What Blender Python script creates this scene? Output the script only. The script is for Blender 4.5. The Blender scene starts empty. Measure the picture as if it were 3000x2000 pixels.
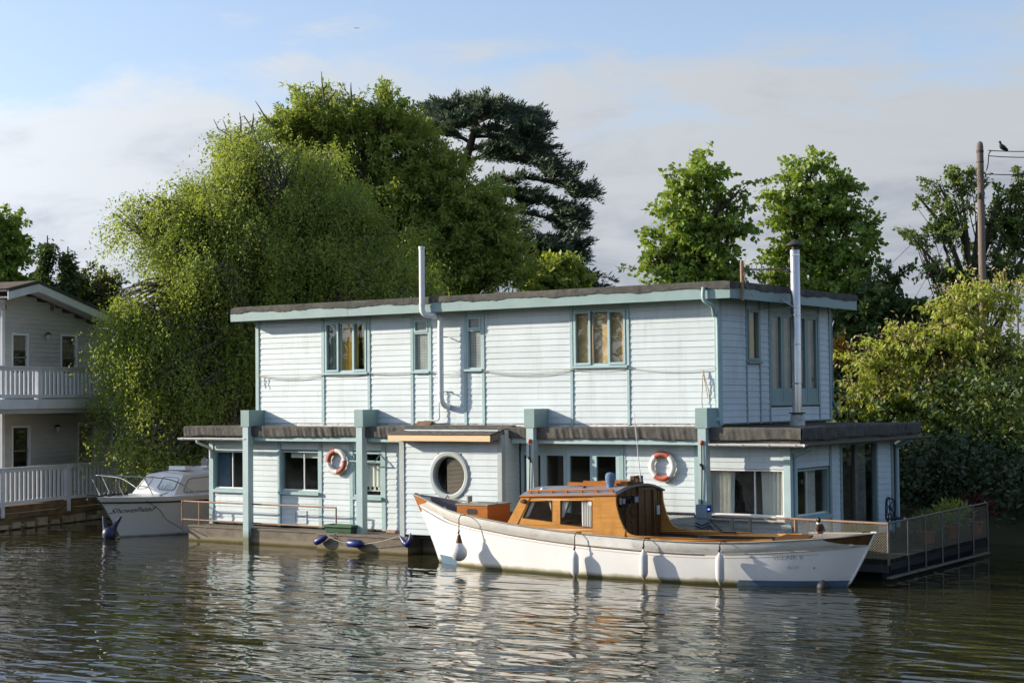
import bpy, bmesh, math, random
import numpy as np
from math import radians, sin, cos, pi, atan2, sqrt
from mathutils import Vector, Matrix
from mathutils.bvhtree import BVHTree

random.seed(7)
RNG = np.random.default_rng(11)
SC = bpy.context.scene
COL = SC.collection

# ------------------------------------------------------------------ camera
# House axes: +X runs along the houseboat's long front (to the right), +Y away from the river, water at z = 0.
FPX, YAW, PITCH, ROLL, HC = 4728.35, radians(34.66), radians(1.996), radians(-.559), 3.40
FW = np.array([-sin(YAW)*cos(PITCH), cos(YAW)*cos(PITCH), sin(PITCH)])
_r0 = np.array([cos(YAW), sin(YAW), 0.0]); _u0 = np.cross(_r0, FW)
RT = cos(ROLL)*_r0 + sin(ROLL)*_u0
UP = -sin(ROLL)*_r0 + cos(ROLL)*_u0
CAMP = np.array([0, 0, HC])
cam = bpy.data.cameras.new('camera'); cam_o = bpy.data.objects.new('camera', cam); COL.objects.link(cam_o)
cam.sensor_width = 36.0; cam.sensor_fit = 'HORIZONTAL'; cam.lens = FPX*36/3000
cam.clip_start = 0.5; cam.clip_end = 3000
m = Matrix.Identity(4)
for i in range(3):
    m[i][0], m[i][1], m[i][2], m[i][3] = RT[i], UP[i], -FW[i], CAMP[i]
cam_o.matrix_world = m
SC.camera = cam_o

def ray(x, y): return FW + (x-1500)/FPX*RT - (y-1000)/FPX*UP
def onY(x, y, Y): d = ray(x, y); return CAMP + d*(Y/d[1])
def onX(x, y, X): d = ray(x, y); return CAMP + d*(X/d[0])
def onZ(x, y, Z): d = ray(x, y); return CAMP + d*((Z-HC)/d[2])
def dep(x, y, D): return CAMP + ray(x, y)*D

# ------------------------------------------------------------------ light and sky
SUN = np.array([0.96, 0.45, -0.342]); SUN = SUN/np.linalg.norm(SUN)      # direction the light travels
sl = bpy.data.lights.new('sun', 'SUN'); so = bpy.data.objects.new('sun', sl); COL.objects.link(so)
sl.energy = 4.2; sl.angle = radians(0.5); sl.color = (1.0, 0.89, 0.74)
so.rotation_euler = Vector(SUN).to_track_quat('-Z', 'Y').to_euler(); so.location = (-40, -20, 40)
W = bpy.data.worlds.new('World'); SC.world = W; W.use_nodes = True
nt = W.node_tree; N = nt.nodes; L = nt.links; N.clear()
def nd(t, **k):
    n = N.new(t)
    for a, b in k.items(): setattr(n, a, b)
    return n
out = nd('ShaderNodeOutputWorld'); bg = nd('ShaderNodeBackground'); bg.inputs['Strength'].default_value = 0.1
sky = nd('ShaderNodeTexSky'); sky.sky_type = 'NISHITA'; sky.sun_disc = False
sky.sun_elevation = math.asin(-SUN[2]); sky.sun_rotation = atan2(-SUN[0], -SUN[1])
sky.air_density = 1.0; sky.dust_density = 0.6; sky.ozone_density = 2.0
tc = nd('ShaderNodeTexCoord'); sep = nd('ShaderNodeSeparateXYZ'); L.new(tc.outputs['Generated'], sep.inputs[0])
def mth(op, a, b=None, c=None):
    n = nd('ShaderNodeMath', operation=op)
    for i, v in enumerate((a, b, c)):
        if v is None: continue
        if isinstance(v, (int, float)): n.inputs[i].default_value = v
        else: L.new(v, n.inputs[i])
    return n.outputs[0]
zz = mth('MAXIMUM', sep.outputs[2], 0.0)
den = mth('ADD', zz, 0.16)
uu = mth('DIVIDE', sep.outputs[0], den); vv = mth('DIVIDE', sep.outputs[1], den)
cmb = nd('ShaderNodeCombineXYZ'); L.new(uu, cmb.inputs[0]); L.new(vv, cmb.inputs[1])
def noise(vec, scale, detail, rough, dist=0.0, off=(0, 0, 0)):
    mp = nd('ShaderNodeMapping'); mp.inputs['Location'].default_value = off; L.new(vec, mp.inputs[0])
    n = nd('ShaderNodeTexNoise'); n.inputs['Scale'].default_value = scale; n.inputs['Detail'].default_value = detail
    n.inputs['Roughness'].default_value = rough; n.inputs['Distortion'].default_value = dist
    L.new(mp.outputs[0], n.inputs['Vector']); return n.outputs['Fac']
n1 = noise(cmb.outputs[0], 1.1, 7, .58, .3, (3.1, 1.7, 0))
n2 = noise(cmb.outputs[0], 3.4, 6, .6, .4, (8.3, 2.2, 0))
cov = mth('ADD', mth('MULTIPLY', mth('SUBTRACT', n1, .5), 2.0), mth('MULTIPLY', mth('SUBTRACT', n2, .5), 1.3))
low = mth('MULTIPLY', mth('SUBTRACT', 0.200, zz), 9.0)            # a thick bank of cloud low over the horizon, all round
cf = mth('ADD', cov, low)
ramp = nd('ShaderNodeMapRange', interpolation_type='SMOOTHSTEP'); ramp.inputs[1].default_value = -.16; ramp.inputs[2].default_value = .34; ramp.inputs[3].default_value = .20
L.new(cf, ramp.inputs[0])
shade = noise(cmb.outputs[0], 2.3, 7, .62, .6, (1.2, 5.4, 0))
# brightness of the cloud: sunlit tops towards its upper edge, greyer where it is thick
thick = nd('ShaderNodeMapRange', interpolation_type='SMOOTHSTEP'); thick.inputs[1].default_value = .3; thick.inputs[2].default_value = 2.1
L.new(mth('ADD', cf, mth('MULTIPLY', mth('SUBTRACT', shade, .5), 3.0)), thick.inputs[0])
ccol = nd('ShaderNodeMix', data_type='RGBA'); L.new(thick.outputs[0], ccol.inputs[0])
ccol.inputs[6].default_value = (3.45, 3.65, 3.9, 1); ccol.inputs[7].default_value = (1.95, 2.2, 2.7, 1)
skyb = nd('ShaderNodeMix', data_type='RGBA', blend_type='MULTIPLY'); skyb.inputs[0].default_value = 1.0
L.new(sky.outputs[0], skyb.inputs[6]); skyb.inputs[7].default_value = (1.42, 1.33, 1.40, 1)
# cloud glows brighter towards the sun, boosted out of view to add fill light
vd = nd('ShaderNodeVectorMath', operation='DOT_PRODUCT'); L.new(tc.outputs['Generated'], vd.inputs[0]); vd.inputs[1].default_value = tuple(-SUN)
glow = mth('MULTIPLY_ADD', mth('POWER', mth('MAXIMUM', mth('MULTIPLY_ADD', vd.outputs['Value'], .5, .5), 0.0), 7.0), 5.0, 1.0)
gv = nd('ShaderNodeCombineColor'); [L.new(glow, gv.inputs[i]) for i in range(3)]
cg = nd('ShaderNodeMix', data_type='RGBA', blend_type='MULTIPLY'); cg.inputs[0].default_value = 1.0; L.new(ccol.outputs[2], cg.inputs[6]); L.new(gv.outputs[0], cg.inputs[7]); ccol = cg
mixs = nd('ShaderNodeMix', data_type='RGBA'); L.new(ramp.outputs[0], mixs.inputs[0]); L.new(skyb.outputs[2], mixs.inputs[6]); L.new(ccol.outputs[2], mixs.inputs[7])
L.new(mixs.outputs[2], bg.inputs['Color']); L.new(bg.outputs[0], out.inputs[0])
SC.view_settings.view_transform = 'Standard'; SC.view_settings.look = 'None'
SC.view_settings.gamma = 1.0; SC.view_settings.exposure = 0.68; SC.view_settings.use_curve_mapping = False
SC.render.engine = 'CYCLES'
SC.cycles.max_bounces = 8; SC.cycles.diffuse_bounces = 3; SC.cycles.glossy_bounces = 4
SC.cycles.transparent_max_bounces = 16; SC.cycles.transmission_bounces = 4
SC.cycles.caustics_reflective = False; SC.cycles.caustics_refractive = False
SC.cycles.use_denoising = True

# ------------------------------------------------------------------ materials
MT = {}
def mat(name, col, rough=.6, var=.10, vscale=3.0, spec=.4, metal=0.0, bump=0.0, bscale=30.0, fine=None, stretch=(1, 1, 1), col2=None, sub=None, dirt=None, streak=None):
    """principled paint/wood/metal with colour drift (col -> col2 by noise), fine grain and optional dirt"""
    mt = bpy.data.materials.new(name); mt.use_nodes = True; MT[name] = mt
    t = mt.node_tree; n = t.nodes; l = t.links
    b = n['Principled BSDF']; b.inputs['Roughness'].default_value = rough
    b.inputs['Specular IOR Level'].default_value = spec; b.inputs['Metallic'].default_value = metal
    g = n.new('ShaderNodeNewGeometry')
    mp = n.new('ShaderNodeMapping'); mp.inputs['Scale'].default_value = stretch; l.new(g.outputs['Position'], mp.inputs[0])
    nz = n.new('ShaderNodeTexNoise'); nz.inputs['Scale'].default_value = vscale; nz.inputs['Detail'].default_value = 6; nz.inputs['Roughness'].default_value = .65
    l.new(mp.outputs[0], nz.inputs['Vector'])
    mr = n.new('ShaderNodeMapRange'); mr.inputs[1].default_value = .3; mr.inputs[2].default_value = .7; l.new(nz.outputs['Fac'], mr.inputs[0])
    mx = n.new('ShaderNodeMix'); mx.data_type = 'RGBA'; l.new(mr.outputs[0], mx.inputs[0])
    c = np.array(col[:3], float)
    c2 = np.array(col2[:3], float) if col2 is not None else c*(1-2*var)
    c1 = c if col2 is not None else c*(1+var)
    mx.inputs[6].default_value = (*np.clip(c1, 0, .95), 1); mx.inputs[7].default_value = (*np.clip(c2, 0, .95), 1)
    cur = mx.outputs[2]
    # each separate piece differs slightly
    ri = n.new('ShaderNodeObjectInfo'); rr = n.new('ShaderNodeMapRange'); rr.inputs[3].default_value = .94; rr.inputs[4].default_value = 1.04; l.new(ri.outputs['Random'], rr.inputs[0])
    mm = n.new('ShaderNodeMix'); mm.data_type = 'RGBA'; mm.blend_type = 'MULTIPLY'; mm.inputs[0].default_value = 1
    cc = n.new('ShaderNodeCombineColor'); [l.new(rr.outputs[0], cc.inputs[i]) for i in range(3)]
    l.new(cur, mm.inputs[6]); l.new(cc.outputs[0], mm.inputs[7]); cur = mm.outputs[2]
    if dirt:   # (colour, scale, lo, hi, stretch)
        dc, ds, lo, hi, st = dirt
        mp2 = n.new('ShaderNodeMapping'); mp2.inputs['Scale'].default_value = st; mp2.inputs['Location'].default_value = (3, 7, 1); l.new(g.outputs['Position'], mp2.inputs[0])
        n2 = n.new('ShaderNodeTexNoise'); n2.inputs['Scale'].default_value = ds; n2.inputs['Detail'].default_value = 8; n2.inputs['Roughness'].default_value = .7; l.new(mp2.outputs[0], n2.inputs['Vector'])
        r2 = n.new('ShaderNodeMapRange'); r2.inputs[1].default_value = lo; r2.inputs[2].default_value = hi; l.new(n2.outputs['Fac'], r2.inputs[0])
        m2 = n.new('ShaderNodeMix'); m2.data_type = 'RGBA'; l.new(r2.outputs[0], m2.inputs[0]); l.new(cur, m2.inputs[6]); m2.inputs[7].default_value = (*dc, 1); cur = m2.outputs[2]
    if streak:  # list of (zlo, zhi, colour, wobble): waterline stains with their own uneven edge
        sp = n.new('ShaderNodeSeparateXYZ'); l.new(g.outputs['Position'], sp.inputs[0])
        for zlo, zhi, sc_, wob in streak:
            n3 = n.new('ShaderNodeTexNoise'); n3.inputs['Scale'].default_value = 4.0; n3.inputs['Detail'].default_value = 7; l.new(g.outputs['Position'], n3.inputs['Vector'])
            a = n.new('ShaderNodeMath'); a.operation = 'MULTIPLY_ADD'; l.new(n3.outputs['Fac'], a.inputs[0]); a.inputs[1].default_value = wob; l.new(sp.outputs[2], a.inputs[2])
            r3 = n.new('ShaderNodeMapRange'); r3.inputs[1].default_value = zlo+wob*.5; r3.inputs[2].default_value = zhi+wob*.5; r3.inputs[3].default_value = 1; r3.inputs[4].default_value = 0; l.new(a.outputs[0], r3.inputs[0])
            m3 = n.new('ShaderNodeMix'); m3.data_type = 'RGBA'; l.new(r3.outputs[0], m3.inputs[0]); l.new(cur, m3.inputs[6]); m3.inputs[7].default_value = (*sc_, 1); cur = m3.outputs[2]
    l.new(cur, b.inputs['Base Color'])
    if bump:
        nb = n.new('ShaderNodeTexNoise'); nb.inputs['Scale'].default_value = bscale; nb.inputs['Detail'].default_value = 5; l.new(mp.outputs[0], nb.inputs['Vector'])
        bp = n.new('ShaderNodeBump'); bp.inputs['Strength'].default_value = bump; bp.inputs['Distance'].default_value = .02; l.new(nb.outputs['Fac'], bp.inputs['Height']); l.new(bp.outputs[0], b.inputs['Normal'])
    if sub: pass
    return mt

mat('paint_pale', (.60, .68, .70), .5, .05, 1.5, bump=.12, bscale=60, dirt=((.40, .45, .42), 2.6, .53, .90, (1.8, 1.8, .22)))
mat('paint_teal', (.265, .385, .37), .45, .07, 2.0, bump=.08, bscale=60, dirt=((.20, .27, .24), 5, .62, .95, (1, 1, 1)))
mat('paint_trim', (.36, .50, .50), .5, .07, 2.5, bump=.1, bscale=60, dirt=((.30, .34, .30), 5, .6, .95, (1, 1, 1)))
mat('paint_post', (.43, .56, .56), .45, .06, 2.5, dirt=((.30, .36, .30), 4, .6, .95, (1, 1, .3)), streak=[(.12, .34, (.16, .18, .10), .12)])
mat('paint_frame', (.40, .55, .56), .45, .05, 2.5)
mat('paint_white', (.80, .80, .77), .4, .04, 3)
mat('pvc_white', (.74, .76, .75), .35, .04, 3)
mat('ring_grey', (.42, .47, .46), .5, .06, 3)
mat('felt', (.112, .108, .096), .95, .22, 6, spec=.15, bump=.6, bscale=45, dirt=((.20, .19, .15), 1.3, .5, .9, (1, 1, 1)))
mat('shingle', (.15, .14, .125), .95, .25, 9, spec=.15, bump=.6, bscale=60)
mat('pine', (.80, .56, .33), .55, .10, 3, stretch=(.3, 4, 8))
mat('soffit', (.42, .46, .45), .7, .08, 3)
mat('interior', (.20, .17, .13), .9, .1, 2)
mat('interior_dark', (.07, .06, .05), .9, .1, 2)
mat('concrete', (.21, .18, .14), .9, .18, 3, spec=.2, bump=.5, bscale=25, dirt=((.09, .075, .055), 1.8, .48, .75, (1, 1, 1.6)), streak=[(.10, .17, (.26, .22, .15), .10), (.015, .07, (.10, .085, .03), .05)])
mat('deck_wood', (.22, .19, .15), .85, .22, 5, spec=.2, bump=.4, bscale=40, stretch=(.5, 4, 4), dirt=((.10, .10, .05), 3, .55, .8, (1, 1, 1)))
mat('rust', (.33, .19, .11), .8, .25, 14, spec=.3, col2=(.44, .31, .22), bump=.3, bscale=80)
mat('rail_old', (.24, .19, .13), .8, .2, 10, col2=(.30, .25, .20))
mat('rail_pale', (.17, .15, .13), .7, .15, 10)
mat('wire', (.27, .25, .17), .6, .1, 8)
mat('deck_dark', (.045, .04, .03), 1.0, .25, 4, spec=.03, bump=.4, bscale=30)
mat('steel', (.60, .58, .55), .30, .05, 4, metal=1.0, spec=.5)
mat('chrome', (.75, .75, .75), .1, .03, 4, metal=1.0)
mat('dark_metal', (.05, .045, .04), .6, .1, 6)
mat('black', (.015, .015, .017), .6, .1, 6)
mat('curtain_white', (.86, .83, .76), .9, .06, 3)
mat('curtain_gold', (.78, .52, .14), .9, .12, 3)
mat('curtain_olive', (.42, .38, .20), .9, .12, 3)
mat('curtain_grey', (.34, .36, .33), .9, .12, 3)
mat('blind_wood', (.78, .50, .23), .5, .15, 5)
mat('blue_cloth', (.06, .14, .22), .8, .1, 3)
mat('plastic_green', (.05, .13, .065), .45, .1, 3)
mat('soil', (.05, .035, .02), .95, .2, 20)
mat('navy_vinyl', (.035, .04, .085), .4, .15, 6)
mat('blue_vinyl', (.018, .03, .16), .35, .15, 6)
mat('blue_canvas', (.055, .13, .25), .85, .15, 6, col2=(.16, .24, .34), bump=.4, bscale=20)
mat('rope_light', (.50, .46, .36), .9, .15, 20)
mat('rope_brown', (.075, .035, .018), .9, .2, 20)
mat('rope_dark', (.03, .03, .028), .9, .2, 20)
mat('ring_red', (.42, .10, .055), .6, .12, 6)
mat('ring_white', (.80, .78, .74), .6, .04, 6, dirt=((.55, .50, .42), 6, .6, .9, (1, 1, 1)))
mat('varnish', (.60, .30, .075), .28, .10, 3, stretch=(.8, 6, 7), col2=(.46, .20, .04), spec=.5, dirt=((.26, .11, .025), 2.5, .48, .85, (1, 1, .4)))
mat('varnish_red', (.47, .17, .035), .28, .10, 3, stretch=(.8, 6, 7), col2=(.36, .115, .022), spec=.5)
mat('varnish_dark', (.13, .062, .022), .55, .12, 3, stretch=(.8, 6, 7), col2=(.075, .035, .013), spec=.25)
mat('hull_white', (.86, .855, .83), .32, .03, 1.2, spec=.5, dirt=((.52, .45, .34), 2.4, .60, .92, (.5, .5, 2.2)), streak=[(.06, .11, (.45, .41, .28), .08), (.03, .06, (.13, .125, .06), .04), (-.02, .025, (.035, .04, .02), .03)])
mat('hull_grey', (.80, .79, .75), .45, .08, 3, dirt=((.32, .29, .22), 5, .55, .85, (.5, .5, 2)))
mat('cap_grey', (.29, .27, .22), .6, .12, 5, dirt=((.14, .12, .08), 6, .52, .85, (1, 1, 1)))
mat('boot_blue', (.10, .17, .24), .5, .1, 4, dirt=((.12, .12, .07), 4, .5, .8, (1, 1, 1)))
mat('deck_grey', (.13, .125, .14), .75, .1, 4)
mat('roof_grey', (.20, .22, .25), .8, .08, 4)
mat('gel_white', (.88, .88, .86), .25, .03, 2, spec=.5, streak=[(-.02, .06, (.035, .03, .025), .04)])
mat('gel_cream', (.85, .84, .79), .3, .03, 2, dirt=((.5, .46, .36), 3, .6, .9, (1, 1, 1)))
mat('rubber', (.02, .02, .022), .6, .1, 5)
mat('fender_white', (.66, .66, .65), .4, .05, 5, dirt=((.45, .42, .36), 8, .6, .9, (1, 1, 1)))
mat('fender_tip', (.30, .22, .16), .6, .1, 5)
mat('siding', (.43, .42, .39), .75, .06, 2.5, bump=.15, bscale=50, stretch=(1, 1, 4))
mat('house_white', (.62, .64, .66), .5, .05, 2.5, dirt=((.45, .45, .42), 3, .6, .9, (1, 1, 1)))
mat('roof_tile', (.24, .20, .165), .85, .15, 6, bump=.3, bscale=40)
mat('dark_edge', (.05, .05, .05), .7, .1, 5)
mat('timber_base', (.17, .115, .06), .85, .3, 3, bump=.4, bscale=20, stretch=(1, 1, 3), dirt=((.05, .04, .03), 2, .5, .8, (1, 1, 1)))
mat('stone_pale', (.34, .30, .20), .9, .2, 5, bump=.5, bscale=20)
mat('lamp_glass', (.45, .45, .42), .3, .05, 5)
mat('bark', (.085, .065, .045), .9, .25, 8, bump=.6, bscale=20, stretch=(1, 1, .3))
mat('bark_pale', (.15, .13, .10), .9, .25, 8, bump=.6, bscale=20, stretch=(1, 1, .3))
mat('bark_cedar', (.10, .075, .06), .9, .25, 8, bump=.6, bscale=20)
mat('pole_wood', (.23, .185, .15), .9, .18, 5, bump=.4, bscale=30, stretch=(1, 1, .12), col2=(.14, .11, .088))
mat('earth', (.06, .05, .03), .95, .3, .8, bump=.6, bscale=5, col2=(.045, .06, .02))
mat('lead_flash', (.52, .52, .50), .6, .2, 8)
mat('brown_box', (.20, .12, .07), .8, .2, 8)
mat('screen_grey', (.30, .32, .37), .25, .05, 4)
mat('paper', (.45, .5, .55), .6, .05, 4)
mat('shore_grey', (.24, .30, .36), .5, .06, 4)
mat('ink_navy', (.012, .02, .045), .5, .05, 4)
mat('ink_faded', (.46, .46, .45), .6, .1, 8)
mat('plinth', (.42, .27, .19), .8, .15, 8)
mat('head_green', (.01, .035, .022), .35, .1, 20)
mat('feather_brown', (.10, .06, .04), .8, .2, 25)
mat('feather_pale', (.42, .36, .31), .8, .15, 25)
mat('feather_dark', (.03, .026, .025), .7, .15, 25)
mat('bird_orange', (.50, .18, .04), .5, .1, 10)
mat('bird_yellow', (.42, .36, .06), .5, .1, 10)
mat('orange_bobble', (.45, .09, .04), .6, .1, 10)
mat('pot_terracotta', (.33, .12, .05), .8, .12, 8)

def led():
    mt = bpy.data.materials.new('led_blue'); mt.use_nodes = True; MT['led_blue'] = mt
    b = mt.node_tree.nodes['Principled BSDF']; b.inputs['Base Color'].default_value = (.03, .06, .5, 1)
    b.inputs['Emission Color'].default_value = (.12, .25, 1, 1); b.inputs['Emission Strength'].default_value = 2.5
led()
def glass(name, tint, refl=1.0, dark=0.0):
    mt = bpy.data.materials.new(name); mt.use_nodes = True; MT[name] = mt
    t = mt.node_tree; n = t.nodes; l = t.links; n.remove(n['Principled BSDF']); o = n['Material Output']
    tr = n.new('ShaderNodeBsdfTransparent'); tr.inputs[0].default_value = (*tint, 1)
    gl = n.new('ShaderNodeBsdfGlossy'); gl.inputs['Roughness'].default_value = .015; gl.inputs[0].default_value = (refl, refl, refl, 1)
    lw_ = n.new('ShaderNodeLayerWeight'); lw_.inputs[0].default_value = .5
    pw_ = n.new('ShaderNodeMath'); pw_.operation = 'POWER'; pw_.inputs[1].default_value = 5.0; l.new(lw_.outputs['Facing'], pw_.inputs[0])
    f2 = n.new('ShaderNodeMath'); f2.operation = 'MULTIPLY_ADD'; f2.inputs[1].default_value = .9; f2.inputs[2].default_value = .045; l.new(pw_.outputs[0], f2.inputs[0]); f2.use_clamp = True
    g = n.new('ShaderNodeNewGeometry'); nz = n.new('ShaderNodeTexNoise'); nz.inputs['Scale'].default_value = 1.6; l.new(g.outputs['Position'], nz.inputs['Vector'])
    bp = n.new('ShaderNodeBump'); bp.inputs['Strength'].default_value = .06; bp.inputs['Distance'].default_value = .05; l.new(nz.outputs['Fac'], bp.inputs['Height']); l.new(bp.outputs[0], gl.inputs['Normal'])
    mx = n.new('ShaderNodeMixShader'); l.new(f2.outputs[0], mx.inputs[0]); l.new(tr.outputs[0], mx.inputs[1]); l.new(gl.outputs[0], mx.inputs[2]); l.new(mx.outputs[0], o.inputs[0])
glass('glass', (.95, .97, .96))
def frosted():
    mt = bpy.data.materials.new('glass_frosted'); mt.use_nodes = True; MT['glass_frosted'] = mt
    t = mt.node_tree; n = t.nodes; l = t.links; b = n['Principled BSDF']; b.inputs['Roughness'].default_value = .3
    g = n.new('ShaderNodeNewGeometry'); mp = n.new('ShaderNodeMapping'); mp.inputs['Rotation'].default_value = (0, radians(45), 0); l.new(g.outputs['Position'], mp.inputs[0])
    ck = n.new('ShaderNodeTexChecker'); ck.inputs['Scale'].default_value = 22; ck.inputs[1].default_value = (.30, .34, .30, 1); ck.inputs[2].default_value = (.40, .44, .40, 1)
    l.new(mp.outputs[0], ck.inputs['Vector']); nz = n.new('ShaderNodeTexNoise'); nz.inputs['Scale'].default_value = 5; l.new(g.outputs['Position'], nz.inputs['Vector'])
    mx = n.new('ShaderNodeMix'); mx.data_type = 'RGBA'; mx.blend_type = 'MULTIPLY'; mx.inputs[0].default_value = .6; l.new(ck.outputs[0], mx.inputs[6]); l.new(nz.outputs['Fac'], mx.inputs[7])
    l.new(mx.outputs[2], b.inputs['Base Color'])
frosted()
def leafmat(name, c1, c2, trans=.35, tint=(1.25, 1.15, .5), rough=.5):
    mt = bpy.data.materials.new(name); mt.use_nodes = True; MT[name] = mt
    t = mt.node_tree; n = t.nodes; l = t.links; b = n['Principled BSDF']; o = n['Material Output']
    g = n.new('ShaderNodeNewGeometry'); nz = n.new('ShaderNodeTexNoise'); nz.inputs['Scale'].default_value = .45; nz.inputs['Detail'].default_value = 3; l.new(g.outputs['Position'], nz.inputs['Vector'])
    ad = n.new('ShaderNodeMath'); ad.operation = 'MULTIPLY_ADD'; l.new(g.outputs['Random Per Island'], ad.inputs[0]); ad.inputs[1].default_value = .6
    sb = n.new('ShaderNodeMath'); sb.operation = 'MULTIPLY_ADD'; l.new(nz.outputs['Fac'], sb.inputs[0]); sb.inputs[1].default_value = 1.5; sb.inputs[2].default_value = -.55; l.new(sb.outputs[0], ad.inputs[2])
    mx = n.new('ShaderNodeMix'); mx.data_type = 'RGBA'; mx.clamp_factor = True; l.new(ad.outputs[0], mx.inputs[0]); mx.inputs[6].default_value = (*c1, 1); mx.inputs[7].default_value = (*c2, 1)
    l.new(mx.outputs[2], b.inputs['Base Color']); b.inputs['Roughness'].default_value = rough; b.inputs['Specular IOR Level'].default_value = .35
    tl = n.new('ShaderNodeBsdfTranslucent'); tm = n.new('ShaderNodeMix'); tm.data_type = 'RGBA'; tm.blend_type = 'MULTIPLY'; tm.inputs[0].default_value = 1
    l.new(mx.outputs[2], tm.inputs[6]); tm.inputs[7].default_value = (*tint, 1); l.new(tm.outputs[2], tl.inputs[0])
    ms = n.new('ShaderNodeMixShader'); ms.inputs[0].default_value = trans; l.new(b.outputs[0], ms.inputs[1]); l.new(tl.outputs[0], ms.inputs[2]); l.new(ms.outputs[0], o.inputs[0])
leafmat('leaf_willow', (.205, .295, .062), (.385, .455, .115), .48)
leafmat('leaf_ash', (.205, .29, .06), (.38, .45, .115), .47)
leafmat('leaf_cedar', (.075, .12, .08), (.16, .21, .14), .15, (1, 1, .8))
leafmat('leaf_maple', (.16, .27, .05), (.31, .41, .085), .45)
leafmat('leaf_oak', (.09, .16, .042), (.20, .27, .075), .35)
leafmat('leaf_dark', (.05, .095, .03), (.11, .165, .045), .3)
leafmat('leaf_cherry', (.30, .38, .07), (.50, .54, .13), .48)
leafmat('leaf_cherry_tip', (.50, .42, .24), (.60, .52, .26), .35, (1.1, 1.0, .7))
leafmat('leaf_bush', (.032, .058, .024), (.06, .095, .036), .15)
leafmat('leaf_olive', (.09, .12, .035), (.18, .19, .06), .35)
leafmat('leaf_red', (.05, .012, .01), (.09, .025, .014), .2, (1, .6, .5))
leafmat('leaf_rust', (.35, .18, .02), (.45, .28, .04), .3)

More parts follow.
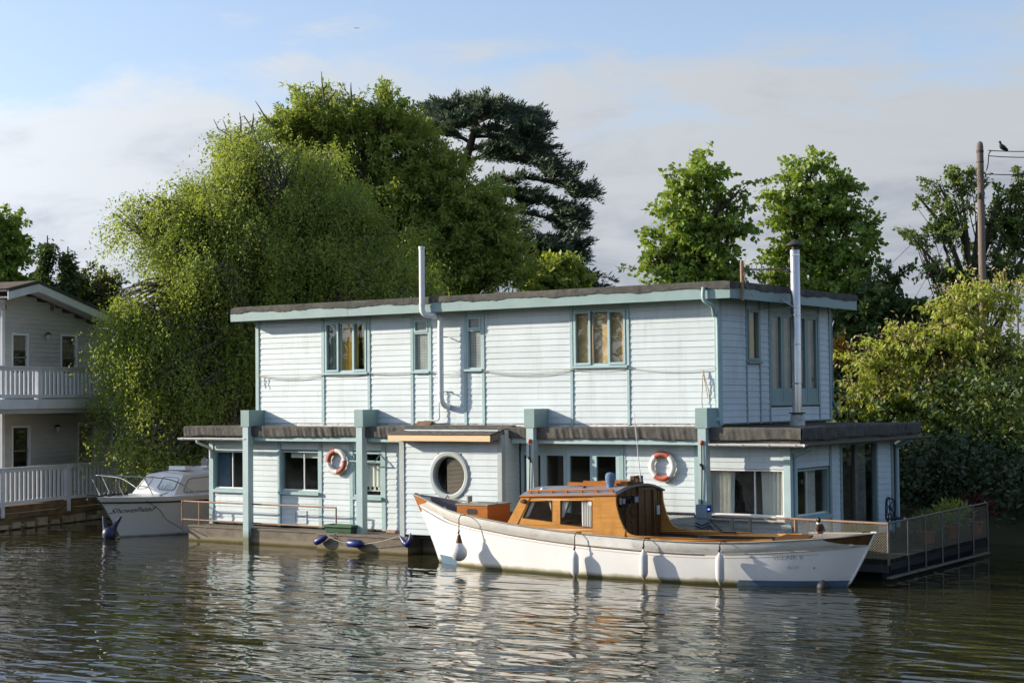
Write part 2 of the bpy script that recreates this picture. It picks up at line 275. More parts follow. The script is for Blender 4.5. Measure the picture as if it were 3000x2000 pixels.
# ------------------------------------------------------------------ mesh helpers
ORG = {}
def tag(o, label=None, cat=None, group=None, kind=None):
    if label: o['label'] = label
    if cat: o['category'] = cat
    if group: o['group'] = group
    if kind: o['kind'] = kind
    return o
def thing(name, label, cat, loc=(0, 0, 0), group=None, rotz=0, local=False):
    o = bpy.data.objects.new(name, None); COL.objects.link(o); o.location = loc; o.rotation_euler = (0, 0, rotz); o.empty_display_size = .2
    ORG[o.name] = np.zeros(3) if local else np.array(loc, float)
    return tag(o, label, cat, group)
def new_obj(name, me, parent=None):
    o = bpy.data.objects.new(name, me); COL.objects.link(o)
    if parent is not None: o.parent = parent
    return o
class MB:
    def __init__(s): s.v = []; s.f = []; s.mi = []
    def add(s, vs, fs, mi=0):
        k = len(s.v); s.v.extend([tuple(map(float, p)) for p in vs]); s.f.extend([tuple(i+k for i in f) for f in fs]); s.mi.extend([mi]*len(fs)); return s
    def box(s, x0, x1, y0, y1, z0, z1, mi=0):
        x0, x1 = min(x0, x1), max(x0, x1); y0, y1 = min(y0, y1), max(y0, y1); z0, z1 = min(z0, z1), max(z0, z1)
        return s.add([(x0, y0, z0), (x1, y0, z0), (x1, y1, z0), (x0, y1, z0), (x0, y0, z1), (x1, y0, z1), (x1, y1, z1), (x0, y1, z1)],
                     [(3, 2, 1, 0), (4, 5, 6, 7), (0, 1, 5, 4), (1, 2, 6, 5), (2, 3, 7, 6), (3, 0, 4, 7)], mi)
    def tube(s, path, r, n=8, cap=True, closed=False, mi=0, flat=1.0):
        P = [np.array(p, float) for p in path]; K = len(P); rs = r if hasattr(r, '__len__') else [r]*K
        up = None; rings = []
        for i in range(K):
            if closed: t = P[(i+1) % K]-P[i-1]
            else: t = P[min(i+1, K-1)]-P[max(i-1, 0)]
            t = t/(np.linalg.norm(t)+1e-12)
            if up is None:
                a = np.array([0, 0, 1.0]) if abs(t[2]) < .9 else np.array([1.0, 0, 0]); up = np.cross(t, a); up /= np.linalg.norm(up)
            else:
                up = up-t*(up@t); up /= (np.linalg.norm(up)+1e-12)
            w = np.cross(t, up)
            rings.append([P[i]+rs[i]*(cos(2*pi*j/n)*up+flat*sin(2*pi*j/n)*w) for j in range(n)])
        vs = [p for rg in rings for p in rg]; fs = []
        for i in range(K if closed else K-1):
            a = i*n; b = ((i+1) % K)*n
            for j in range(n): fs.append((a+j, a+(j+1) % n, b+(j+1) % n, b+j))
        if cap and not closed: fs.append(tuple(range(n))[::-1]); fs.append(tuple((K-1)*n+j for j in range(n)))
        return s.add(vs, fs, mi)
    def lathe(s, c, prof, n=16, axis='z', mi=0, sq=(1, 1)):
        c = np.array(c, float); vs = []; fs = []
        for r, h in prof:
            for j in range(n):
                a = 2*pi*j/n; u, w = r*cos(a)*sq[0], r*sin(a)*sq[1]
                vs.append(c+np.array({'z': (u, w, h), 'x': (h, u, w), 'y': (u, h, w)}[axis]))
        for i in range(len(prof)-1):
            for j in range(n): q = (i*n+j, i*n+(j+1) % n, (i+1)*n+(j+1) % n, (i+1)*n+j); fs.append(q if axis != 'y' else q[::-1])
        fs.append(tuple(range(n))[::-1]); fs.append(tuple((len(prof)-1)*n+j for j in range(n)))
        return s.add(vs, fs, mi)
    def grid(s, rows, mi=0, close=False):
        n = len(rows[0]); vs = [p for r in rows for p in r]; fs = []
        for i in range(len(rows)-1):
            for j in range(n if close else n-1): fs.append((i*n+j, i*n+(j+1) % n, (i+1)*n+(j+1) % n, (i+1)*n+j))
        return s.add(vs, fs, mi)
    def slab(s, poly, d, mi=0):
        """polygon (3-D points) given thickness vector d"""
        n = len(poly); d = np.array(d, float); a = [np.array(p, float) for p in poly]
        return s.add(a+[p+d for p in a], [tuple(range(n))[::-1], tuple(range(n, 2*n))]+[(i, (i+1) % n, n+(i+1) % n, n+i) for i in range(n)], mi)
    def mesh(s, name, mats, off=(0, 0, 0), smooth=False):
        me = bpy.data.meshes.new(name); o = np.array(off, float)
        me.from_pydata([tuple(np.array(p)-o) for p in s.v], [], s.f)
        for k in ([mats] if isinstance(mats, str) else mats): me.materials.append(MT[k])
        if any(s.mi): me.polygons.foreach_set('material_index', s.mi)
        bm = bmesh.new(); bm.from_mesh(me); bmesh.ops.recalc_face_normals(bm, faces=bm.faces); bm.to_mesh(me); bm.free()
        if smooth:
            me.polygons.foreach_set('use_smooth', [True]*len(me.polygons))
            me.set_sharp_from_angle(angle=radians(smooth if smooth is not True else 40))
        me.update(); return me
    def build(s, name, mats, parent=None, smooth=False, label=None, cat=None, group=None, kind=None):
        off = ORG.get(parent.name, np.zeros(3)) if parent is not None else np.zeros(3)
        o = new_obj(name, s.mesh(name, mats, off, smooth), parent); ORG[o.name] = off
        return tag(o, label, cat, group, kind)
def top(name, mb, mats, label, cat, base, group=None, smooth=False, kind=None):
    """a thing that is one mesh, origin at its base"""
    o = new_obj(name, mb.mesh(name, mats, base, smooth)); o.location = tuple(map(float, base)); ORG[o.name] = np.array(base, float)
    return tag(o, label, cat, group, kind)
def arc(p0, p1, sag, n=12, down=(0, 0, -1)):
    p0 = np.array(p0, float); p1 = np.array(p1, float); d = np.array(down, float)
    return [p0+(p1-p0)*t+d*sag*4*t*(1-t) for t in np.linspace(0, 1, n)]
def bez(pts, n=8):
    """smooth curve through points"""
    P = [np.array(p, float) for p in pts]; out_ = []
    for i in range(len(P)-1):
        a = P[max(i-1, 0)]; b = P[i]; c = P[i+1]; d = P[min(i+2, len(P)-1)]
        for t in np.linspace(0, 1, n, endpoint=False):
            out_.append(.5*((2*b)+(c-a)*t+(2*a-5*b+4*c-d)*t*t+(-a+3*b-3*c+d)*t**3))
    out_.append(P[-1]); return out_
def curtain(mb, T, u0, u1, o, v0, v1, folds=6, amp=.03, gather=0.0, mi=0):
    """pleated cloth hanging in plane frame T; gather pulls the foot together"""
    n = folds*6+1; rows = []
    for v, g in ((v1, 0), (v1*.6+v0*.4, gather*.5), (v0, gather)):
        c = (u0+u1)/2; rows.append([T(c+(u-c)*(1-g), o+amp*sin(2*pi*folds*k/(n-1)+.7*sin(k))*(1-.3*g), v) for k, u in enumerate(np.linspace(u0, u1, n))])
    mb.grid(rows, mi)
def TF(Y): return lambda u, o, v: (u, Y-o, v)       # front-facing wall: u = x, o = out towards the river
def TE(X): return lambda u, o, v: (X+o, u, v)       # end-facing wall: u = y, o = out to the right
def tb(mb, T, u0, u1, o0, o1, v0, v1, mi=0):
    a = T(u0, o0, v0); b = T(u1, o1, v1); return mb.box(a[0], b[0], a[1], b[1], a[2], b[2], mi)
# ================================================================== setting: water, riverbed, bank
def water():
    mb = MB(); S = 700
    mb.add([(-S, -S, 0), (S, -S, 0), (S, 60, 0), (-S, 60, 0)], [(0, 1, 2, 3)])
    mt = bpy.data.materials.new('river_water'); mt.use_nodes = True; MT['river_water'] = mt
    t = mt.node_tree; n = t.nodes; l = t.links; b = n['Principled BSDF']
    b.inputs['Base Color'].default_value = (.032, .030, .012, 1); b.inputs['Roughness'].default_value = .02; b.inputs['IOR'].default_value = 1.48; b.inputs['Specular IOR Level'].default_value = .5
    g = n.new('ShaderNodeNewGeometry')
    def nz(scale, det, rot, st, off, dist=0.):
        mp = n.new('ShaderNodeMapping'); mp.inputs['Rotation'].default_value = (0, 0, rot); mp.inputs['Scale'].default_value = st; mp.inputs['Location'].default_value = off; l.new(g.outputs['Position'], mp.inputs[0])
        q = n.new('ShaderNodeTexNoise'); q.inputs['Scale'].default_value = scale; q.inputs['Detail'].default_value = det; q.inputs['Roughness'].default_value = .45; q.inputs['Distortion'].default_value = dist; l.new(mp.outputs[0], q.inputs['Vector']); return q.outputs['Fac']
    def ma(op, a, b_):
        q = n.new('ShaderNodeMath'); q.operation = op
        for i, v in enumerate((a, b_)):
            if isinstance(v, (int, float)): q.inputs[i].default_value = v
            else: l.new(v, q.inputs[i])
        return q.outputs[0]
    a = nz(1.35, .6, radians(-35), (.55, 1.3, 1), (0, 0, 0), .6)
    c = nz(4.0, .6, radians(-22), (.6, 1.25, 1), (5, 3, 0), .5)
    d = nz(.23, 2.0, 0, (1, 1, 1), (2, 9, 0))                       # calmer and livelier patches
    # the air moves more in the open river than in the lee of the boats
    sp = n.new('ShaderNodeSeparateXYZ'); l.new(g.outputs['Position'], sp.inputs[0])
    lee = n.new('ShaderNodeMapRange'); lee.inputs[1].default_value = 17; lee.inputs[2].default_value = 27.5; lee.inputs[3].default_value = 1.0; lee.inputs[4].default_value = .20; l.new(sp.outputs[1], lee.inputs[0])
    h = ma('ADD', ma('MULTIPLY', a, 1.0), ma('MULTIPLY', c, .32))
    h = ma('MULTIPLY', h, ma('MULTIPLY', lee.outputs[0], ma('ADD', ma('MULTIPLY', d, 1.0), .45)))
    bp = n.new('ShaderNodeBump'); bp.inputs['Strength'].default_value = 1.0; bp.inputs['Distance'].default_value = .098; l.new(h, bp.inputs['Height']); l.new(bp.outputs[0], b.inputs['Normal'])
    o = mb.build('water', 'river_water'); tag(o, 'dark olive river water with low ripples', kind='structure')
water()
def ground():
    xs = np.linspace(-700, 700, 141); edge = [36.6+.35*sin(x*.31)+.25*sin(x*.83+1) + (1.5 if x > 5 else 0) for x in xs]
    rows = []
    for dy, z in ((-.5, -1.2), (-.15, -.05), (.15, .30), (.8, .62), (3, .8), (20, 1.0), (900, 1.0)):
        rows.append([(x, e+dy, z) for x, e in zip(xs, edge)])
    MB().grid(rows).build('bank_ground', 'earth', smooth=60, kind='structure', label='dark earth bank behind the moorings')
    MB().add([(-700, -700, -2.5), (700, -700, -2.5), (700, 60, -2.5), (-700, 60, -2.5)], [(0, 1, 2, 3)]).build('riverbed', 'earth', kind='structure', label='muddy bed under the river')
ground()
def far_bank():
    rows = []
    xs = np.linspace(-700, 700, 60)
    for y, z in ((-9.2, -1.2), (-9.6, .5), (-11, 1.0), (-60, 1.4), (-900, 1.4)): rows.append([(x, y+.6*sin(x*.2), z) for x in xs])
    MB().grid(rows).build('opposite_bank', 'earth', smooth=60, kind='structure', label='opposite bank of the river behind the viewer')
    rng = np.random.default_rng(77); nc = 900; n = nc*60; x = rng.uniform(-170, 90, nc); y = -24+rng.normal(size=nc)*3.5; top_ = 8.5+3.0*np.sin(x*.11)+1.6*np.sin(x*.37+1); z = 1+top_*rng.random(nc)**.8
    C = np.stack([x, y, z], 1); P = np.repeat(C, 60, 0)+rng.normal(size=(n, 3))*np.array([1.3, 1.0, .8]); D = rng.normal(size=(n, 3)); D /= np.linalg.norm(D, axis=1)[:, None]; Nn = rng.normal(size=(n, 3)); S_ = np.cross(D, Nn); S_ /= np.linalg.norm(S_, axis=1)[:, None]
    V = np.stack([P, P+D*.3+S_*.2, P+D*.6, P+D*.3-S_*.2], 1).reshape(-1, 3)
    me = bpy.data.meshes.new('far_bank_wood'); me.vertices.add(len(V)); me.vertices.foreach_set('co', V.astype(np.float32).ravel()); me.loops.add(4*n); me.loops.foreach_set('vertex_index', np.arange(4*n, dtype=np.int32)); me.polygons.add(n); me.polygons.foreach_set('loop_start', np.arange(0, 4*n, 4, dtype=np.int32)); me.update(calc_edges=True); me.materials.append(MT['leaf_dark'])
    tag(new_obj('far_bank_wood', me), 'wood along the opposite bank, seen only mirrored in the windows', 'wood', kind='stuff')
far_bank()

# ================================================================== the blue houseboat
YW = 28.5; XE = -14.754; XEL = -13.27; XL = -27.17; XLL = -28.778; YB = 33.89; YBL = 34.0
ZB = 2.82; ZF = 5.29; ZD = .42
HB = thing('houseboat', 'two storey pale blue weatherboarded houseboat with teal trim and flat felt roofs', 'houseboat', (-21, 31, 0))
BOARDS = []
PITCH_B = .127
def panel(kind, plane, u0, u1, v0, v1, ref):
    k0 = math.floor((v0-ref)/PITCH_B+1e-6); k = k0
    while ref+k*PITCH_B < v1-1e-3:
        a = max(v0, ref+k*PITCH_B); b = min(v1, ref+(k+1)*PITCH_B)
        if b-a > .02: BOARDS.append((kind, plane, u0, u1, a, b-a))
        k += 1
def fx(px, py=1080): return onY(px, py, YW)[0]
def fz(px, py): return onY(px, py, YW)[2]
def ey(px, py=1080): return onX(px, py, XE)[1]
def eyl(px, py=1400): return onX(px, py, XEL)[1]
z3 = lambda x, y: (640+x/3.3357, 820+y/3.3357)
z4 = lambda x, y: (1300+x/3.3357, 800+y/3.3357)
z5 = lambda x, y: (2000+x/2.6133, 650+y/2.6133)
zb = lambda x, y: (500+x/3.136, 1180+y/3.136)
zc = lambda x, y: (1100+x/3.136, 1180+y/3.136)
z6 = lambda x, y: (1800+x/2.75, 1180+y/2.75)
z7 = lambda x, y: (1450+x/5.227, 1270+y/5.227)
z9 = lambda x, y: (2300+x/2.851, 1200+y/2.851)
z10 = lambda x, y: (2250+x/4.704, 1240+y/4.704)

wallmb = MB()         # inner wall lining behind the boards
def lining(T, u0, u1, v0, v1): tb(wallmb, T, u0, u1, -.07, -.004, v0, v1)
def batten(T, u0, u1, v0, v1, out_=.03, m_='paint_trim', name='batten'):
    mb = MB(); tb(mb, T, u0, u1, -.02, out_, v0, v1); mb.build(name, m_, HB)
F = TF(YW); E_ = TE(XE); EL = TE(XEL); BY = 27.85; FB = TF(BY)

# ---- windows
def frame_rect(mb, T, u0, u1, v0, v1, w, o0, o1):
    tb(mb, T, u0, u1, o0, o1, v1-w, v1); tb(mb, T, u0, u1, o0, o1, v0, v0+w)
    tb(mb, T, u0, u0+w, o0, o1, v0+w, v1-w); tb(mb, T, u1-w, u1, o0, o1, v0+w, v1-w)
def casement_window(T, u0, u1, v0, v1, lights, mat_frame='paint_frame', gl='glass', sill=True, fr=.035, depth=.02):
    """lights: list of (ua, ub, opening) fractions"""
    mb = MB(); frame_rect(mb, T, u0, u1, v0, v1, fr, -.06, depth)
    w = mb.build('window', mat_frame, HB)
    for a, b, op in lights:
        ua, ub = u0+(u1-u0)*a, u0+(u1-u0)*b
        mb = MB()
        if op: frame_rect(mb, T, ua, ub, v0+fr*.6, v1-fr*.6, .045, -.04, depth+.022); g0 = .045
        else: frame_rect(mb, T, ua, ub, v0+fr, v1-fr, .015, -.05, depth-.012); g0 = .015
        mb.build('sash', mat_frame, w)
        mb = MB(); tb(mb, T, ua+g0, ub-g0, -.016, -.010, v0+fr*.6+g0, v1-fr*.6-g0); mb.build('pane', gl, w)
    if sill:
        mb = MB(); tb(mb, T, u0-.03, u1+.03, -.02, .085, v0-.045, v0-.002); mb.build('sill', mat_frame, w)
    return w

# upper front: battens (pixel pairs measured along the wall)
ub = [(944, 952), (1078.6, 1085.8), (1205, 1212.6), (1259, 1265.6), (1361.5, 1369), (1414, 1421.4), (1672.6, 1680), (1838.7, 1845.6)]
UB = [(fx(a), fx(b)) for a, b in ub]
xl, xr = XL+.07, XE-.07
cols = [xl]+[v for p in UB for v in p]+[xr]
segs = [(cols[2*i], cols[2*i+1]) for i in range(len(UB)+1)]     # nine bays
wa0, wa1 = fz(1010, 1091), fz(1010, 942)                        # window A foot and head
wn0, wn1 = fz(1235, 1087), fz(1235, 935)
wc0, wc1 = fz(1390, 1081), fz(1390, 926)
wd0, wd1 = fz(1760, 1071), fz(1760, 907)
openings = {1: (wa0, wa1), 3: (wn0, wn1), 5: (wc0, wc1), 7: (wd0, wd1)}
ZT = 5.40
for i, (a, b) in enumerate(segs):
    if i in openings:
        o0, o1 = openings[i]
        panel('F', YW, a, b, ZB+.03, o0-.05, ZB+.03); panel('F', YW, a, b, o1+.005, ZT, ZB+.03)
        lining(F, a-.03, b+.03, ZB, o0-.02); lining(F, a-.03, b+.03, o1, ZT)
    else:
        panel('F', YW, a, b, ZB+.03, ZT, ZB+.03); lining(F, a-.03, b+.03, ZB, ZT)
for a, b in UB: batten(F, a, b, ZB, ZT)
batten(F, XL-.03, xl, ZB, ZT, .035, 'paint_trim', 'corner_board')
mb = MB(); mb.box(xr, XE+.035, YW-.035, YW+.09, ZB, ZT); mb.build('corner_board', 'paint_trim', HB)
# white flashing along the foot of the upper wall
rows = []
xs = np.linspace(XL, XE+.02, 160)
for o, v in ((.002, -.02), (.014, -.025), (.016, -.04)):
    rows.append([F(x, o+.008*RNG.random(), ZB+.045*(o < .01)+v-.012*RNG.random()) for x in xs])
MB().grid(rows).build('flashing', 'lead_flash', HB)
a, b = segs[1]; casement_window(F, a, b, wa0, wa1, [(.03, .34, 1), (.375, .65, 0), (.67, .98, 1)])
a, b = segs[7]; casement_window(F, a, b, wd0, wd1, [(.03, .34, 1), (.375, .655, 0), (.665, .98, 1)])
for i in (3, 5):
    a, b = segs[i]; v0, v1 = openings[i]
    w = MB(); frame_rect(w, F, a, b, v0, v1, .035, -.06, .02); w = w.build('window', 'paint_frame', HB)
    vm = v0+(v1-v0)*.735
    mb = MB(); tb(mb, F, a+.035, b-.035, -.05, .015, vm-.02, vm+.02); mb.build('transom', 'paint_frame', w)
    mb = MB(); frame_rect(mb, F, a+.03, b-.03, vm+.02, v1-.03, .035, -.03, .035); mb.build('vent_sash', 'paint_frame', w)
    mb = MB(); tb(mb, F, a+.06, b-.06, -.012, -.006, vm+.05, v1-.06); mb.build('pane', 'glass_frosted', w)
    mb = MB(); tb(mb, F, a+.035, b-.035, -.045, -.038, v0+.035, vm-.02); mb.build('pane', 'glass_frosted', w)
    mb = MB(); tb(mb, F, a-.03, b+.03, -.02, .085, v0-.045, v0-.002); mb.build('sill', 'paint_frame', w)
# curtains and blinds of the upper windows
a, b = segs[1]; w = b-a
mb = MB(); curtain(mb, F, a+.02, a+.36*w, -.085, wa0, wa1, 5, .03); mb.build('curtain', 'curtain_grey', HB, smooth=80)
mb = MB(); curtain(mb, F, a+.37*w, a+.72*w, -.09, wa0, wa1, 5, .03); mb.build('curtain', 'curtain_gold', HB, smooth=80)
mb = MB(); curtain(mb, F, a+.80*w, a+.99*w, -.085, wa0, wa1, 3, .02, .55); mb.build('curtain', 'curtain_gold', HB, smooth=80)
a, b = segs[7]; mb = MB()
for v in np.arange(wd0+.02, wd1, .043):
    mb.add([F(a, -.062, v), F(b, -.062, v), F(b, -.072, v+.034), F(a, -.072, v+.034)], [(0, 1, 2, 3)])
    mb.add([F(a, -.062, v), F(b, -.062, v), F(b, -.062, v-.003), F(a, -.062, v-.003)], [(0, 1, 2, 3)])
mb.build('venetian_blind', 'blind_wood', HB)

# upper end wall (faces right, in shade)
eb = [(2181.5, 2186.5), (2222, 2229), (2249, 2255), (2395, 2400)]
e_w0, e_w1 = ey(2185, 1000), ey(2224, 1000)
e_d0, e_d1 = ey(2252, 1000), ey(2397, 1000)
y0, y1 = YW+.09, YB-.07
wz0, wz1 = onX(2200, 1058, XE)[2], onX(2200, 905, XE)[2]
dz0, dz1 = onX(2330, 1186, XE)[2], onX(2330, 915, XE)[2]
for a, b, ops in ((y0, e_w0-.025, None), (e_w0+.025, e_w1-.025, (wz0, wz1)), (e_w1+.025, e_d0-.025, None), (e_d0+.025, e_d1-.025, (dz0, dz1)), (e_d1+.025, y1, None)):
    if ops:
        panel('E', XE, a, b, ZB+.03, ops[0]-.045, ZB+.03); panel('E', XE, a, b, ops[1], ZT, ZB+.03)
        lining(E_, a-.03, b+.03, ZB, ops[0]); lining(E_, a-.03, b+.03, ops[1], ZT)
    else: panel('E', XE, a, b, ZB+.03, ZT, ZB+.03); lining(E_, a-.03, b+.03, ZB, ZT)
for u in (e_w0, e_w1, e_d0, e_d1): batten(E_, u-.025, u+.025, ZB, ZT, .025, 'paint_teal')
mb = MB(); mb.box(XE-.09, XE+.03, y1, YB+.03, ZB, ZT); mb.build('corner_board', 'paint_teal', HB)
casement_window(E_, e_w0+.025, e_w1-.025, wz0, wz1, [(.05, .95, 1)], 'paint_teal')
mb = MB(); curtain(mb, E_, e_w0, e_w1, -.085, wz0, wz1, 4, .03); mb.build('curtain', 'curtain_gold', HB, smooth=80)
# french doors of the upper end
u0, u1 = e_d0+.025, e_d1-.025; W_ = u1-u0
mb = MB(); frame_rect(mb, E_, u0, u1, dz0, dz1, .05, -.06, .03); dr = mb.build('french_doors', 'paint_teal', HB)
for a, b in ((.02, .25), (.255, .49), (.51, .745), (.75, .98)):
    mb = MB(); frame_rect(mb, E_, u0+a*W_, u0+b*W_, dz0+.05, dz1-.05, .075, -.05, .015); tb(mb, E_, u0+a*W_+.06, u0+b*W_-.06, -.05, .012, dz0+.12, dz0+.36); mb.build('door_leaf', 'paint_teal', dr)
    mb = MB(); tb(mb, E_, u0+a*W_+.07, u0+b*W_-.07, -.022, -.016, dz0+.36, dz1-.125); mb.build('pane', 'glass', dr)
    mb = MB(); curtain(mb, E_, u0+a*W_+.05, u0+b*W_-.05, -.10, dz0+.3, dz1-.1, 3, .025); mb.build('curtain', 'curtain_olive', HB, smooth=80)
# the back and left walls, floors and partition keep the rooms dark
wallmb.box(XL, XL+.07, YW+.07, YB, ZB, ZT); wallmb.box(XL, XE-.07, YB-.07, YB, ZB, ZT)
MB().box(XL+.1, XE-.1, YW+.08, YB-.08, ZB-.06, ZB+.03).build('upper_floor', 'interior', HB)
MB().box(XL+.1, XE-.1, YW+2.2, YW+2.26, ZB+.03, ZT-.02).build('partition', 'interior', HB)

# ---- upper roof: felt deck, fascias, soffit
RX0, RX1, RY0, RY1 = -27.62, -14.26, 28.05, 34.30
def wobble_strip(p0, p1, outn, z_top, z_bot, amp, n=140, over=.02, ragged=.03):
    """felt turned down over an edge: uneven lower edge"""
    p0 = np.array(p0, float); p1 = np.array(p1, float); on = np.array(outn, float); rows = [[], [], [], []]
    ph = RNG.random(4)*9
    for t in np.linspace(0, 1, n):
        p = p0+(p1-p0)*t; s = t*np.linalg.norm(p1-p0)
        w = amp*(sin(s*2.1+ph[0])+.6*sin(s*5.3+ph[1])+.3*sin(s*13+ph[2])); rg = ragged*(sin(s*3.3+ph[3])*.5+sin(s*9.1+ph[1])*.3+.6*RNG.random())
        rows[0].append(p+np.array([0, 0, z_top])-on*.12); rows[1].append(p+np.array([0, 0, z_top-.012])+on*(over-.01+w*.3)); rows[2].append(p+np.array([0, 0, (z_top+z_bot)/2])+on*(over+w)); rows[3].append(p+np.array([0, 0, z_bot-rg])+on*(over*.9+w*.5))
    return rows
MB().box(RX0+.02, RX1-.02, RY0+.02, RY1-.02, 5.50, 5.615).build('roof_deck', 'felt', HB)
mb = MB()
mb.grid(wobble_strip((RX0-.04, RY0, 0), (RX1+.04, RY0, 0), (0, -1, 0), 5.64, 5.50, .006, 200))
mb.grid(wobble_strip((RX1, RY0-.04, 0), (RX1, RY1, 0), (1, 0, 0), 5.64, 5.50, .006))
mb.grid(wobble_strip((RX0, RY0-.04, 0), (RX0, RY1, 0), (-1, 0, 0), 5.64, 5.50, .006))
mb.build('felt_edge', 'felt', HB, smooth=70)
MB().box(RX0, (RX0+RX1)/2-3, RY0, RY0+.03, ZF, 5.56).build('fascia', 'paint_teal', HB)
MB().box((RX0+RX1)/2-2.996, RX1, RY0+.002, RY0+.03, ZF, 5.56).build('fascia', 'paint_teal', HB)
MB().box(RX1-.03, RX1-.001, RY0+.031, RY1, ZF+.002, 5.56).build('fascia', 'paint_teal', HB)
MB().box(RX0, RX0+.03, RY0+.031, RY1, ZF+.002, 5.56).build('fascia', 'paint_teal', HB)
MB().box(RX0+.031, RX1-.031, RY0+.031, RY1, 5.405, 5.43).build('soffit', 'soffit', HB)
# aerial on the roof corner
p = onX(*z5(445, 530), RX1+.03)
mast = MB().tube([(RX1+.06, p[1], 5.25), (RX1+.06, p[1], 6.02)], .035, 10).build('mast', 'rust', HB)
b0 = np.array([RX1+.06, p[1], 5.86]); b1 = onX(*z5(930, 365), RX1+.06); b1 = np.array([RX1+.06, b1[1], b1[2]])
mb = MB(); mb.tube([b0, b1], .011, 6)
for t in np.linspace(.08, .95, 13):
    c = b0+(b1-b0)*t; h = .05+.05*(1-t)
    mb.tube([c+np.array([-.10, 0, -h*.2]), c+np.array([.10, 0, h*.2])], .006, 5); mb.tube([c+np.array([0, 0, -h]), c+np.array([0, 0, h])], .006, 5)
aer = mb.build('aerial', 'dark_metal', mast)
mb = MB(); mb.tube(bez([b0+np.array([0, .03, 0]), b0+np.array([0, .12, .18]), b0+np.array([0, .25, .34])]), .008, 5); mb.tube(bez([b0+np.array([0, .05, .05]), b0+np.array([0, .2, -.3]), b0+np.array([0, .45, -.5])]), .008, 5); mb.build('cable', 'rope_light', mast)

# ---- lower storey, front
ZS = 2.46                                   # underside of the lower fascia
lw = [(x0, x1) for x0, x1 in ((-26.505, -26.4), (-25.216, -25.115), (-24.269, -24.171), (-23.317, -23.206))]
LREF = ZD+.03
panel('F', YW, XLL+.14, -27.6, ZD+.03, 1.17, LREF); panel('F', YW, XLL+.14, -27.6, 2.19, ZS+.1, LREF)
lining(F, XLL, -27.55, ZD, 1.24); lining(F, XLL, -27.0, 2.17, ZS+.2); lining(F, -27.64, -26.4, ZD, ZS+.2)
panel('F', YW, -27.6, -26.505, ZD+.03, ZS+.1, LREF)
panel('F', YW, -26.4, -25.216, ZD+.03, 1.17, LREF); panel('F', YW, -26.4, -25.216, 2.21, ZS+.1, LREF); lining(F, -26.42, -25.2, ZD, 1.24); lining(F, -26.42, -25.2, 2.19, ZS+.2)
panel('F', YW, -25.115, -24.269, ZD+.03, ZS+.1, LREF); lining(F, -25.22, -24.2, ZD, ZS+.2)
panel('F', YW, -24.171, -23.317, ZD+.03, 1.12, LREF); panel('F', YW, -24.171, -23.317, 2.21, ZS+.1, LREF); lining(F, -24.2, -23.3, ZD, 1.16); lining(F, -24.2, -23.3, 2.19, ZS+.2)
panel('F', YW, -23.206, -22.3, ZD+.03, ZS+.1, LREF); lining(F, -23.32, -21.9, ZD, ZS+.2)
for a, b in lw: batten(F, a, b, ZD, ZS+.1)
batten(F, XLL, XLL+.14, ZD-.02, ZS+.1, .035, 'paint_trim', 'corner_board')
MB().box(-23.2, -22.32, YW-.03, YW+.02, ZD-.08, ZD+.03).build('plinth', 'plinth', HB)
def slider(T, u0, u1, v0, v1, mull, sill=True, m_='paint_white', frame='paint_trim'):
    mb = MB(); frame_rect(mb, T, u0, u1, v0, v1, .03, -.10, .012); w = mb.build('window', frame, HB)
    for u in mull:
        mb = MB(); tb(mb, T, u-.013, u+.013, -.075, -.04, v0+.05, v1-.03); mb.build('mullion', m_, w)
    mb = MB(); tb(mb, T, u0+.03, u1-.03, -.09, -.03, v0+.03, v0+.055); mb.build('track', m_, w)
    mb = MB(); tb(mb, T, u0+.03, u1-.03, -.062, -.056, v0+.055, v1-.03); mb.build('pane', 'glass', w)
    if sill: mb = MB(); tb(mb, T, u0-.04, u1+.04, -.02, .09, v0-.07, v0-.002); mb.build('sill', frame, w)
    return w
slider(F, XLL+.14, -27.62, 1.24, 2.17, [-28.05])
slider(F, -26.4, -25.216, 1.24, 2.19, [-25.72])
mb = MB(); curtain(mb, F, XLL+.16, -28.22, -.12, 1.25, 2.17, 4, .03); mb.build('curtain', 'blue_cloth', HB, smooth=80)
mb = MB(); tb(mb, F, -26.20, -25.28, -.13, -.12, 2.03, 2.18); mb.build('roller_blind', 'curtain_white', HB)
# window with open top vent, net curtain with a castellated hem
w = MB(); frame_rect(w, F, -24.171, -23.317, 1.18, 2.19, .04, -.08, .02); w = w.build('window', 'paint_trim', HB)
tbm = MB(); tb(tbm, F, -24.13, -23.35, -.05, .02, 1.95, 2.0); tb(tbm, F, -23.98, -23.93, -.05, .02, 1.22, 1.95); tbm.build('transom', 'paint_trim', w)
mb = MB(); tb(mb, F, -23.93, -23.357, -.04, -.034, 1.22, 1.95); mb.build('pane', 'glass', w)
mb = MB(); tb(mb, F, -24.13, -23.98, -.04, -.034, 1.22, 1.95); mb.build('pane', 'glass', w)
mb = MB(); tb(mb, F, -24.2, -23.29, -.02, .09, 1.11, 1.178); mb.build('sill', 'paint_trim', w)
vs = [F(-24.13, .02, 2.16), F(-23.36, .02, 2.16), F(-23.36, .20, 1.99), F(-24.13, .20, 1.99)]
mb = MB()
for a, b in ((0, 1), (1, 2), (2, 3), (3, 0)): mb.tube([vs[a], vs[b]], .018, 4)
vs_o = mb.build('vent_sash', 'paint_trim', w)
MB().add(vs, [(0, 1, 2, 3)]).build('pane', 'glass', w)
mb = MB(); n = 40
rows = [[F(x, -.09+.008*sin(x*55), v) for x in np.linspace(-23.9, -23.33, n)] for v in (1.94, 1.40)]
mb.grid(rows)
xs = np.linspace(-23.9, -23.33, 10)
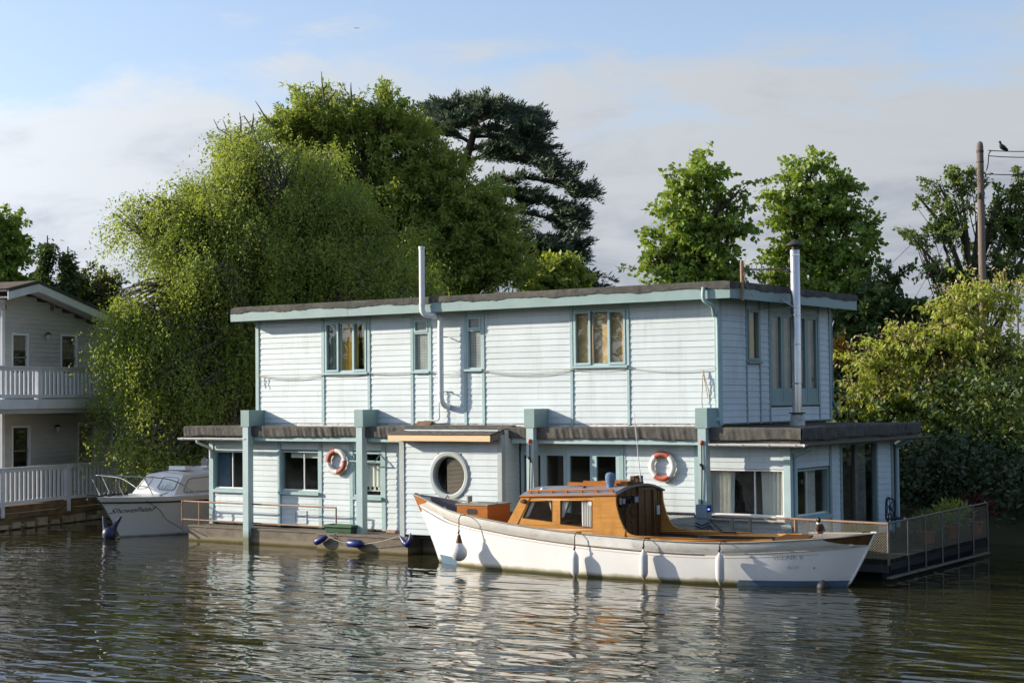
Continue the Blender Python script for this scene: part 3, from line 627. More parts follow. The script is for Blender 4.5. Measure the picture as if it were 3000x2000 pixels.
for i in range(9):
    if i % 2 == 0: mb.add([F(xs[i], -.09, 1.40), F(xs[i+1], -.09, 1.40), F(xs[i+1], -.09, 1.33), F(xs[i], -.09, 1.33)], [(0, 1, 2, 3)])
mb.add([F(-23.9, -.09, 1.33), F(-23.33, -.09, 1.33), F(-23.33, -.09, 1.30), F(-23.9, -.09, 1.30)], [(0, 1, 2, 3)])
mb.build('net_curtain', 'curtain_white', HB)
# louvred air vent low on the wall
p0 = onY(*zb(1145, 985), YW); p1 = onY(*zb(1255, 1110), YW)
mb = MB(); frame_rect(mb, F, p0[0], p1[0], p1[2], p0[2], .022, 0, .03); vt = mb.build('air_vent', 'paint_pale', HB)
for v in np.linspace(p1[2]+.03, p0[2]-.05, 8):
    mb = MB(); mb.slab([F(p0[0]+.02, .024, v), F(p1[0]-.02, .024, v), F(p1[0]-.02, .006, v+.03), F(p0[0]+.02, .006, v+.03)], (0, -.003, -.003)); mb.build('louvre', 'paint_pale', vt)

# ---- bay with the round window
BX0, BX1 = -22.27, -19.54; BZ1 = 2.62
cc = onY(*zc(685, 665), BY); RO, RI = .535, .405
CX, CZ = cc[0], cc[2]
# boards broken round the porthole
k = 0; v = ZD+.02
while v < BZ1+.05:
    h = PITCH_B; dzc = min(abs(v-CZ), abs(v+h-CZ)) if not (v < CZ < v+h) else 0
    if dzc < RI+.06:
        wcut = sqrt(max((RI+.07)**2-dzc**2, 0)); BOARDS.append(('F', BY, BX0+.12, CX-wcut, v, h)); BOARDS.append(('F', BY, CX+wcut, BX1-.1, v, h))
    else: BOARDS.append(('F', BY, BX0+.12, BX1-.1, v, h))
    v += h
mb = MB(); mb.box(BX0-.01, BX0+.12, BY-.03, BY+.1, ZD-.04, BZ1); mb.build('corner_board', 'ring_grey', HB)
mb = MB(); mb.box(BX1-.1, BX1+.012, BY-.03, BY+.1, ZD-.04, BZ1); mb.build('corner_board', 'ring_grey', HB)
# lining with a round hole
n = 48; ang = [2*pi*i/n for i in range(n)]
inner = [F(CX+RI*cos(a), YW-BY-.03, CZ+RI*sin(a)) for a in ang]
outer = []
for a in ang:
    c_, s_ = cos(a), sin(a); tx = ((BX1-.05-CX)/c_ if c_ > 0 else (BX0+.05-CX)/c_) if abs(c_) > 1e-6 else 1e9; tz = ((BZ1-CZ)/s_ if s_ > 0 else (ZD-CZ)/s_) if abs(s_) > 1e-6 else 1e9
    t_ = min(tx, tz); outer.append((CX+t_*c_, BY+.03, CZ+t_*s_))
mb = MB(); mb.grid([inner, outer], close=True); mb.build('bay_lining', 'interior', HB)
wallmb.box(BX0, BX0+.06, BY+.1, YW, ZD, BZ1)
for v in np.arange(ZD+.02, BZ1, PITCH_B): BOARDS.append(('E', BX1, BY+.1, YW-.02, v, PITCH_B))
wallmb.box(BX1-.07, BX1-.003, BY+.1, YW, ZD, BZ1)
# porthole: ring, glass, blind
mb = MB(); rows = []
for r, o in ((RI, -.10), (RI, .030), (RI+.03, .048), (RO-.035, .048), (RO, .028), (RO, .0)):
    rows.append([FB(CX+r*cos(a), o, CZ+r*sin(a)) for a in ang])
mb.grid(rows, close=True); pw = mb.build('porthole_window', 'ring_grey', HB, smooth=28)
mb = MB(); mb.add([FB(CX+RI*cos(a), -.03, CZ+RI*sin(a)) for a in ang], [tuple(range(n))]); mb.build('pane', 'glass', pw)
mb = MB()
for v in np.arange(CZ-RI+.02, CZ+RI-.02, .028):
    h_ = sqrt(RI**2-(v-CZ)**2); mb.add([FB(max(CX-h_, CX-.12), -.05, v), FB(CX+h_, -.05, v), FB(CX+h_, -.065, v+.020), FB(max(CX-h_, CX-.12), -.065, v+.020)], [(0, 1, 2, 3)])
mb.build('slatted_blind', 'interior', pw)
# bay roof: shingles, pine edge board
PX0, PX1, PY = -22.34, -19.60, 27.50
mb = MB()
z_lo, z_hi, y_hi = 2.625, 2.815, 28.44
nx, ny = 60, 7
for j in range(ny):
    t0, t1 = j/ny, (j+1)/ny
    for a in (0,):
        ya, yb = PY+(y_hi-PY)*t0, PY+(y_hi-PY)*t1; za, zb_ = z_lo+(z_hi-z_lo)*t0, z_lo+(z_hi-z_lo)*t1
        x_, k_ = PX0+.25*t0*0, 0
        off = (j % 2)*.15
        xa = PX0-.02
        while xa < PX1+.02-1e-6:
            xb = min(xa+.30-(off if xa < PX0 else 0), PX1+.02); h_ = .010+.006*random.random()
            mb.slab([(xa+.003, ya-.012, za+h_), (xb-.003, ya-.012, za+h_), (xb-.003, yb, zb_+h_*.4), (xa+.003, yb, zb_+h_*.4)], (0, 0, -.012)); xa = xb
br = MB().slab([(PX0, PY+.032, z_lo-.012), (PX1, PY+.032, z_lo-.012), (PX1, y_hi, z_hi-.012), (PX0, y_hi, z_hi-.012)], (0, 0, -.10)).build('bay_roof', 'felt', HB)
mb.build('shingles', 'shingle', br, kind='stuff')
MB().box(PX0, PX1, PY, PY+.03, 2.49, 2.612).build('edge_board', 'pine', HB)
MB().slab([(PX1+.002, PY+.031, 2.50), (PX1+.002, PY+.031, 2.61), (PX1+.002, y_hi, 2.80), (PX1+.002, y_hi, 2.62)], (.025, 0, 0)).build('edge_board', 'deck_wood', HB)
MB().slab([(PX0-.002, PY+.031, 2.50), (PX0-.002, PY+.031, 2.61), (PX0-.002, y_hi, 2.80), (PX0-.002, y_hi, 2.62)], (-.025, 0, 0)).build('edge_board', 'deck_wood', HB)
p = onY(1240, 1236, YW-.1)
MB().slab([(p[0]-.22, YW-.16, 2.80), (p[0]+.20, YW-.16, 2.80), (p[0]+.22, YW-.03, 2.90), (p[0]-.20, YW-.03, 2.90)], (0, .02, -.05)).build('pipe_cover', 'brown_box', HB)

# ---- glazed doors right of the bay, ring wall, big window
DX = [-19.47, -19.10, -18.92, -18.42, -18.262, -17.764, -17.605, -17.118, -17.009]
D0, D1 = ZD, 2.34
mb = MB(); tb(mb, F, -19.5, -17.0, -.06, .0, 2.255, ZS+.15); dd = mb.build('glazed_doors', 'paint_frame', HB)
mb = MB(); tb(mb, F, -19.5, -17.0, -.06, .0, ZD, ZD+.08); mb.build('threshold', 'paint_frame', dd)
lv = [(-19.5, -18.92), (-18.92, -18.34), (-18.335, -17.685), (-17.68, -17.06)]
for a, b in lv:
    mb = MB(); frame_rect(mb, F, a, b, ZD+.08, 2.255, .078, -.05, .012); tb(mb, F, a+.078, b-.078, -.05, .008, ZD+.158, ZD+.42); mb.build('door_leaf', 'paint_frame', dd)
    mb = MB(); tb(mb, F, a+.078, b-.078, -.024, -.018, ZD+.42, 2.177); mb.build('pane', 'glass', dd)
batten(F, -17.055, -16.95, ZD, ZS+.1, .03); batten(F, -16.945, -16.9, ZD, ZS+.1, .02)
panel('F', YW, -16.9, -15.314, ZD+.03, ZS+.1, LREF); lining(F, -17.0, -15.2, ZD, ZS+.2)
batten(F, -15.314, -15.23, ZD, ZS+.1)
bz0, bz1 = 1.04, 1.963
panel('F', YW, -15.23, -13.38, ZD+.03, bz0-.07, LREF); panel('F', YW, -15.23, -13.38, bz1+.01, ZS+.1, LREF)
lining(F, -15.25, -13.3, ZD, bz0); lining(F, -15.25, -13.3, bz1, ZS+.2); lining(F, -15.25, -15.02, ZD, ZS+.2)
panel('F', YW, -15.23, -15.03, bz0-.07, bz1+.01, LREF)
slider(F, -15.02, -13.385, bz0, bz1, [-14.03], frame='paint_white')
mb = MB(); curtain(mb, F, -15.0, -14.50, -.115, bz0+.03, bz1, 6, .035, .1); mb.build('curtain', 'curtain_white', HB, smooth=80)
mb = MB(); curtain(mb, F, -13.92, -13.42, -.115, bz0+.03, bz1, 6, .035, .1); mb.build('curtain', 'curtain_white', HB, smooth=80)
mb = MB(); mb.box(-13.38, XEL+.03, YW-.035, YW+.09, ZD-.05, ZS+.1); mb.build('corner_board', 'paint_post', HB)
# grey grille low on this wall
p0 = onY(*z6(965, 1000), YW); p1 = onY(*z6(1085, 1045), YW)
mb = MB(); frame_rect(mb, F, p0[0], p1[0], p1[2]-.03, p0[2], .02, 0, .025); vt = mb.build('air_vent', 'paint_trim', HB)
for v in np.linspace(p1[2]-.01, p0[2]-.04, 4):
    mb = MB(); mb.slab([F(p0[0]+.02, .02, v), F(p1[0]-.02, .02, v), F(p1[0]-.02, .004, v+.03), F(p0[0]+.02, .004, v+.03)], (0, -.003, -.003)); mb.build('louvre', 'paint_trim', vt)

# ---- lower end wall
ew0, ew1, ez0, ez1 = 28.80, 30.28, 1.02, 1.95
panel('E', XEL, YW+.09, 30.40, 1.98, ZS+.1, LREF); panel('E', XEL, YW+.09, 30.40, ZD+.03, ez0-.06, LREF)
lining(EL, YW+.07, 30.45, 1.95, ZS+.2); lining(EL, YW+.07, 30.45, ZD, ez0); lining(EL, YW+.07, 28.80, ZD, ZS+.2); lining(EL, 30.28, 30.9, ZD, ZS+.2)
panel('E', XEL, YW+.09, 28.78, ez0-.06, 1.98, LREF)
slider(EL, ew0, ew1, ez0, ez1, [29.36], frame='paint_trim')
mb = MB(); curtain(mb, EL, 29.45, 29.95, -.12, ez0+.03, ez1, 5, .035); mb.build('curtain', 'curtain_white', HB, smooth=80)
batten(EL, 30.34, 30.43, ZD, ZS+.1, .03, 'paint_teal')
panel('E', XEL, 30.43, 30.87, ZD+.03, ZS+.1, LREF); batten(EL, 30.87, 30.93, ZD, ZS+.1, .03, 'paint_teal')
mb = MB(); frame_rect(mb, EL, 30.93, 32.85, ZD, 2.42, .06, -.08, .02); pd = mb.build('patio_door', 'paint_teal', HB)
mb = MB(); tb(mb, EL, 31.68, 31.80, -.07, .0, ZD+.06, 2.36); mb.build('mullion', 'rail_pale', pd)
mb = MB(); tb(mb, EL, 30.99, 32.79, -.045, -.038, ZD+.06, 2.36); mb.build('pane', 'glass', pd)
mb = MB(); curtain(mb, EL, 32.1, 32.75, -.2, ZD+.1, 2.36, 5, .04); mb.build('curtain', 'curtain_grey', HB, smooth=80)
panel('E', XEL, 32.9, 33.63, ZD+.03, ZS+.1, LREF); lining(EL, 32.85, 33.9, ZD, ZS+.2); lining(EL, 30.9, 32.9, 2.40, ZS+.2)
mb = MB(); mb.box(XEL-.09, XEL+.03, 33.63, 33.75, ZD-.05, ZS+.1); mb.build('corner_board', 'paint_teal', HB)
wallmb.box(XLL, XLL+.07, YW+.07, YBL, ZD, ZS+.2); wallmb.box(XLL, XEL-.07, YBL-.07, YBL, ZD, ZS+.2)
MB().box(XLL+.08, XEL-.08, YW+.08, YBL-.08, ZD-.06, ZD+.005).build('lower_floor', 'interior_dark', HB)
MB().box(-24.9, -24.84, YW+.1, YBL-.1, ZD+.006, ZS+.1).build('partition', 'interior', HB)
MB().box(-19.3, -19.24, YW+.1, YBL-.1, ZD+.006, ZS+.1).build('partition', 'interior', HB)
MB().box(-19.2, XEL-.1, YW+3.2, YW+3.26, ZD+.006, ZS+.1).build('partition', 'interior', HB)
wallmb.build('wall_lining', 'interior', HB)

# ---- lower roof: thick wrinkled felt edge, fascia, gutters
LX0, LX1, LY0, LY1 = -29.255, -12.831, 28.10, 34.33
MB().box(LX0+.05, LX1-.05, LY0+.05, LY1-.02, 2.56, 2.772).build('roof_deck', 'felt', HB)
def felt_roll(p0, p1, on, n, za=2.79, zb_=2.545):
    p0 = np.array(p0, float); p1 = np.array(p1, float); on = np.array(on, float); Ls = np.linalg.norm(p1-p0); rows = []
    ph = RNG.random(8)*20
    prof = [(-.16, 1.0), (-.01, 1.0), (.012, .975), (.018, .86), (.018, .7), (.018, .5), (.018, .3), (.018, .12), (.012, .01), (-.02, 0)]
    for o, h in prof:
        r = []
        for t in np.linspace(0, 1, n):
            s = t*Ls; a = .5+.5*sin(s*.9+ph[5]); fold = (.35+.65*a)*(sin(s*21+2.2*sin(s*3.7+ph[0])+h*1.6)*.8+sin(s*43+h*3+2*sin(s*5)+ph[1])*.45+.6*sin(s*8.1+ph[2]+h*2))*.015*min(1, (1-h)*2.5+.1)*(h > 0)
            sag = (.012*sin(s*1.7+ph[3])+.008*sin(s*4.1+ph[4]))*(1-h)+.008*sin(s*1.1+ph[6])*h
            r.append(p0+(p1-p0)*t+on*(o+fold)+np.array([0, 0, zb_+(za-zb_)*h+sag]))
        rows.append(r)
    return rows
mb = MB(); mb.grid(felt_roll((LX0, LY0, 0), (LX1, LY0, 0), (0, -1, 0), 1100)); mb.build('felt_edge', 'felt', HB, smooth=70)
mb = MB(); mb.grid(felt_roll((LX1, LY0-.02, 0), (LX1, LY1, 0), (1, 0, 0), 160)); mb.build('felt_edge', 'felt', HB, smooth=70)
mb = MB(); mb.grid(felt_roll((LX0, LY0-.02, 0), (LX0, LY1, 0), (-1, 0, 0), 120)); mb.build('felt_edge', 'felt', HB, smooth=70)
for a, b in ((-27.0, -22.36), (-19.5, -14.9)): MB().box(a, b, 28.15, 28.18, 2.44, 2.55).build('fascia', 'paint_frame', HB)
MB().box(LX0+.06, -27.0, 28.16, 28.19, 2.46, 2.55).build('fascia', 'deck_wood', HB)
MB().box(-14.9, LX1-.06, 28.16, 28.19, 2.46, 2.55).build('fascia', 'deck_wood', HB)
MB().box(LX1-.09, LX1-.06, 28.19, LY1, 2.46, 2.55).build('fascia', 'deck_wood', HB)
MB().box(LX0+.05, LX1-.09, 28.19, LY1-.03, 2.535, 2.558).build('soffit', 'soffit', HB)
def gutter(p0, p1, n_br, m_='pvc_white'):
    p0 = np.array(p0, float); p1 = np.array(p1, float); d = (p1-p0)/np.linalg.norm(p1-p0); side = np.cross(d, (0, 0, 1.)); rows = []
    for p in (p0, p1): rows.append([p+side*(.055*cos(a))+np.array([0, 0, .055*sin(a)]) for a in np.linspace(pi, 2*pi, 9)]+[p+side*(.048*cos(a))+np.array([0, 0, .048*sin(a)]) for a in np.linspace(2*pi, pi, 9)])
    mb = MB(); mb.grid(rows, close=True); mb.add(rows[0], [tuple(range(18))]); mb.add(rows[1], [tuple(range(18))])
    g = mb.build('gutter', m_, HB, smooth=50)
    for t in np.linspace(.08, .92, n_br):
        c = p0+(p1-p0)*t; mb = MB(); mb.grid([[c+d*o+side*(r_*cos(a))+np.array([0, 0, r_*sin(a)]) for a in np.linspace(pi, 2*pi, 9)] for o, r_ in ((-.018, .057), (-.018, .064), (.018, .064), (.018, .057))]); mb.build('bracket', m_, g)
gutter((LX0-.08, 28.0, 2.50), (-27.07, 28.0, 2.50), 4)
gutter((-14.72, 28.0, 2.475), (LX1+.09, 28.0, 2.475), 4)
gutter((LX1+.08, 28.06, 2.475), (LX1+.08, LY1+.15, 2.475), 5, 'rail_pale')
# downpipes
mb = MB(); mb.tube(bez([(-28.72, 28.02, 2.46), (-28.72, 28.04, 2.38), (-28.62, 28.30, 2.26), (-28.70, 28.44, 2.18), (-28.70, 28.44, 2.0)], 6), .034, 10); mb.build('downpipe', 'pvc_white', HB, smooth=True)
mb = MB(); q0 = onY(*z5(160, 520), 27.99); mb.tube(bez([(q0[0], 27.99, 5.52), (q0[0], 27.99, 5.27), (q0[0]+.12, 28.1, 5.16), (XE-.02, 28.38, 4.98), (XE+.03, 28.42, 4.9), (XE+.03, 28.42, 3.05), (XE+.02, 28.40, 2.95), (XE-.12, 28.15, 2.82)], 6), .038, 10); mb.build('downpipe', 'paint_trim', HB, smooth=True)
mb = MB(); mb.tube([(XE-.02, YB+.12, 5.3), (XE-.02, YB+.12, 3.3), (XE-.02, YB+.5, 2.95)], .04, 10); mb.build('downpipe', 'paint_teal', HB, smooth=True)
mb = MB(); mb.tube(bez([(LX1+.05, 28.5, 2.42), (LX1-.05, 28.55, 2.36), (XEL+.06, 28.62, 2.22), (XEL+.05, 28.66, 2.1), (XEL+.05, 28.66, .5)], 6), .036, 10); mb.build('downpipe', 'paint_frame', HB, smooth=True)
mb = MB(); mb.tube(bez([(LX1+.0, 33.75, 2.42), (XEL+.06, 33.86, 2.25), (XEL+.05, 33.88, 2.1), (XEL+.05, 33.88, .5)], 6), .05, 10); mb.build('downpipe', 'paint_frame', HB, smooth=True)

# ---- beams and posts
bx = [(-26.98-.235, -26.98), (-23.62+.03, -23.33), (-19.05, -18.79), (-15.0, -14.74)]
for i, (a, b) in enumerate(bx):
    p_l = [(217, 297), (1325, 1410)]
    if i < 2:
        q = z3(p_l[i][0], 1350), z3(p_l[i][1], 1350)
    elif i == 2: q = z4(785, 1420), z4(884, 1420)
    else: q = z6(650, 110), z6(745, 110)
    a = onY(*q[0], YW-.55)[0]; b = onY(*q[1], YW-.55)[0]
    mb = MB(); mb.box(a, b, YW-.55, YW+.05, 2.775, 3.165); mb.build('beam_end', 'paint_teal', HB)
    c = (a+b)/2
    zf = -1.4 if i == 0 else ZD-.06
    mb = MB(); mb.box(c-.088, c+.088, YW-.535, YW-.36, zf, 2.774); mb.build('post', 'paint_post', HB)

# ---- flue pipes
mb = MB()
vx = onY(1180+436/3.92, 860+800/3.92, YW-.25)[0]; ux = onY(1236, 800, 27.92)[0]; ztop = onY(1235, 722, 27.92)[2]
mb.tube(bez([(ux, 27.92, ztop), (ux, 27.92, 5.8), (ux, 27.92, 5.42)], 3)+bez([(ux, 27.92, 5.38), (ux+.02, 27.93, 5.28), (ux+.10, 27.99, 5.22), (ux+.2, 28.08, 5.21), (vx-.2, 28.2, 5.22), (vx-.06, 28.25, 5.19), (vx, 28.25, 5.10), (vx, 28.25, 4.95)], 5), .062, 14)
mb.tube([(vx, 28.25, 5.0), (vx, 28.25, 3.45)], .064, 14); mb.tube(bez([(vx, 28.25, 3.45), (vx+.01, 28.27, 3.33), (vx+.03, 28.36, 3.24), (vx+.04, 28.47, 3.21)], 5), .062, 14)
fl = mb.build('flue_pipe', 'pvc_white', HB, smooth=50)
for z_ in (5.43, 3.5, ztop-.06):
    mb = MB(); mb.tube([((ux if z_ > 5 else vx), (27.92 if z_ > 5 else 28.25), z_), ((ux if z_ > 5 else vx), (27.92 if z_ > 5 else 28.25), z_+.06)], .07, 14); mb.build('collar', 'pvc_white', fl, smooth=50)
mb = MB(); mb.tube(bez([(vx+.03, 28.46, 4.75), (vx+.03, 28.26, 4.75)], 2), .012, 6); mb.tube([(vx+.03, 28.46, 3.55), (vx+.03, 28.26, 3.55)], .012, 6); mb.build('clip', 'dark_metal', fl)
mb = MB(); mb.tube(bez([(vx-.05, 28.40, 3.60), (vx-.13, 28.40, 3.60), (vx-.17, 28.40, 3.55), (vx-.17, 28.40, 3.1), (vx-.17, 28.39, 2.96), (vx-.24, 28.38, 2.92), (vx-.55, 28.36, 2.92)], 5), .02, 8); mb.build('overflow_pipe', 'pvc_white', HB, smooth=True)
fp = onX(2336, 1228, -14.02); fy = fp[1]; fxx = -14.02
ft = onX(2331, 705, fxx)[2]
mb = MB(); R_ = .098
zs = [2.98, 3.7, 3.72, 4.55, 4.57, 5.38, 5.40, ft-.22]
mb.lathe((fxx, fy, 0), [(R_, 2.95), (R_, ft-.20), (R_*.9, ft-.19)], 24); st = mb.build('stove_flue', 'steel', HB, smooth=50)
for z_ in (3.62, 4.42, 5.02, 5.18, ft-.32):
    mb = MB(); mb.lathe((fxx, fy, 0), [(R_*1.06, z_), (R_*1.06, z_+.035)], 24); mb.build('joint_band', 'chrome', st, smooth=50)
mb = MB(); mb.lathe((fxx, fy, 0), [(.16, 2.77), (.155, 2.85), (.125, 3.0), (.11, 3.02)], 24); mb.build('flashing_cone', 'lead_flash', st, smooth=50)
mb = MB(); mb.lathe((fxx, fy, 0), [(.17, 3.02), (.17, 3.045)], 24); mb.build('storm_collar', 'dark_metal', st, smooth=50)
mb = MB(); mb.lathe((fxx, fy, 0), [(.065, ft-.2), (.065, ft-.09)], 16); mb.lathe((fxx, fy, 0), [(.175, ft-.10), (.175, ft-.085), (.06, ft-.005), (.02, ft+.02)], 24); mb.build('cowl', 'dark_metal', st, smooth=50)
mb = MB(); mb.tube([(XE, fy, 5.20), (fxx, fy, 5.20)], .014, 6); mb.tube([(RX1, fy-.14, 5.36), (fxx+.0, fy-.11, 5.20)], .012, 6); mb.build('bracket', 'steel', st)

# ---- pontoon floats and decks
MB().box(-29.09, -24.62, 28.08, 34.0, -1.0, .33).build('pontoon', 'concrete', HB)
MB().box(-24.60, -21.98, 27.72, 34.0, -1.0, .34).build('pontoon', 'concrete', HB)
MB().box(-21.94, -13.4, 28.2, 34.0, -1.0, .34).build('pontoon', 'concrete', HB)
for y in np.arange(28.06, 28.45, .12): MB().box(-29.1, -24.61, y, y+.112, .331, .375+.006*random.random()).build('deck_plank', 'deck_wood', HB)
for y in np.arange(27.70, 28.45, .12): MB().box(-24.6, -21.97, y, y+.112, .341, .385+.006*random.random()).build('deck_plank', 'deck_wood', HB)
for y in np.arange(28.06, 28.45, .12): MB().box(-21.95, -13.35, y, y+.112, .341, .385+.006*random.random()).build('deck_plank', 'deck_wood', HB)
# right-hand deck beyond the end wall
DXR, DYF = onY(*z9(868, 1245), 28.05)[0], 28.05
DYB = onX(*z9(1700, 1045), DXR)[1]
k = 0
for y in np.arange(DYF, DYB, .30): MB().box(-13.34, DXR, y, min(y+.285, DYB), .33, .40+.006*random.random()).build('deck_plank', 'deck_dark', HB)
MB().box(-13.3, DXR-.03, DYF+.02, DYF+.07, .16, .328).build('deck_beam', 'dark_edge', HB)
MB().box(DXR-.05, DXR-.002, DYF+.071, DYB, .20, .328).build('deck_beam', 'black', HB)
MB().box(DXR-.05, DXR+.03, DYF, DYB, .05, .085).build('deck_beam', 'deck_wood', HB)
MB().box(-13.3, DXR-.25, DYF+.3, DYB-.2, -1, .15).build('pontoon', 'black', HB)
# chain-link fence on the deck
RZ = .40+.66
mb = MB(); mb.tube([(-17.4, DYF, RZ+.02), (-15.1, DYF, RZ+.03)], .03, 6); mb.tube([(-15.1, DYF, RZ+.0), (-13.35, DYF, RZ-.0)], .03, 6); fen = mb.build('fence', 'rail_old', HB)
mb = MB(); mb.tube([(-13.35, DYF-.02, RZ+.02), (DXR, DYF-.02, RZ-.01)], .022, 8); mb.build('rail', 'rust', fen)
mb = MB(); mb.tube([(DXR, DYF, RZ), (DXR, DYB-.1, RZ+.05)], .018, 8); mb.build('rail', 'rail_pale', fen)
for x in (-16.8, -14.28, -13.9, -13.0, -12.7): MB().box(x-.022, x+.022, DYF-.02, DYF+.03, .40, RZ).build('fence_post', 'rail_old', fen)
mb = MB(); mb.tube([(-12.95, DYF-.02, .40), (-12.95, DYF-.02, RZ)], .025, 8); mb.build('fence_post', 'rust', fen)
mb = MB(); mb.tube([(DXR, DYF-.01, .30), (DXR, DYF-.01, RZ+.02)], .028, 8); mb.build('fence_post', 'rail_pale', fen)
nyp = 6
for i in range(1, nyp+1):
    y = DYF+(DYB-.1-DYF)*i/nyp
    mb = MB(); mb.tube([(DXR+.02, y, .06), (DXR+.02, y, RZ-.02+.05*i/nyp), (DXR-.05, y, RZ+.03+.05*i/nyp)], .016, 6); mb.build('fence_post', 'rail_pale', fen)
def netting(p0, p1, z0, z1, cell=.05, r=.0034):
    p0 = np.array(p0, float); p1 = np.array(p1, float); Ls = np.linalg.norm(p1-p0); d = (p1-p0)/Ls; H_ = z1-z0; mb = MB(); s = -H_
    nn = np.cross(d, (0, 0, 1.))
    while s < Ls:
        for sg in (1, -1):
            a, b = s, s+H_
            za, zb_ = (z0, z1) if sg > 0 else (z1, z0)
            if a < 0: za = za+(zb_-za)*(-a/H_); a = 0
            if b > Ls: zb_ = za+(zb_-za)*((Ls-a)/(b-a)); b = Ls
            if b-a > .01:
                q0 = p0+d*a; q1 = p0+d*b; off = d*r*1.6
                q0 = np.array([q0[0], q0[1], za]); q1 = np.array([q1[0], q1[1], zb_])
                mb.add([q0-off, q0+off, q1+off, q1-off], [(0, 1, 2, 3)])
        s += cell
    return mb
netting((-17.4, DYF, 0), (-13.35, DYF, 0), .40, RZ, .05).build('netting', 'wire', fen, kind='stuff')
netting((-13.35, DYF-.02, 0), (DXR, DYF-.02, 0), .40, RZ, .05).build('netting', 'wire', fen, kind='stuff')
netting((DXR, DYF, 0), (DXR, DYB-.1, 0), .34, RZ, .055).build('netting', 'wire', fen, kind='stuff')
# rusty hand rail along the left float
mb = MB(); A_ = onY(*zb(105, 900), 28.12); B_ = onY(*zb(1520, 960), 28.12); C_ = onY(*zb(105, 1065), 28.12)
mb.tube([A_, B_], .022, 8); lr = mb.build('hand_rail', 'rust', HB, smooth=True)
mb = MB(); mb.tube([(A_[0], 28.12, C_[2]), (B_[0], 28.12, C_[2]-.02)], .018, 8); mb.build('rail', 'rust', lr, smooth=True)
for px in (105, 262, 1520):
    x = onY(*zb(px, 1000), 28.12)[0]; mb = MB(); mb.tube([(x, 28.12, .34 if px > 200 else .30), (x, 28.12, A_[2]+(.0 if px < 1000 else B_[2]-A_[2]))], .02, 8); mb.build('rail_post', 'rust', lr, smooth=True)

# ---- the weatherboards: each one a piece of its own
def board_mesh(mt_):
    mb = MB(); h = PITCH_B
    mb.add([(0, 0, 0), (0, -.014, 0), (0, -.0155, .010), (0, -.004, h), (0, 0, h), (1, 0, 0), (1, -.014, 0), (1, -.0155, .010), (1, -.004, h), (1, 0, h)],
           [(0, 1, 6, 5), (1, 2, 7, 6), (2, 3, 8, 7), (3, 4, 9, 8), (0, 4, 3, 2, 1), (5, 6, 7, 8, 9)])
    return mb.mesh('weatherboard', mt_)
bmesh_ = board_mesh('paint_pale')
BOARDS.sort(key=lambda b: -(b[3]-b[2])*b[5]*(1.0 if b[0] == 'F' else .55))
org = ORG[HB.name]; rest = MB()
for i, (kind, pl, u0, u1, v, h) in enumerate(BOARDS):
    jit = random.uniform(-.0025, .0025)
    if i < 298:
        o = new_obj('weatherboard', bmesh_, HB)
        if kind == 'F': o.location = Vector((u0, pl+jit, v))-Vector(org)
        else: o.location = Vector((pl+jit, u0, v))-Vector(org); o.rotation_euler = (0, 0, pi/2)
        o.scale = (u1-u0, 1, h/PITCH_B)
    else:
        T = TF(pl) if kind == 'F' else TE(pl); q = [(0, 0), (.014, 0), (.0155, .010), (.004, h), (0, h)]
        rest.add([T(u0, a, v+b) for a, b in q]+[T(u1, a, v+b) for a, b in q], [(0, 1, 6, 5), (1, 2, 7, 6), (2, 3, 8, 7), (3, 4, 9, 8), (0, 4, 3, 2, 1), (5, 6, 7, 8, 9)])
if rest.v: rest.build('narrow_weatherboard', 'paint_pale', HB, kind='stuff')
# ================================================================== small things on the houseboat
def fit_text(body, size, shear, spacing, place, hull_bvh, cast, off, name, mt_, parent):
    """lettering laid on a curved hull: flat text is cast onto the hull's surface"""
    cu = bpy.data.curves.new(name, 'FONT'); cu.body = body; cu.size = size; cu.shear = shear; cu.space_character = spacing; cu.align_x = 'LEFT'; cu.resolution_u = 3
    o = bpy.data.objects.new(name, cu); COL.objects.link(o); bpy.context.view_layer.update()
    me = bpy.data.meshes.new_from_object(o.evaluated_get(bpy.context.evaluated_depsgraph_get())); COL.objects.unlink(o); bpy.data.objects.remove(o)
    bm = bmesh.new(); bm.from_mesh(me); bmesh.ops.subdivide_edges(bm, edges=[e for e in bm.edges if e.calc_length() > size*.25], cuts=2, use_grid_fill=False); bmesh.ops.triangulate(bm, faces=bm.faces)
    org_ = Vector(ORG[parent.name]); cd = Vector(cast)
    for v in bm.verts:
        p = Vector(place(v.co.x, v.co.y)); hit = hull_bvh.ray_cast(p-cd*2, cd)
        v.co = ((hit[0] if hit[0] else p)-cd*off)-org_
    bm.to_mesh(me); bm.free(); me.materials.clear(); me.materials.append(MT[mt_]); ob = new_obj(name, me, parent); return ob

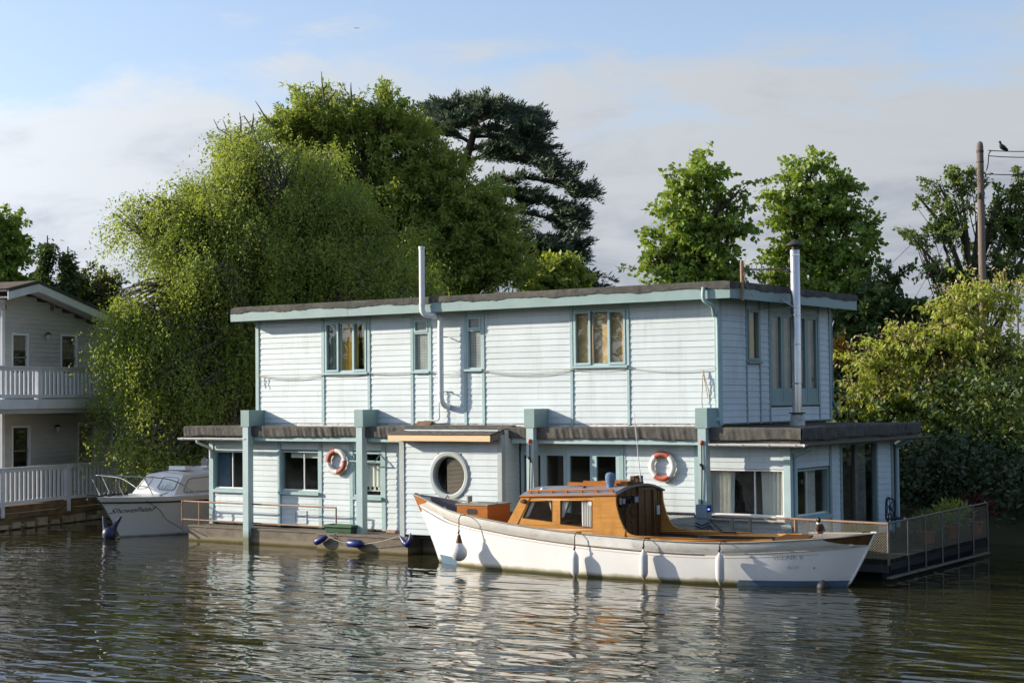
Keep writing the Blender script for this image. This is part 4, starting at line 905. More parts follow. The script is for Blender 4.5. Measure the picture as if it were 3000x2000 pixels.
def life_ring(name, label, c, rot, reds):
    t = thing('life_ring', label, 'life ring', tuple(c), 'life rings hung on the houseboat wall')
    R_, r_ = .245, .060; n, k = 64, 14; mb = MB(); rows = []
    for i in range(n):
        a = 2*pi*i/n; rows.append([(c[0]+(R_+r_*cos(b))*cos(a), c[1]+r_*.85*sin(b), c[2]+(R_+r_*cos(b))*sin(a)) for b in np.linspace(0, 2*pi, k, endpoint=False)])
    vs = [p for r in rows for p in r]; fs = []; mi = []
    for i in range(n):
        d = (math.degrees(2*pi*(i+.5)/n)) % 360; red = any((d-a) % 360 < w for a, w in reds)
        for j in range(k): fs.append((i*k+j, i*k+(j+1) % k, ((i+1) % n)*k+(j+1) % k, ((i+1) % n)*k+j)); mi.append(1 if red else 0)
    mb.v = vs; mb.f = fs; mb.mi = mi
    mb.build('ring_body', ['ring_white', 'ring_red'], t, smooth=True)
    g = MB()
    for i in range(4):
        a0, a1 = radians(rot+90*i), radians(rot+90*(i+1)); rr = R_+r_
        g.tube([(c[0]+(rr+.012*sin(pi*s)*(-1 if i == 1 else 1))*cos(a0+(a1-a0)*s), c[1]-.02, c[2]+(rr+.012*sin(pi*s))*sin(a0+(a1-a0)*s)) for s in np.linspace(0, 1, 8)], .006, 5)
    g.build('grab_line', 'rope_light', t)
    mb = MB(); mb.tube([(c[0], c[1]+.07, c[2]+.20), (c[0], c[1]-.07, c[2]+.21), (c[0], c[1]-.075, c[2]+.235)], .006, 5); mb.build('hook', 'dark_metal', t)
c1 = onY(*zb(1524, 536), YW-.085); c2 = onY(*z6(386, 510), YW-.085)
life_ring('life_ring', 'life ring with tilted red and white quarters, beside the vented window left of the bay', c1, 100, [(98, 85), (278, 85)])
life_ring('life_ring', 'life ring red at top and bottom, on the boards right of the glazed doors', c2, 45, [(52, 76), (232, 76)])

def planter():
    p0 = onZ(*zb(1418, 1215), .39); x0 = p0[0]; y = 27.80; x1 = onY(*zb(1655, 1222), y)[0]; x0 = onY(*zb(1428, 1222), y)[0]; z1 = onY(*zb(1500, 1122), y)[2]
    t = thing('planter', 'ribbed dark green plastic window box on the float deck', 'planter', ((x0+x1)/2, y+.14, .392))
    mb = MB(); rows = []
    for z, e in ((.392, 0), (z1, .035)): rows.append([(x0-e, y-e, z), (x1+e, y-e, z), (x1+e, y+.26+e, z), (x0-e, y+.26+e, z)])
    mb.grid(rows, close=True); mb.add(rows[0], [(3, 2, 1, 0)])
    for s in np.arange(x0+.02, x1, .045):
        f = .03; mb.box(s, s+.022, y-.012, y+.002, .41, z1-.05)
    mb.build('trough', 'plastic_green', t)
    mb = MB(); mb.box(x0-.06, x1+.06, y-.06, y-.03, z1-.035, z1+.012); mb.box(x0-.06, x1+.06, y+.29, y+.32, z1-.035, z1+.012); mb.box(x0-.06, x0-.03, y-.03, y+.29, z1-.035, z1+.012); mb.box(x1+.03, x1+.06, y-.03, y+.29, z1-.035, z1+.012); mb.build('rim', 'plastic_green', t)
    MB().box(x0-.03, x1+.03, y-.03, y+.29, z1-.06, z1-.04).build('soil', 'soil', t)
planter()

def blue_floats():
    y = 27.60
    a = onY(*zb(1372, 1255), y); b = onY(*zb(1690, 1290), y); c = onY(*zb(2180, 1285), y-.06)
    g = 'blue fenders strung along the float'
    mb = MB(); P = [a+np.array([-.13, 0, -.03]), a+np.array([-.10, 0, -.05]), a+np.array([0, 0, -.01]), a+np.array([.14, .03, .06]), a+np.array([.22, .06, .10])]
    mb.tube(bez(P, 4), [.02, .05, .065, .072, .075, .078, .078, .076, .074, .072, .068, .06, .05, .03, .02, .015, .012][:len(bez(P, 4))], 14); top('float_fender', mb, 'blue_vinyl', 'small dark blue fender hanging under the green planter', 'fender', tuple(a), g, True)
    mb = MB(); xs = [-.26, -.23, -.20, -.17, 0, .17, .20, .23, .26]; rs = [.02, .025, .06, .085, .09, .085, .06, .025, .02]
    mb.tube([b+np.array([x, 0, -.02*x]) for x in xs], rs, 16); top('float_fender', mb, 'blue_vinyl', 'sausage shaped blue fender lying level against the float', 'fender', tuple(b), g, True)
    mb = MB(); mb.tube(bez([c+np.array([-.24, 0, .16]), c+np.array([-.12, -.02, .05]), c+np.array([0, -.03, -.02]), c+np.array([.07, -.02, .06]), c+np.array([.08, 0, .22])], 5), [.008, .015, .022, .03, .04, .05, .06, .068, .072, .075, .078, .075, .07, .065, .06, .05, .045, .035, .025, .016, .01], 12); top('float_fender', mb, 'blue_vinyl', 'blue fender bent up at both ends on the float corner', 'fender', tuple(c), g, True)
    mb = MB(); mb.tube(arc(a+np.array([.2, .02, .1]), b+np.array([-.26, 0, 0]), .02), .008, 5); mb.tube(arc(b+np.array([.26, 0, 0]), c+np.array([-.22, 0, .15]), .03), .008, 5); mb.tube(arc(a+np.array([.2, .02, .1]), (a[0]+.42, 27.72, .40), .0), .008, 5)
    top('fender_line', mb, 'rope_light', 'thin pale line tying the blue fenders along the float', 'rope', tuple(b))
blue_floats()

def wash_line():
    y = YW-.06; mb = MB(); pts = [onY(*z3(372, 933), y), onY(*z3(1030, 925), y), onY(*z3(1470, 912), y), onY(*z3(1890, 905), y), onY(*z3(2065, 897), y), onY(*z4(210, 960), y), onY(*z4(390, 958), y), onY(*z4(1255, 940), y), onY(*z4(1805, 925), y), onY(2060, 1083, y), onY(2100, 1072, y)]
    sg = [.10, .04, .03, .02, .05, .01, .11, .04, .05, .02]
    for i in range(len(pts)-1): mb.tube(arc(pts[i], pts[i+1], sg[i], 14), .006, 5)
    for i in (0, 2, 6): mb.tube(arc(pts[i]+np.array([0, 0, .01]), pts[i+1]+np.array([0, 0, .01]), sg[i]*.6, 10), .006, 5)
    e = pts[-2]
    for dx, l in ((-.01, .95), (.03, .55), (.05, .6)): mb.tube(bez([e, e+np.array([dx, -.02, -l*.3]), e+np.array([dx*2.5, -.02, -l*.7]), e+np.array([dx*1.5+.06, -.02, -l])], 6), .010, 5)
    e = pts[0]; mb.tube(bez([e+np.array([.12, 0, -.02]), e+np.array([.15, 0, -.12]), e+np.array([.14, 0, -.28])], 6), .008, 5); mb.tube(bez([e+np.array([.28, 0, -.04]), e+np.array([.25, 0, -.18]), e+np.array([.30, 0, -.30])], 6), .008, 5)
    top('wall_rope', mb, 'rope_light', 'pale rope looped slack along the upper front wall', 'rope', tuple(pts[0]))
wash_line()

def bird_scarer(px, label, base_y=27.945):
    """cord with orange bobble on a post"""
    a = onY(*px[0], base_y); b = onY(*px[1], base_y)
    t = thing('bungee_cord', label, 'cord', tuple(b), 'cords hung on the posts')
    mb = MB(); mb.tube([a, (a+b)/2+np.array([.01, -.005, 0]), b], .012, 6); mb.build('cord', 'rope_dark', t)
    mb = MB(); m_ = a+(b-a)*.38; mb.tube([m_+np.array([-.03, -.01, .05]), m_+np.array([.02, -.01, 0]), m_+np.array([.03, -.01, -.06])], .022, 6); mb.build('knot', 'rope_dark', t)
    mb = MB(); mb.lathe(a, [(.01, -.05), (.035, -.03), (.042, 0), (.03, .035), (.008, .05)], 12); mb.build('bobble', 'orange_bobble', t, smooth=True)
bird_scarer((z7(533, 115), z7(530, 860)), 'dark cord with orange bobble on the post by the glazed doors')
bird_scarer((z6(703, 320), z6(703, 830)), 'dark cord with orange bobble on the post by the curtained window')

def shore_box():
    c = onY(*z6(725, 880), 27.90)
    t = thing('power_bollard', 'grey shore power box with blue light strapped to the post', 'power box', (c[0], 27.90, 1.0))
    mb = MB(); mb.box(c[0]-.15, c[0]+.13, 27.83, 27.96, c[2]-.12, c[2]+.15); mb.box(c[0]-.12, c[0]+.10, 27.81, 27.829, c[2]-.10, c[2]+.12); mb.build('box', 'shore_grey', t)
    mb = MB(); mb.box(c[0]-.13, c[0]+.12, 27.84, 27.96, c[2]-.62, c[2]-.122); mb.build('pedestal', 'shore_grey', t)
    l_ = onY(*z6(764, 855), 27.82); mb = MB(); mb.box(l_[0]-.035, l_[0]+.03, 27.80, 27.86, l_[2]-.05, l_[2]+.07); mb.build('lamp_housing', 'blue_vinyl', t)
    mb = MB(); mb.box(l_[0]-.02, l_[0]+.02, 27.795, 27.799, l_[2]-.012, l_[2]+.014); mb.build('lamp', 'led_blue', t)
    mb = MB()
    for k in range(4): z = c[2]-.2-.06*k; mb.tube([(c[0]-.16, 27.82, z), (c[0], 27.80, z-.05), (c[0]+.14, 27.82, z+.02)], .012, 6)
    mb.build('strap_rope', 'rope_dark', t)
    a = np.array([c[0]+.14, 27.82, c[2]-.12])
    m = MB(); m.tube(bez([a, onY(*z6(840, 1010), 27.8), onY(*z6(900, 1045), 27.8)], 6), .012, 6); m.tube(bez([a+np.array([0, 0, -.12]), onY(*z6(820, 1030), 27.8), onY(*z6(980, 1040), 27.7)], 6), .012, 6)
    top('power_cable', m, 'rope_dark', 'black cables dropping from the power box to the launch', 'cable', tuple(a))
shore_box()

def iron_chair():
    # back seen above the fence, by the end wall
    x0 = -12.6; c = onX(*z10(1680, 1180), x0); y = c[1]
    t = thing('garden_chair', 'black cast iron garden chair with scrolled back by the end wall', 'chair', (x0, y, .41))
    zt = onX(*z10(1610, 1010), x0)[2]; zs = .41+.44
    mb = MB(); w = .23
    def P(u, v): return (x0+(v-zs)*.06, y+u, v)
    mb.tube(bez([P(-w, zs), P(-w-.02, zt-.12), P(-w+.04, zt-.02), P(0, zt-.05), P(w-.04, zt-.10), P(w+.02, zt-.22), P(w, zs)], 6), .018, 6)
    for u, v, r in ((-.12, zt-.13, .07), (.08, zt-.2, .075), (-.1, zt-.28, .07), (.1, zt-.37, .07), (-.02, zt-.24, .05), (0, zt-.45, .08), (-.14, zt-.42, .05), (.15, zt-.52, .05), (-.12, zt-.56, .06)):
        mb.tube([P(u+r*cos(a), v+r*1.2*sin(a)) for a in np.linspace(0, 2*pi, 12, endpoint=False)], .010, 5, closed=True)
    mb.build('backrest', 'ink_navy', t)
    mb = MB()
    for k in range(7): mb.box(x0+.02+.062*k, x0+.055+.062*k, y-.22, y+.22, zs-.012, zs+.006)
    mb.tube([(x0, y-.23, zs), (x0+.45, y-.23, zs), (x0+.45, y+.23, zs), (x0, y+.23, zs)], .015, 6, closed=True); mb.build('seat', 'ink_navy', t)
    for dx, dy in ((.02, -.22), (.02, .22), (.43, -.22), (.43, .22)):
        mb = MB(); mb.tube([(x0+dx, y+dy, zs), (x0+dx+.01, y+dy*1.02, .6), (x0+dx+(.04 if dx > .1 else -.03), y+dy*1.1, .415)], .016, 6); mb.build('leg', 'ink_navy', t)
iron_chair()

# ================================================================== the wooden launch
LXC = lambda x: 26.85+(x+21)*.015
_ts = np.array([0, .05, .148, .253, .348, .44, .52, .61, .69, .76, .86, .954, 1.0])
_bw = np.array([0.015, .22, .55, .71, .81, .89, .92, .92, .88, .80, .60, .26, .015])
_bs = np.array([0.03, .30, .64, .80, .89, .95, .98, .985, .95, .88, .68, .34, .03])
_sx = np.array([-21.06, -20.85, -20.5, -20.0, -19.5, -19.0, -18.2, -16.9, -15.7, -14.4, -13.5, -12.6, -11.5, -10.95]); _sz = np.array([1.37, 1.345, 1.265, 1.13, 1.055, 1.0, .918, .828, .782, .748, .756, .80, .885, .955])
def smooth_interp(t, xs, ys):
    # monotone-ish cubic (Catmull-Rom on irregular knots)
    i = int(np.clip(np.searchsorted(xs, t)-1, 0, len(xs)-2)); h = xs[i+1]-xs[i]; s = (t-xs[i])/h
    d = lambda j: (ys[min(j+1, len(xs)-1)]-ys[max(j-1, 0)])/(xs[min(j+1, len(xs)-1)]-xs[max(j-1, 0)])
    m0, m1 = d(i)*h, d(i+1)*h
    return (2*s**3-3*s**2+1)*ys[i]+(s**3-2*s**2+s)*m0+(-2*s**3+3*s**2)*ys[i+1]+(s**3-s**2)*m1
def sheer(x): return float(smooth_interp(x, _sx, _sz))
def xbow(z): return -20.40-.66*(max(z, 0)/1.37)**1.15-(.45*z if z < 0 else 0)
def xstern(z): return -11.50+.53*(max(z, 0)/.955)**.9+(.9*z if z < 0 else 0)
def hullpt(t, w, side):
    """t along, w = 1 sheer .. 0 waterline .. -1 keel"""
    xs_ = xbow(1.37 if w >= 0 else 0)*(1-t)+xstern(.95 if w >= 0 else 0)*t; zs_ = sheer(np.clip(xs_, -21.06, -10.95))
    z = zs_*w if w >= 0 else .42*w
    x = xbow(min(z, 1.37)*(1.37/zs_ if w > 0 and t < .02 else 1))*(1-t)+xstern(z)*t
    bw, bs = smooth_interp(t, _ts, _bw), smooth_interp(t, _ts, _bs)
    b = bw+(bs-bw)*(w**.9 if w > 0 else 0) if w >= 0 else bw*(1-(-w)**2.0)
    return np.array([x, LXC(x)+side*max(b, .012), z])
LA = thing('wooden_launch', 'double ended wooden launch, white hull with varnished cabin, moored beside the houseboat', 'boat', (-16, 26.92, 0))
tt = np.linspace(0, 1, 81); ww = [1, .9, .78, .62, .45, .28, .14, 0, -.3, -.6, -.85, -1]
mb = MB()
for sd in (-1, 1): mb.grid([[hullpt(t, w, sd) for w in ww] for t in tt])
lh = mb.build('hull', 'hull_white', LA, smooth=60)
bvh = BVHTree.FromPolygons([Vector(v) for v in mb.v], mb.f)
# strakes follow the hull a set distance under the sheer
def hull_line(dz, off, t0=0.0, t1=1.0, sd=-1, n=80, dzb=None):
    out_ = []
    for t in np.linspace(t0, t1, n):
        xs_ = xbow(1.37)*(1-t)+xstern(.95)*t; zs_ = sheer(np.clip(xs_, -21.06, -10.95)); d = dz if dzb is None else dzb(t)
        p = hullpt(t, 1-d/zs_, sd); out_.append(p+np.array([0, sd*off, 0]))
    return out_
for sd in (-1, 1):
    # upper strake stands a little proud and has weathered greyer
    mb = MB(); r0 = hull_line(0.0, .006, sd=sd, n=90); r1 = hull_line(.19, .006, sd=sd, n=90); r2 = hull_line(.195, -.004, sd=sd, n=90)
    mb.grid([r0, r1, r2]); mb.build('top_strake', 'hull_grey', LA, smooth=60)
    mb = MB(); mb.tube(hull_line(.20, .004, sd=sd, n=90), .010, 6); mb.build('rubbing_strake', 'rope_light' if sd < 0 else 'cap_grey', LA)
    mb = MB(); mb.tube(hull_line(.222, .003, .08, .72, sd=sd, n=90), .007, 5); mb.build('rubbing_strake', 'varnish_dark', LA)
    mb = MB(); mb.tube(hull_line(.275, .001, .12, .93, sd=sd, n=90), .0035, 4); mb.build('coving_line', 'rust', LA)
    mb = MB(); mb.tube(hull_line(-.008, .0, sd=sd, n=90), .028, 8, flat=.55); mb.build('gunwale', 'cap_grey', LA, smooth=True)
    # inside of the bulwark
    mb = MB(); ins = []
    for t in np.linspace(.025, .965, 70):
        p = hullpt(t, 1, sd); q_ = hullpt(t, 1-.27/p[2], sd); w0 = abs(p[1]-LXC(p[0])); w1 = abs(q_[1]-LXC(q_[0]))
        ins.append((np.array([p[0], LXC(p[0])+sd*max(w0-.04, .004), p[2]]), np.array([q_[0], LXC(q_[0])+sd*max(w1-.075, .003), q_[2]])))
    mb.grid([[a for a, b in ins], [b for a, b in ins]]); mb.build('inner_bulwark', 'deck_grey', LA, smooth=True)
# boot band at the ends of the waterline
for t0, t1 in ((.0, .07), (.80, 1.0)):
    mb = MB(); rows = []
    for w in (.0, .07, .125): rows.append([hullpt(t, w, -1)+np.array([0, -.004, 0]) for t in np.linspace(t0, t1, 24)])
    mb.grid(rows); mb.build('boot_band', 'boot_blue', LA, smooth=60)
# stem and stern posts
mb = MB()
prof = [np.array([xbow(z)-.035, LXC(-21), z]) for z in np.linspace(1.40, -.4, 16)]; prof2 = [np.array([xbow(z)+.10, LXC(-21), z]) for z in np.linspace(1.40, -.4, 16)]
mb.grid([[p+np.array([0, -.035, 0]) for p in prof2], [p+np.array([0, -.03, 0]) for p in prof], [p+np.array([0, .03, 0]) for p in prof], [p+np.array([0, .035, 0]) for p in prof2]])
mb.build('stem_post', 'hull_white', LA)
mb = MB(); mb.grid([[p+np.array([.0, -.0365, 0]) for p in prof2[:4]], [p+np.array([-.004, -.0315, 0]) for p in prof[:4]], [p+np.array([-.004, .0315, 0]) for p in prof[:4]], [p+np.array([0, .0365, 0]) for p in prof2[:4]]]); mb.build('stem_head', 'varnish_red', LA)
mb = MB(); mb.lathe((xbow(1.37)-.01, LXC(-21), 1.36), [(.05, 0), (.06, .03), (.05, .06)], 10); mb.build('stem_cap', 'cap_grey', LA)
mb = MB()
prof = [np.array([xstern(z)+.03, LXC(-11.3), z]) for z in np.linspace(.99, -.4, 14)]; prof2 = [np.array([xstern(z)-.07, LXC(-11.3), z]) for z in np.linspace(.99, -.4, 14)]
mb.grid([[p+np.array([0, -.03, 0]) for p in prof2], [p+np.array([0, -.026, 0]) for p in prof], [p+np.array([0, .026, 0]) for p in prof], [p+np.array([0, .03, 0]) for p in prof2]]); mb.build('stern_post', 'hull_white', LA)
for t0, t1, m_ in ((.0, .045, 'varnish_red'), (.925, 1.0, 'varnish_dark')):      # wooden cheeks at the ends of the top strake
    mb = MB(); n = 14; a = hull_line(.0, .010, t0, t1, n=n); dz = [.19*((i/(n-1)) if t0 > .5 else 1-i/(n-1))**.7+.004 for i in range(n)]
    tv = np.linspace(t0, t1, n); b = [hull_line(d, .011, t, t+1e-4, n=2)[0] for d, t in zip(dz, tv)]
    mb.grid([a, b]); mb.build('cheek_piece', m_, LA, smooth=True)
# decks
def deck_grid(xa, xb, dz, inset, camber=.03, n=24):
    rows = []
    for x in np.linspace(xa, xb, n):
        t = np.clip((x-xbow(1.37))/(xstern(.95)-xbow(1.37)), .004, .996); b = max(smooth_interp(t, _ts, _bs)-inset, .004); rows.append([(x, LXC(x)+b*u, sheer(x)-dz+camber*(1-u*u)) for u in np.linspace(-1, 1, 9)])
    return rows
MB().grid(deck_grid(-20.9, -15.55, .24, .055)).build('foredeck', 'deck_grey', LA, smooth=True)
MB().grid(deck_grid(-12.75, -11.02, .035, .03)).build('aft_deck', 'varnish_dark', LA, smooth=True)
mb = MB(); mb.grid([[(x, LXC(x)+u*.78*min(1, max(.1, (-12.3-x)*.6)), .24) for u in (-1, 1)] for x in np.linspace(-15.6, -12.7, 8)]); mb.build('cockpit_sole', 'deck_wood', LA)
# cabin side: outline measured on the photo, laid on the side of the deck
def side_y(x):
    t = np.clip((x-xbow(1.37))/(xstern(.95)-xbow(1.37)), 0, 1); return LXC(x)-(smooth_interp(t, _ts, _bs)-.085)
def onSide(px, py):
    Y = 26.1
    for _ in range(25): q = onY(px, py, Y); Y = .4*Y+.6*side_y(q[0])
    return onY(px, py, Y)
def mir(p): return np.array([p[0], 2*LXC(p[0])-p[1], p[2]])
S2 = lambda x, y: (1480+x/4.704, 1380+y/4.704)
outer = [(1480, 1545), (1484, 1537), (1529, 1453), (1560, 1451.5), (1600, 1450.5), (1650, 1450), (1700, 1449.5), (1750, 1449), (1804, 1449), S2(1535, 480), S2(1555, 570), S2(1580, 650), S2(1610, 735), S2(1640, 790), S2(1680, 840), S2(1730, 868), S2(1800, 885), (1920, 1571), (1980, 1573), (2060, 1577), (2130, 1580), (2200, 1580), (2262, 1578),
         (2262, 1590), (2200, 1592), (2113, 1597), (2036, 1595), (1980, 1593), (1884, 1587), (1799, 1580), (1740, 1576), (1682, 1571), (1638, 1566), (1560, 1557)]
W1 = [(1531, 1516), (1553, 1468), (1616, 1466), (1616, 1527)]; W2 = [(1642, 1466.5), (1734.5, 1466), (1734.5, 1544.5), (1642, 1534)]
from mathutils.geometry import tessellate_polygon
def plate(outer_, holes, mapf, thick, mirror=False):
    loops = [[Vector((x, -y, 0)) for x, y in lp] for lp in [outer_]+holes]
    tris = tessellate_polygon(loops); flat = [p for lp in [outer_]+holes for p in lp]
    f0 = [mapf(*p) for p in flat]; f1 = [p+np.array([0, thick, 0]) for p in f0]
    if mirror: f0 = [mir(p) for p in f0]; f1 = [mir(p) for p in f1]
    n = len(flat); mb = MB(); fs = [tuple(t) for t in tris]+[tuple(i+n for i in t) for t in tris]; k = 0
    for lp in [outer_]+holes:
        m_ = len(lp)
        for i in range(m_): fs.append((k+i, k+(i+1) % m_, n+k+(i+1) % m_, n+k+i))
        k += m_
    mb.add(f0+f1, fs); return mb
for mr_ in (False, True):
    sd_o = plate(outer, [W1, W2], onSide, .035, mr_).build('cabin_side', 'varnish', LA)
    for wq in (W1, W2):
        mb = MB(); q = [onSide(*p)+np.array([0, .016, 0]) for p in wq]; q = [mir(p) for p in q] if mr_ else q; mb.add(q, [(0, 1, 2, 3)]); mb.build('pane', 'glass', sd_o)
        mb = MB(); q = [onSide(*p)+np.array([0, -.004, 0]) for p in wq]; q = [mir(p) for p in q] if mr_ else q; mb.tube(q, .008, 4, closed=True); mb.build('window_bead', 'varnish_dark', sd_o)
if True:   # raised planks of the side: pillars and rails stand proud of the panel
    for poly in ([(1484, 1537), (1529, 1453), (1556, 1451.5), (1533, 1500), (1505, 1556)], [(1737, 1450), (1804, 1449.5), S2(1535, 480), S2(1580, 650), S2(1640, 790), S2(1660, 815), (1829, 1580), (1737, 1574)]):
        plate(poly, [], lambda x, y: onSide(x, y)+np.array([0, -.012, 0]), .012).build('side_panel', 'varnish', LA)
# cloth at the windows
def wincurtain(a, b, c, d, nfold):
    mb = MB(); rows = []
    for s in (0, .5, 1):
        r = []
        for u in np.linspace(0, 1, nfold*5+1):
            px = (a[0]*(1-u)+b[0]*u)*(1-s)+(c[0]*(1-u)+d[0]*u)*s; py = (a[1]*(1-u)+b[1]*u)*(1-s)+(c[1]*(1-u)+d[1]*u)*s
            r.append(onSide(px, py)+np.array([0, .045+.014*sin(u*nfold*2*pi+s), 0]))
        rows.append(r)
    mb.grid(rows); mb.build('curtain', 'curtain_white', LA, smooth=80)
wincurtain(S2(575, 405), S2(660, 405), S2(640, 640), S2(665, 690), 3)
wincurtain(S2(350, 415), S2(400, 415), S2(250, 645), S2(310, 620), 3)
wincurtain(S2(765, 400), S2(870, 400), S2(765, 640), S2(790, 630), 4)
wincurtain(S2(1030, 400), S2(1200, 400), S2(1040, 780), S2(1200, 790), 5)
mb = MB(); q = onSide(*S2(1168, 445)); mb.lathe((q[0], q[1]+.01, q[2]), [(.001, -.004), (.048, -.004), (.048, .0), (.001, .0)], 16, 'y'); mb.build('vent_disc', 'pvc_white', LA)
# cabin roof
XA = onSide(1804, 1449)[0]; ZA = onSide(1804, 1449)[2]; XF = onSide(1529, 1453)[0]; ZFc = onSide(1529, 1453)[2]
rows = []; rowsb = []
for x in np.linspace(XF-.03, XA+.03, 14):
    s = (x-XF)/(XA-XF); zz_ = ZFc+(ZA-ZFc)*np.clip(s, 0, 1); b = LXC(x)-side_y(min(max(x, XF), XA))+.02
    rows.append([(x, LXC(x)+b*u, zz_+.012+.145*(1-abs(u)**2.2)) for u in np.linspace(-1, 1, 17)]); rowsb.append([(x, LXC(x)+b*u, zz_-.016+.145*(1-abs(u)**2.2)) for u in np.linspace(-1, 1, 17)])
mb = MB(); mb.grid(rows); mb.grid(rowsb)
for r0, r1 in ((rows[0], rowsb[0]), (rows[-1], rowsb[-1])): mb.grid([r0, r1])
mb.grid([[r[0] for r in rows], [r[0] for r in rowsb]]); mb.grid([[r[-1] for r in rows], [r[-1] for r in rowsb]])
rf = mb.build('cabin_roof', 'roof_grey', LA, smooth=50)
for sd in (0, -1):
    mb = MB(); mb.tube([np.array(r[sd])+np.array([0, 0, -.012]) for r in rows], .022, 6); mb.build('edge_trim', 'varnish_red', rf)
    # grab rail on blocks
    pts = [np.array(r[1 if sd == 0 else -2])+np.array([0, 0, .055]) for r in rows[1:-1]]
    mb = MB(); mb.tube(pts, .018, 6); mb.build('grab_rail', 'varnish_red', rf)
    for k in np.linspace(0, len(pts)-1, 7):
        i = int(k); c = pts[i]; mb = MB(); mb.box(c[0]-.035, c[0]+.035, c[1]-.016, c[1]+.016, c[2]-.07, c[2]); mb.build('rail_block', 'varnish_red', rf)
def roofz(x, u=0): return ZFc+(ZA-ZFc)*np.clip((x-XF)/(XA-XF), 0, 1)+.012+.145*(1-abs(u)**2.2)
# front of cabin, aft bulkhead
A0 = onSide(1484, 1540); B0 = onSide(1529, 1453)
mb = MB(); mb.slab([A0, B0, B0+np.array([.0, .3, .12]), mir(B0)+np.array([0, -.3, .12]), mir(B0), mir(A0)], (.04, 0, 0)); mb.build('cabin_front', 'varnish', LA)
ba = LXC(XA)-side_y(XA)
bk = [(XA-.03, LXC(XA)+ba*u, ZA-.02+.145*(1-abs(u)**2.2)) for u in np.linspace(-1, 1, 13)]
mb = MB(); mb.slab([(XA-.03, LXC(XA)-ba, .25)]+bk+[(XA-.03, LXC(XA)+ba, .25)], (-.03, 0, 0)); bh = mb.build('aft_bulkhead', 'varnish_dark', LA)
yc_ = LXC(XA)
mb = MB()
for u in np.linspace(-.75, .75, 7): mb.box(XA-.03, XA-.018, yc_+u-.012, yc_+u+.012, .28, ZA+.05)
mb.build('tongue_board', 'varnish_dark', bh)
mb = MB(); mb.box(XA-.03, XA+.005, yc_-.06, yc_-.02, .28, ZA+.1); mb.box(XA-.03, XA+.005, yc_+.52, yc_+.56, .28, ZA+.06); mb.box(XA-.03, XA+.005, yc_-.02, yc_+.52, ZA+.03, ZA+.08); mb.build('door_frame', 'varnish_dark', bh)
mb = MB(); mb.tube([np.array(p)+np.array([.02, 0, .02]) for p in bk], .03, 6); mb.build('roof_arch', 'varnish_dark', LA)
# wheel
wc = onX(*z6(138, 880), XA+.16); t_ = np.array([XA+.16, wc[1], wc[2]])
mb = MB(); mb.tube([t_+np.array([0, .15*cos(a), .15*sin(a)]) for a in np.linspace(0, 2*pi, 20, endpoint=False)], .014, 6, closed=True)
for k in range(8): a = 2*pi*k/8; mb.tube([t_, t_+np.array([0, .215*cos(a), .215*sin(a)])], [.010, .016], 6)
mb.lathe(t_, [(.035, -.03), (.04, 0), (.03, .03)], 10, 'x'); wl_ = mb.build('steering_wheel', 'varnish_dark', LA)
mb = MB(); mb.tube([t_, t_+np.array([-.2, 0, 0])], .018, 8); mb.build('shaft', 'chrome', wl_)
# dash instruments
for (px, w_, h_) in ((z6(68, 790), .10, .09), (z6(170, 775), .12, .10)):
    q = onX(*px, XA+.10); mb = MB(); mb.box(XA+.05, XA+.12, q[1]-w_*.7, q[1]+w_*.7, q[2]-h_*.7, q[2]+h_*.7); ins_ = mb.build('instrument', 'black', LA)
    mb = MB(); mb.box(XA+.121, XA+.126, q[1]-w_*.5, q[1]+w_*.5, q[2]-h_*.5, q[2]+h_*.5); mb.build('screen', 'screen_grey', ins_)
mb = MB(); q = onX(*z6(105, 760), XA+.05)
for k in range(5): mb.tube([(XA, q[1]-.12+.05*k, q[2]+.02), (XA+.08, q[1]-.1+.05*k, q[2]-.02-.02*(k % 2)), (XA+.02, q[1]-.11+.06*k, q[2]-.14)], .012, 5)
mb.box(XA-.01, XA+.04, q[1]-.2, q[1]+.25, q[2]-.16, q[2]-.12); mb.build('cable_bundle', 'black', LA)
q = onX(*z6(355, 860), XA-.01); mb = MB(); mb.box(XA-.016, XA-.010, q[1]-.06, q[1]+.06, q[2]-.09, q[2]+.09); mb.build('notice', 'paper', bh)
# mast step bracket on the roof, slide hatch, blue cowl, lamps, aerial
q = onX(1868, 1424, XA-.05); mb = MB(); yb_ = yc_-.02
for a, b, c, d in ((-.20, .20, 0, .07), (-.17, -.12, .07, .15), (-.02, .03, .07, .15), (.13, .18, .07, .15), (-.17, .18, .15, .18)): mb.box(XA-.10, XA-.02, yb_+a, yb_+b, roofz(XA)+c-.02, roofz(XA)+d-.02)
mb.build('mast_bracket', 'varnish_dark', LA)
mb = MB(); x0_ = onY(*S2(880, 215), yc_-.25)[0]; zz_ = roofz(-16)
mb.box(x0_, XA-.11, yc_-.30, yc_-.26, zz_-.03, zz_+.035); mb.box(x0_, XA-.11, yc_+.26, yc_+.30, zz_-.03, zz_+.035); mb.box(x0_+.75, XA-.12, yc_-.255, yc_+.255, zz_-.01, zz_+.075); mb.build('sliding_hatch', 'varnish_red', LA)
mb = MB(); q = onY(*S2(1450, 245), yc_-.42); mb.lathe((q[0], yc_-.42, q[2]), [(.075, 0), (.085, .02), (.07, .05), (.085, .12), (.098, .19), (.098, .25), (.085, .29), (.05, .315), (.01, .32)], 18, sq=(1, .95)); mb.build('cowl_cover', 'blue_canvas', LA, smooth=50)
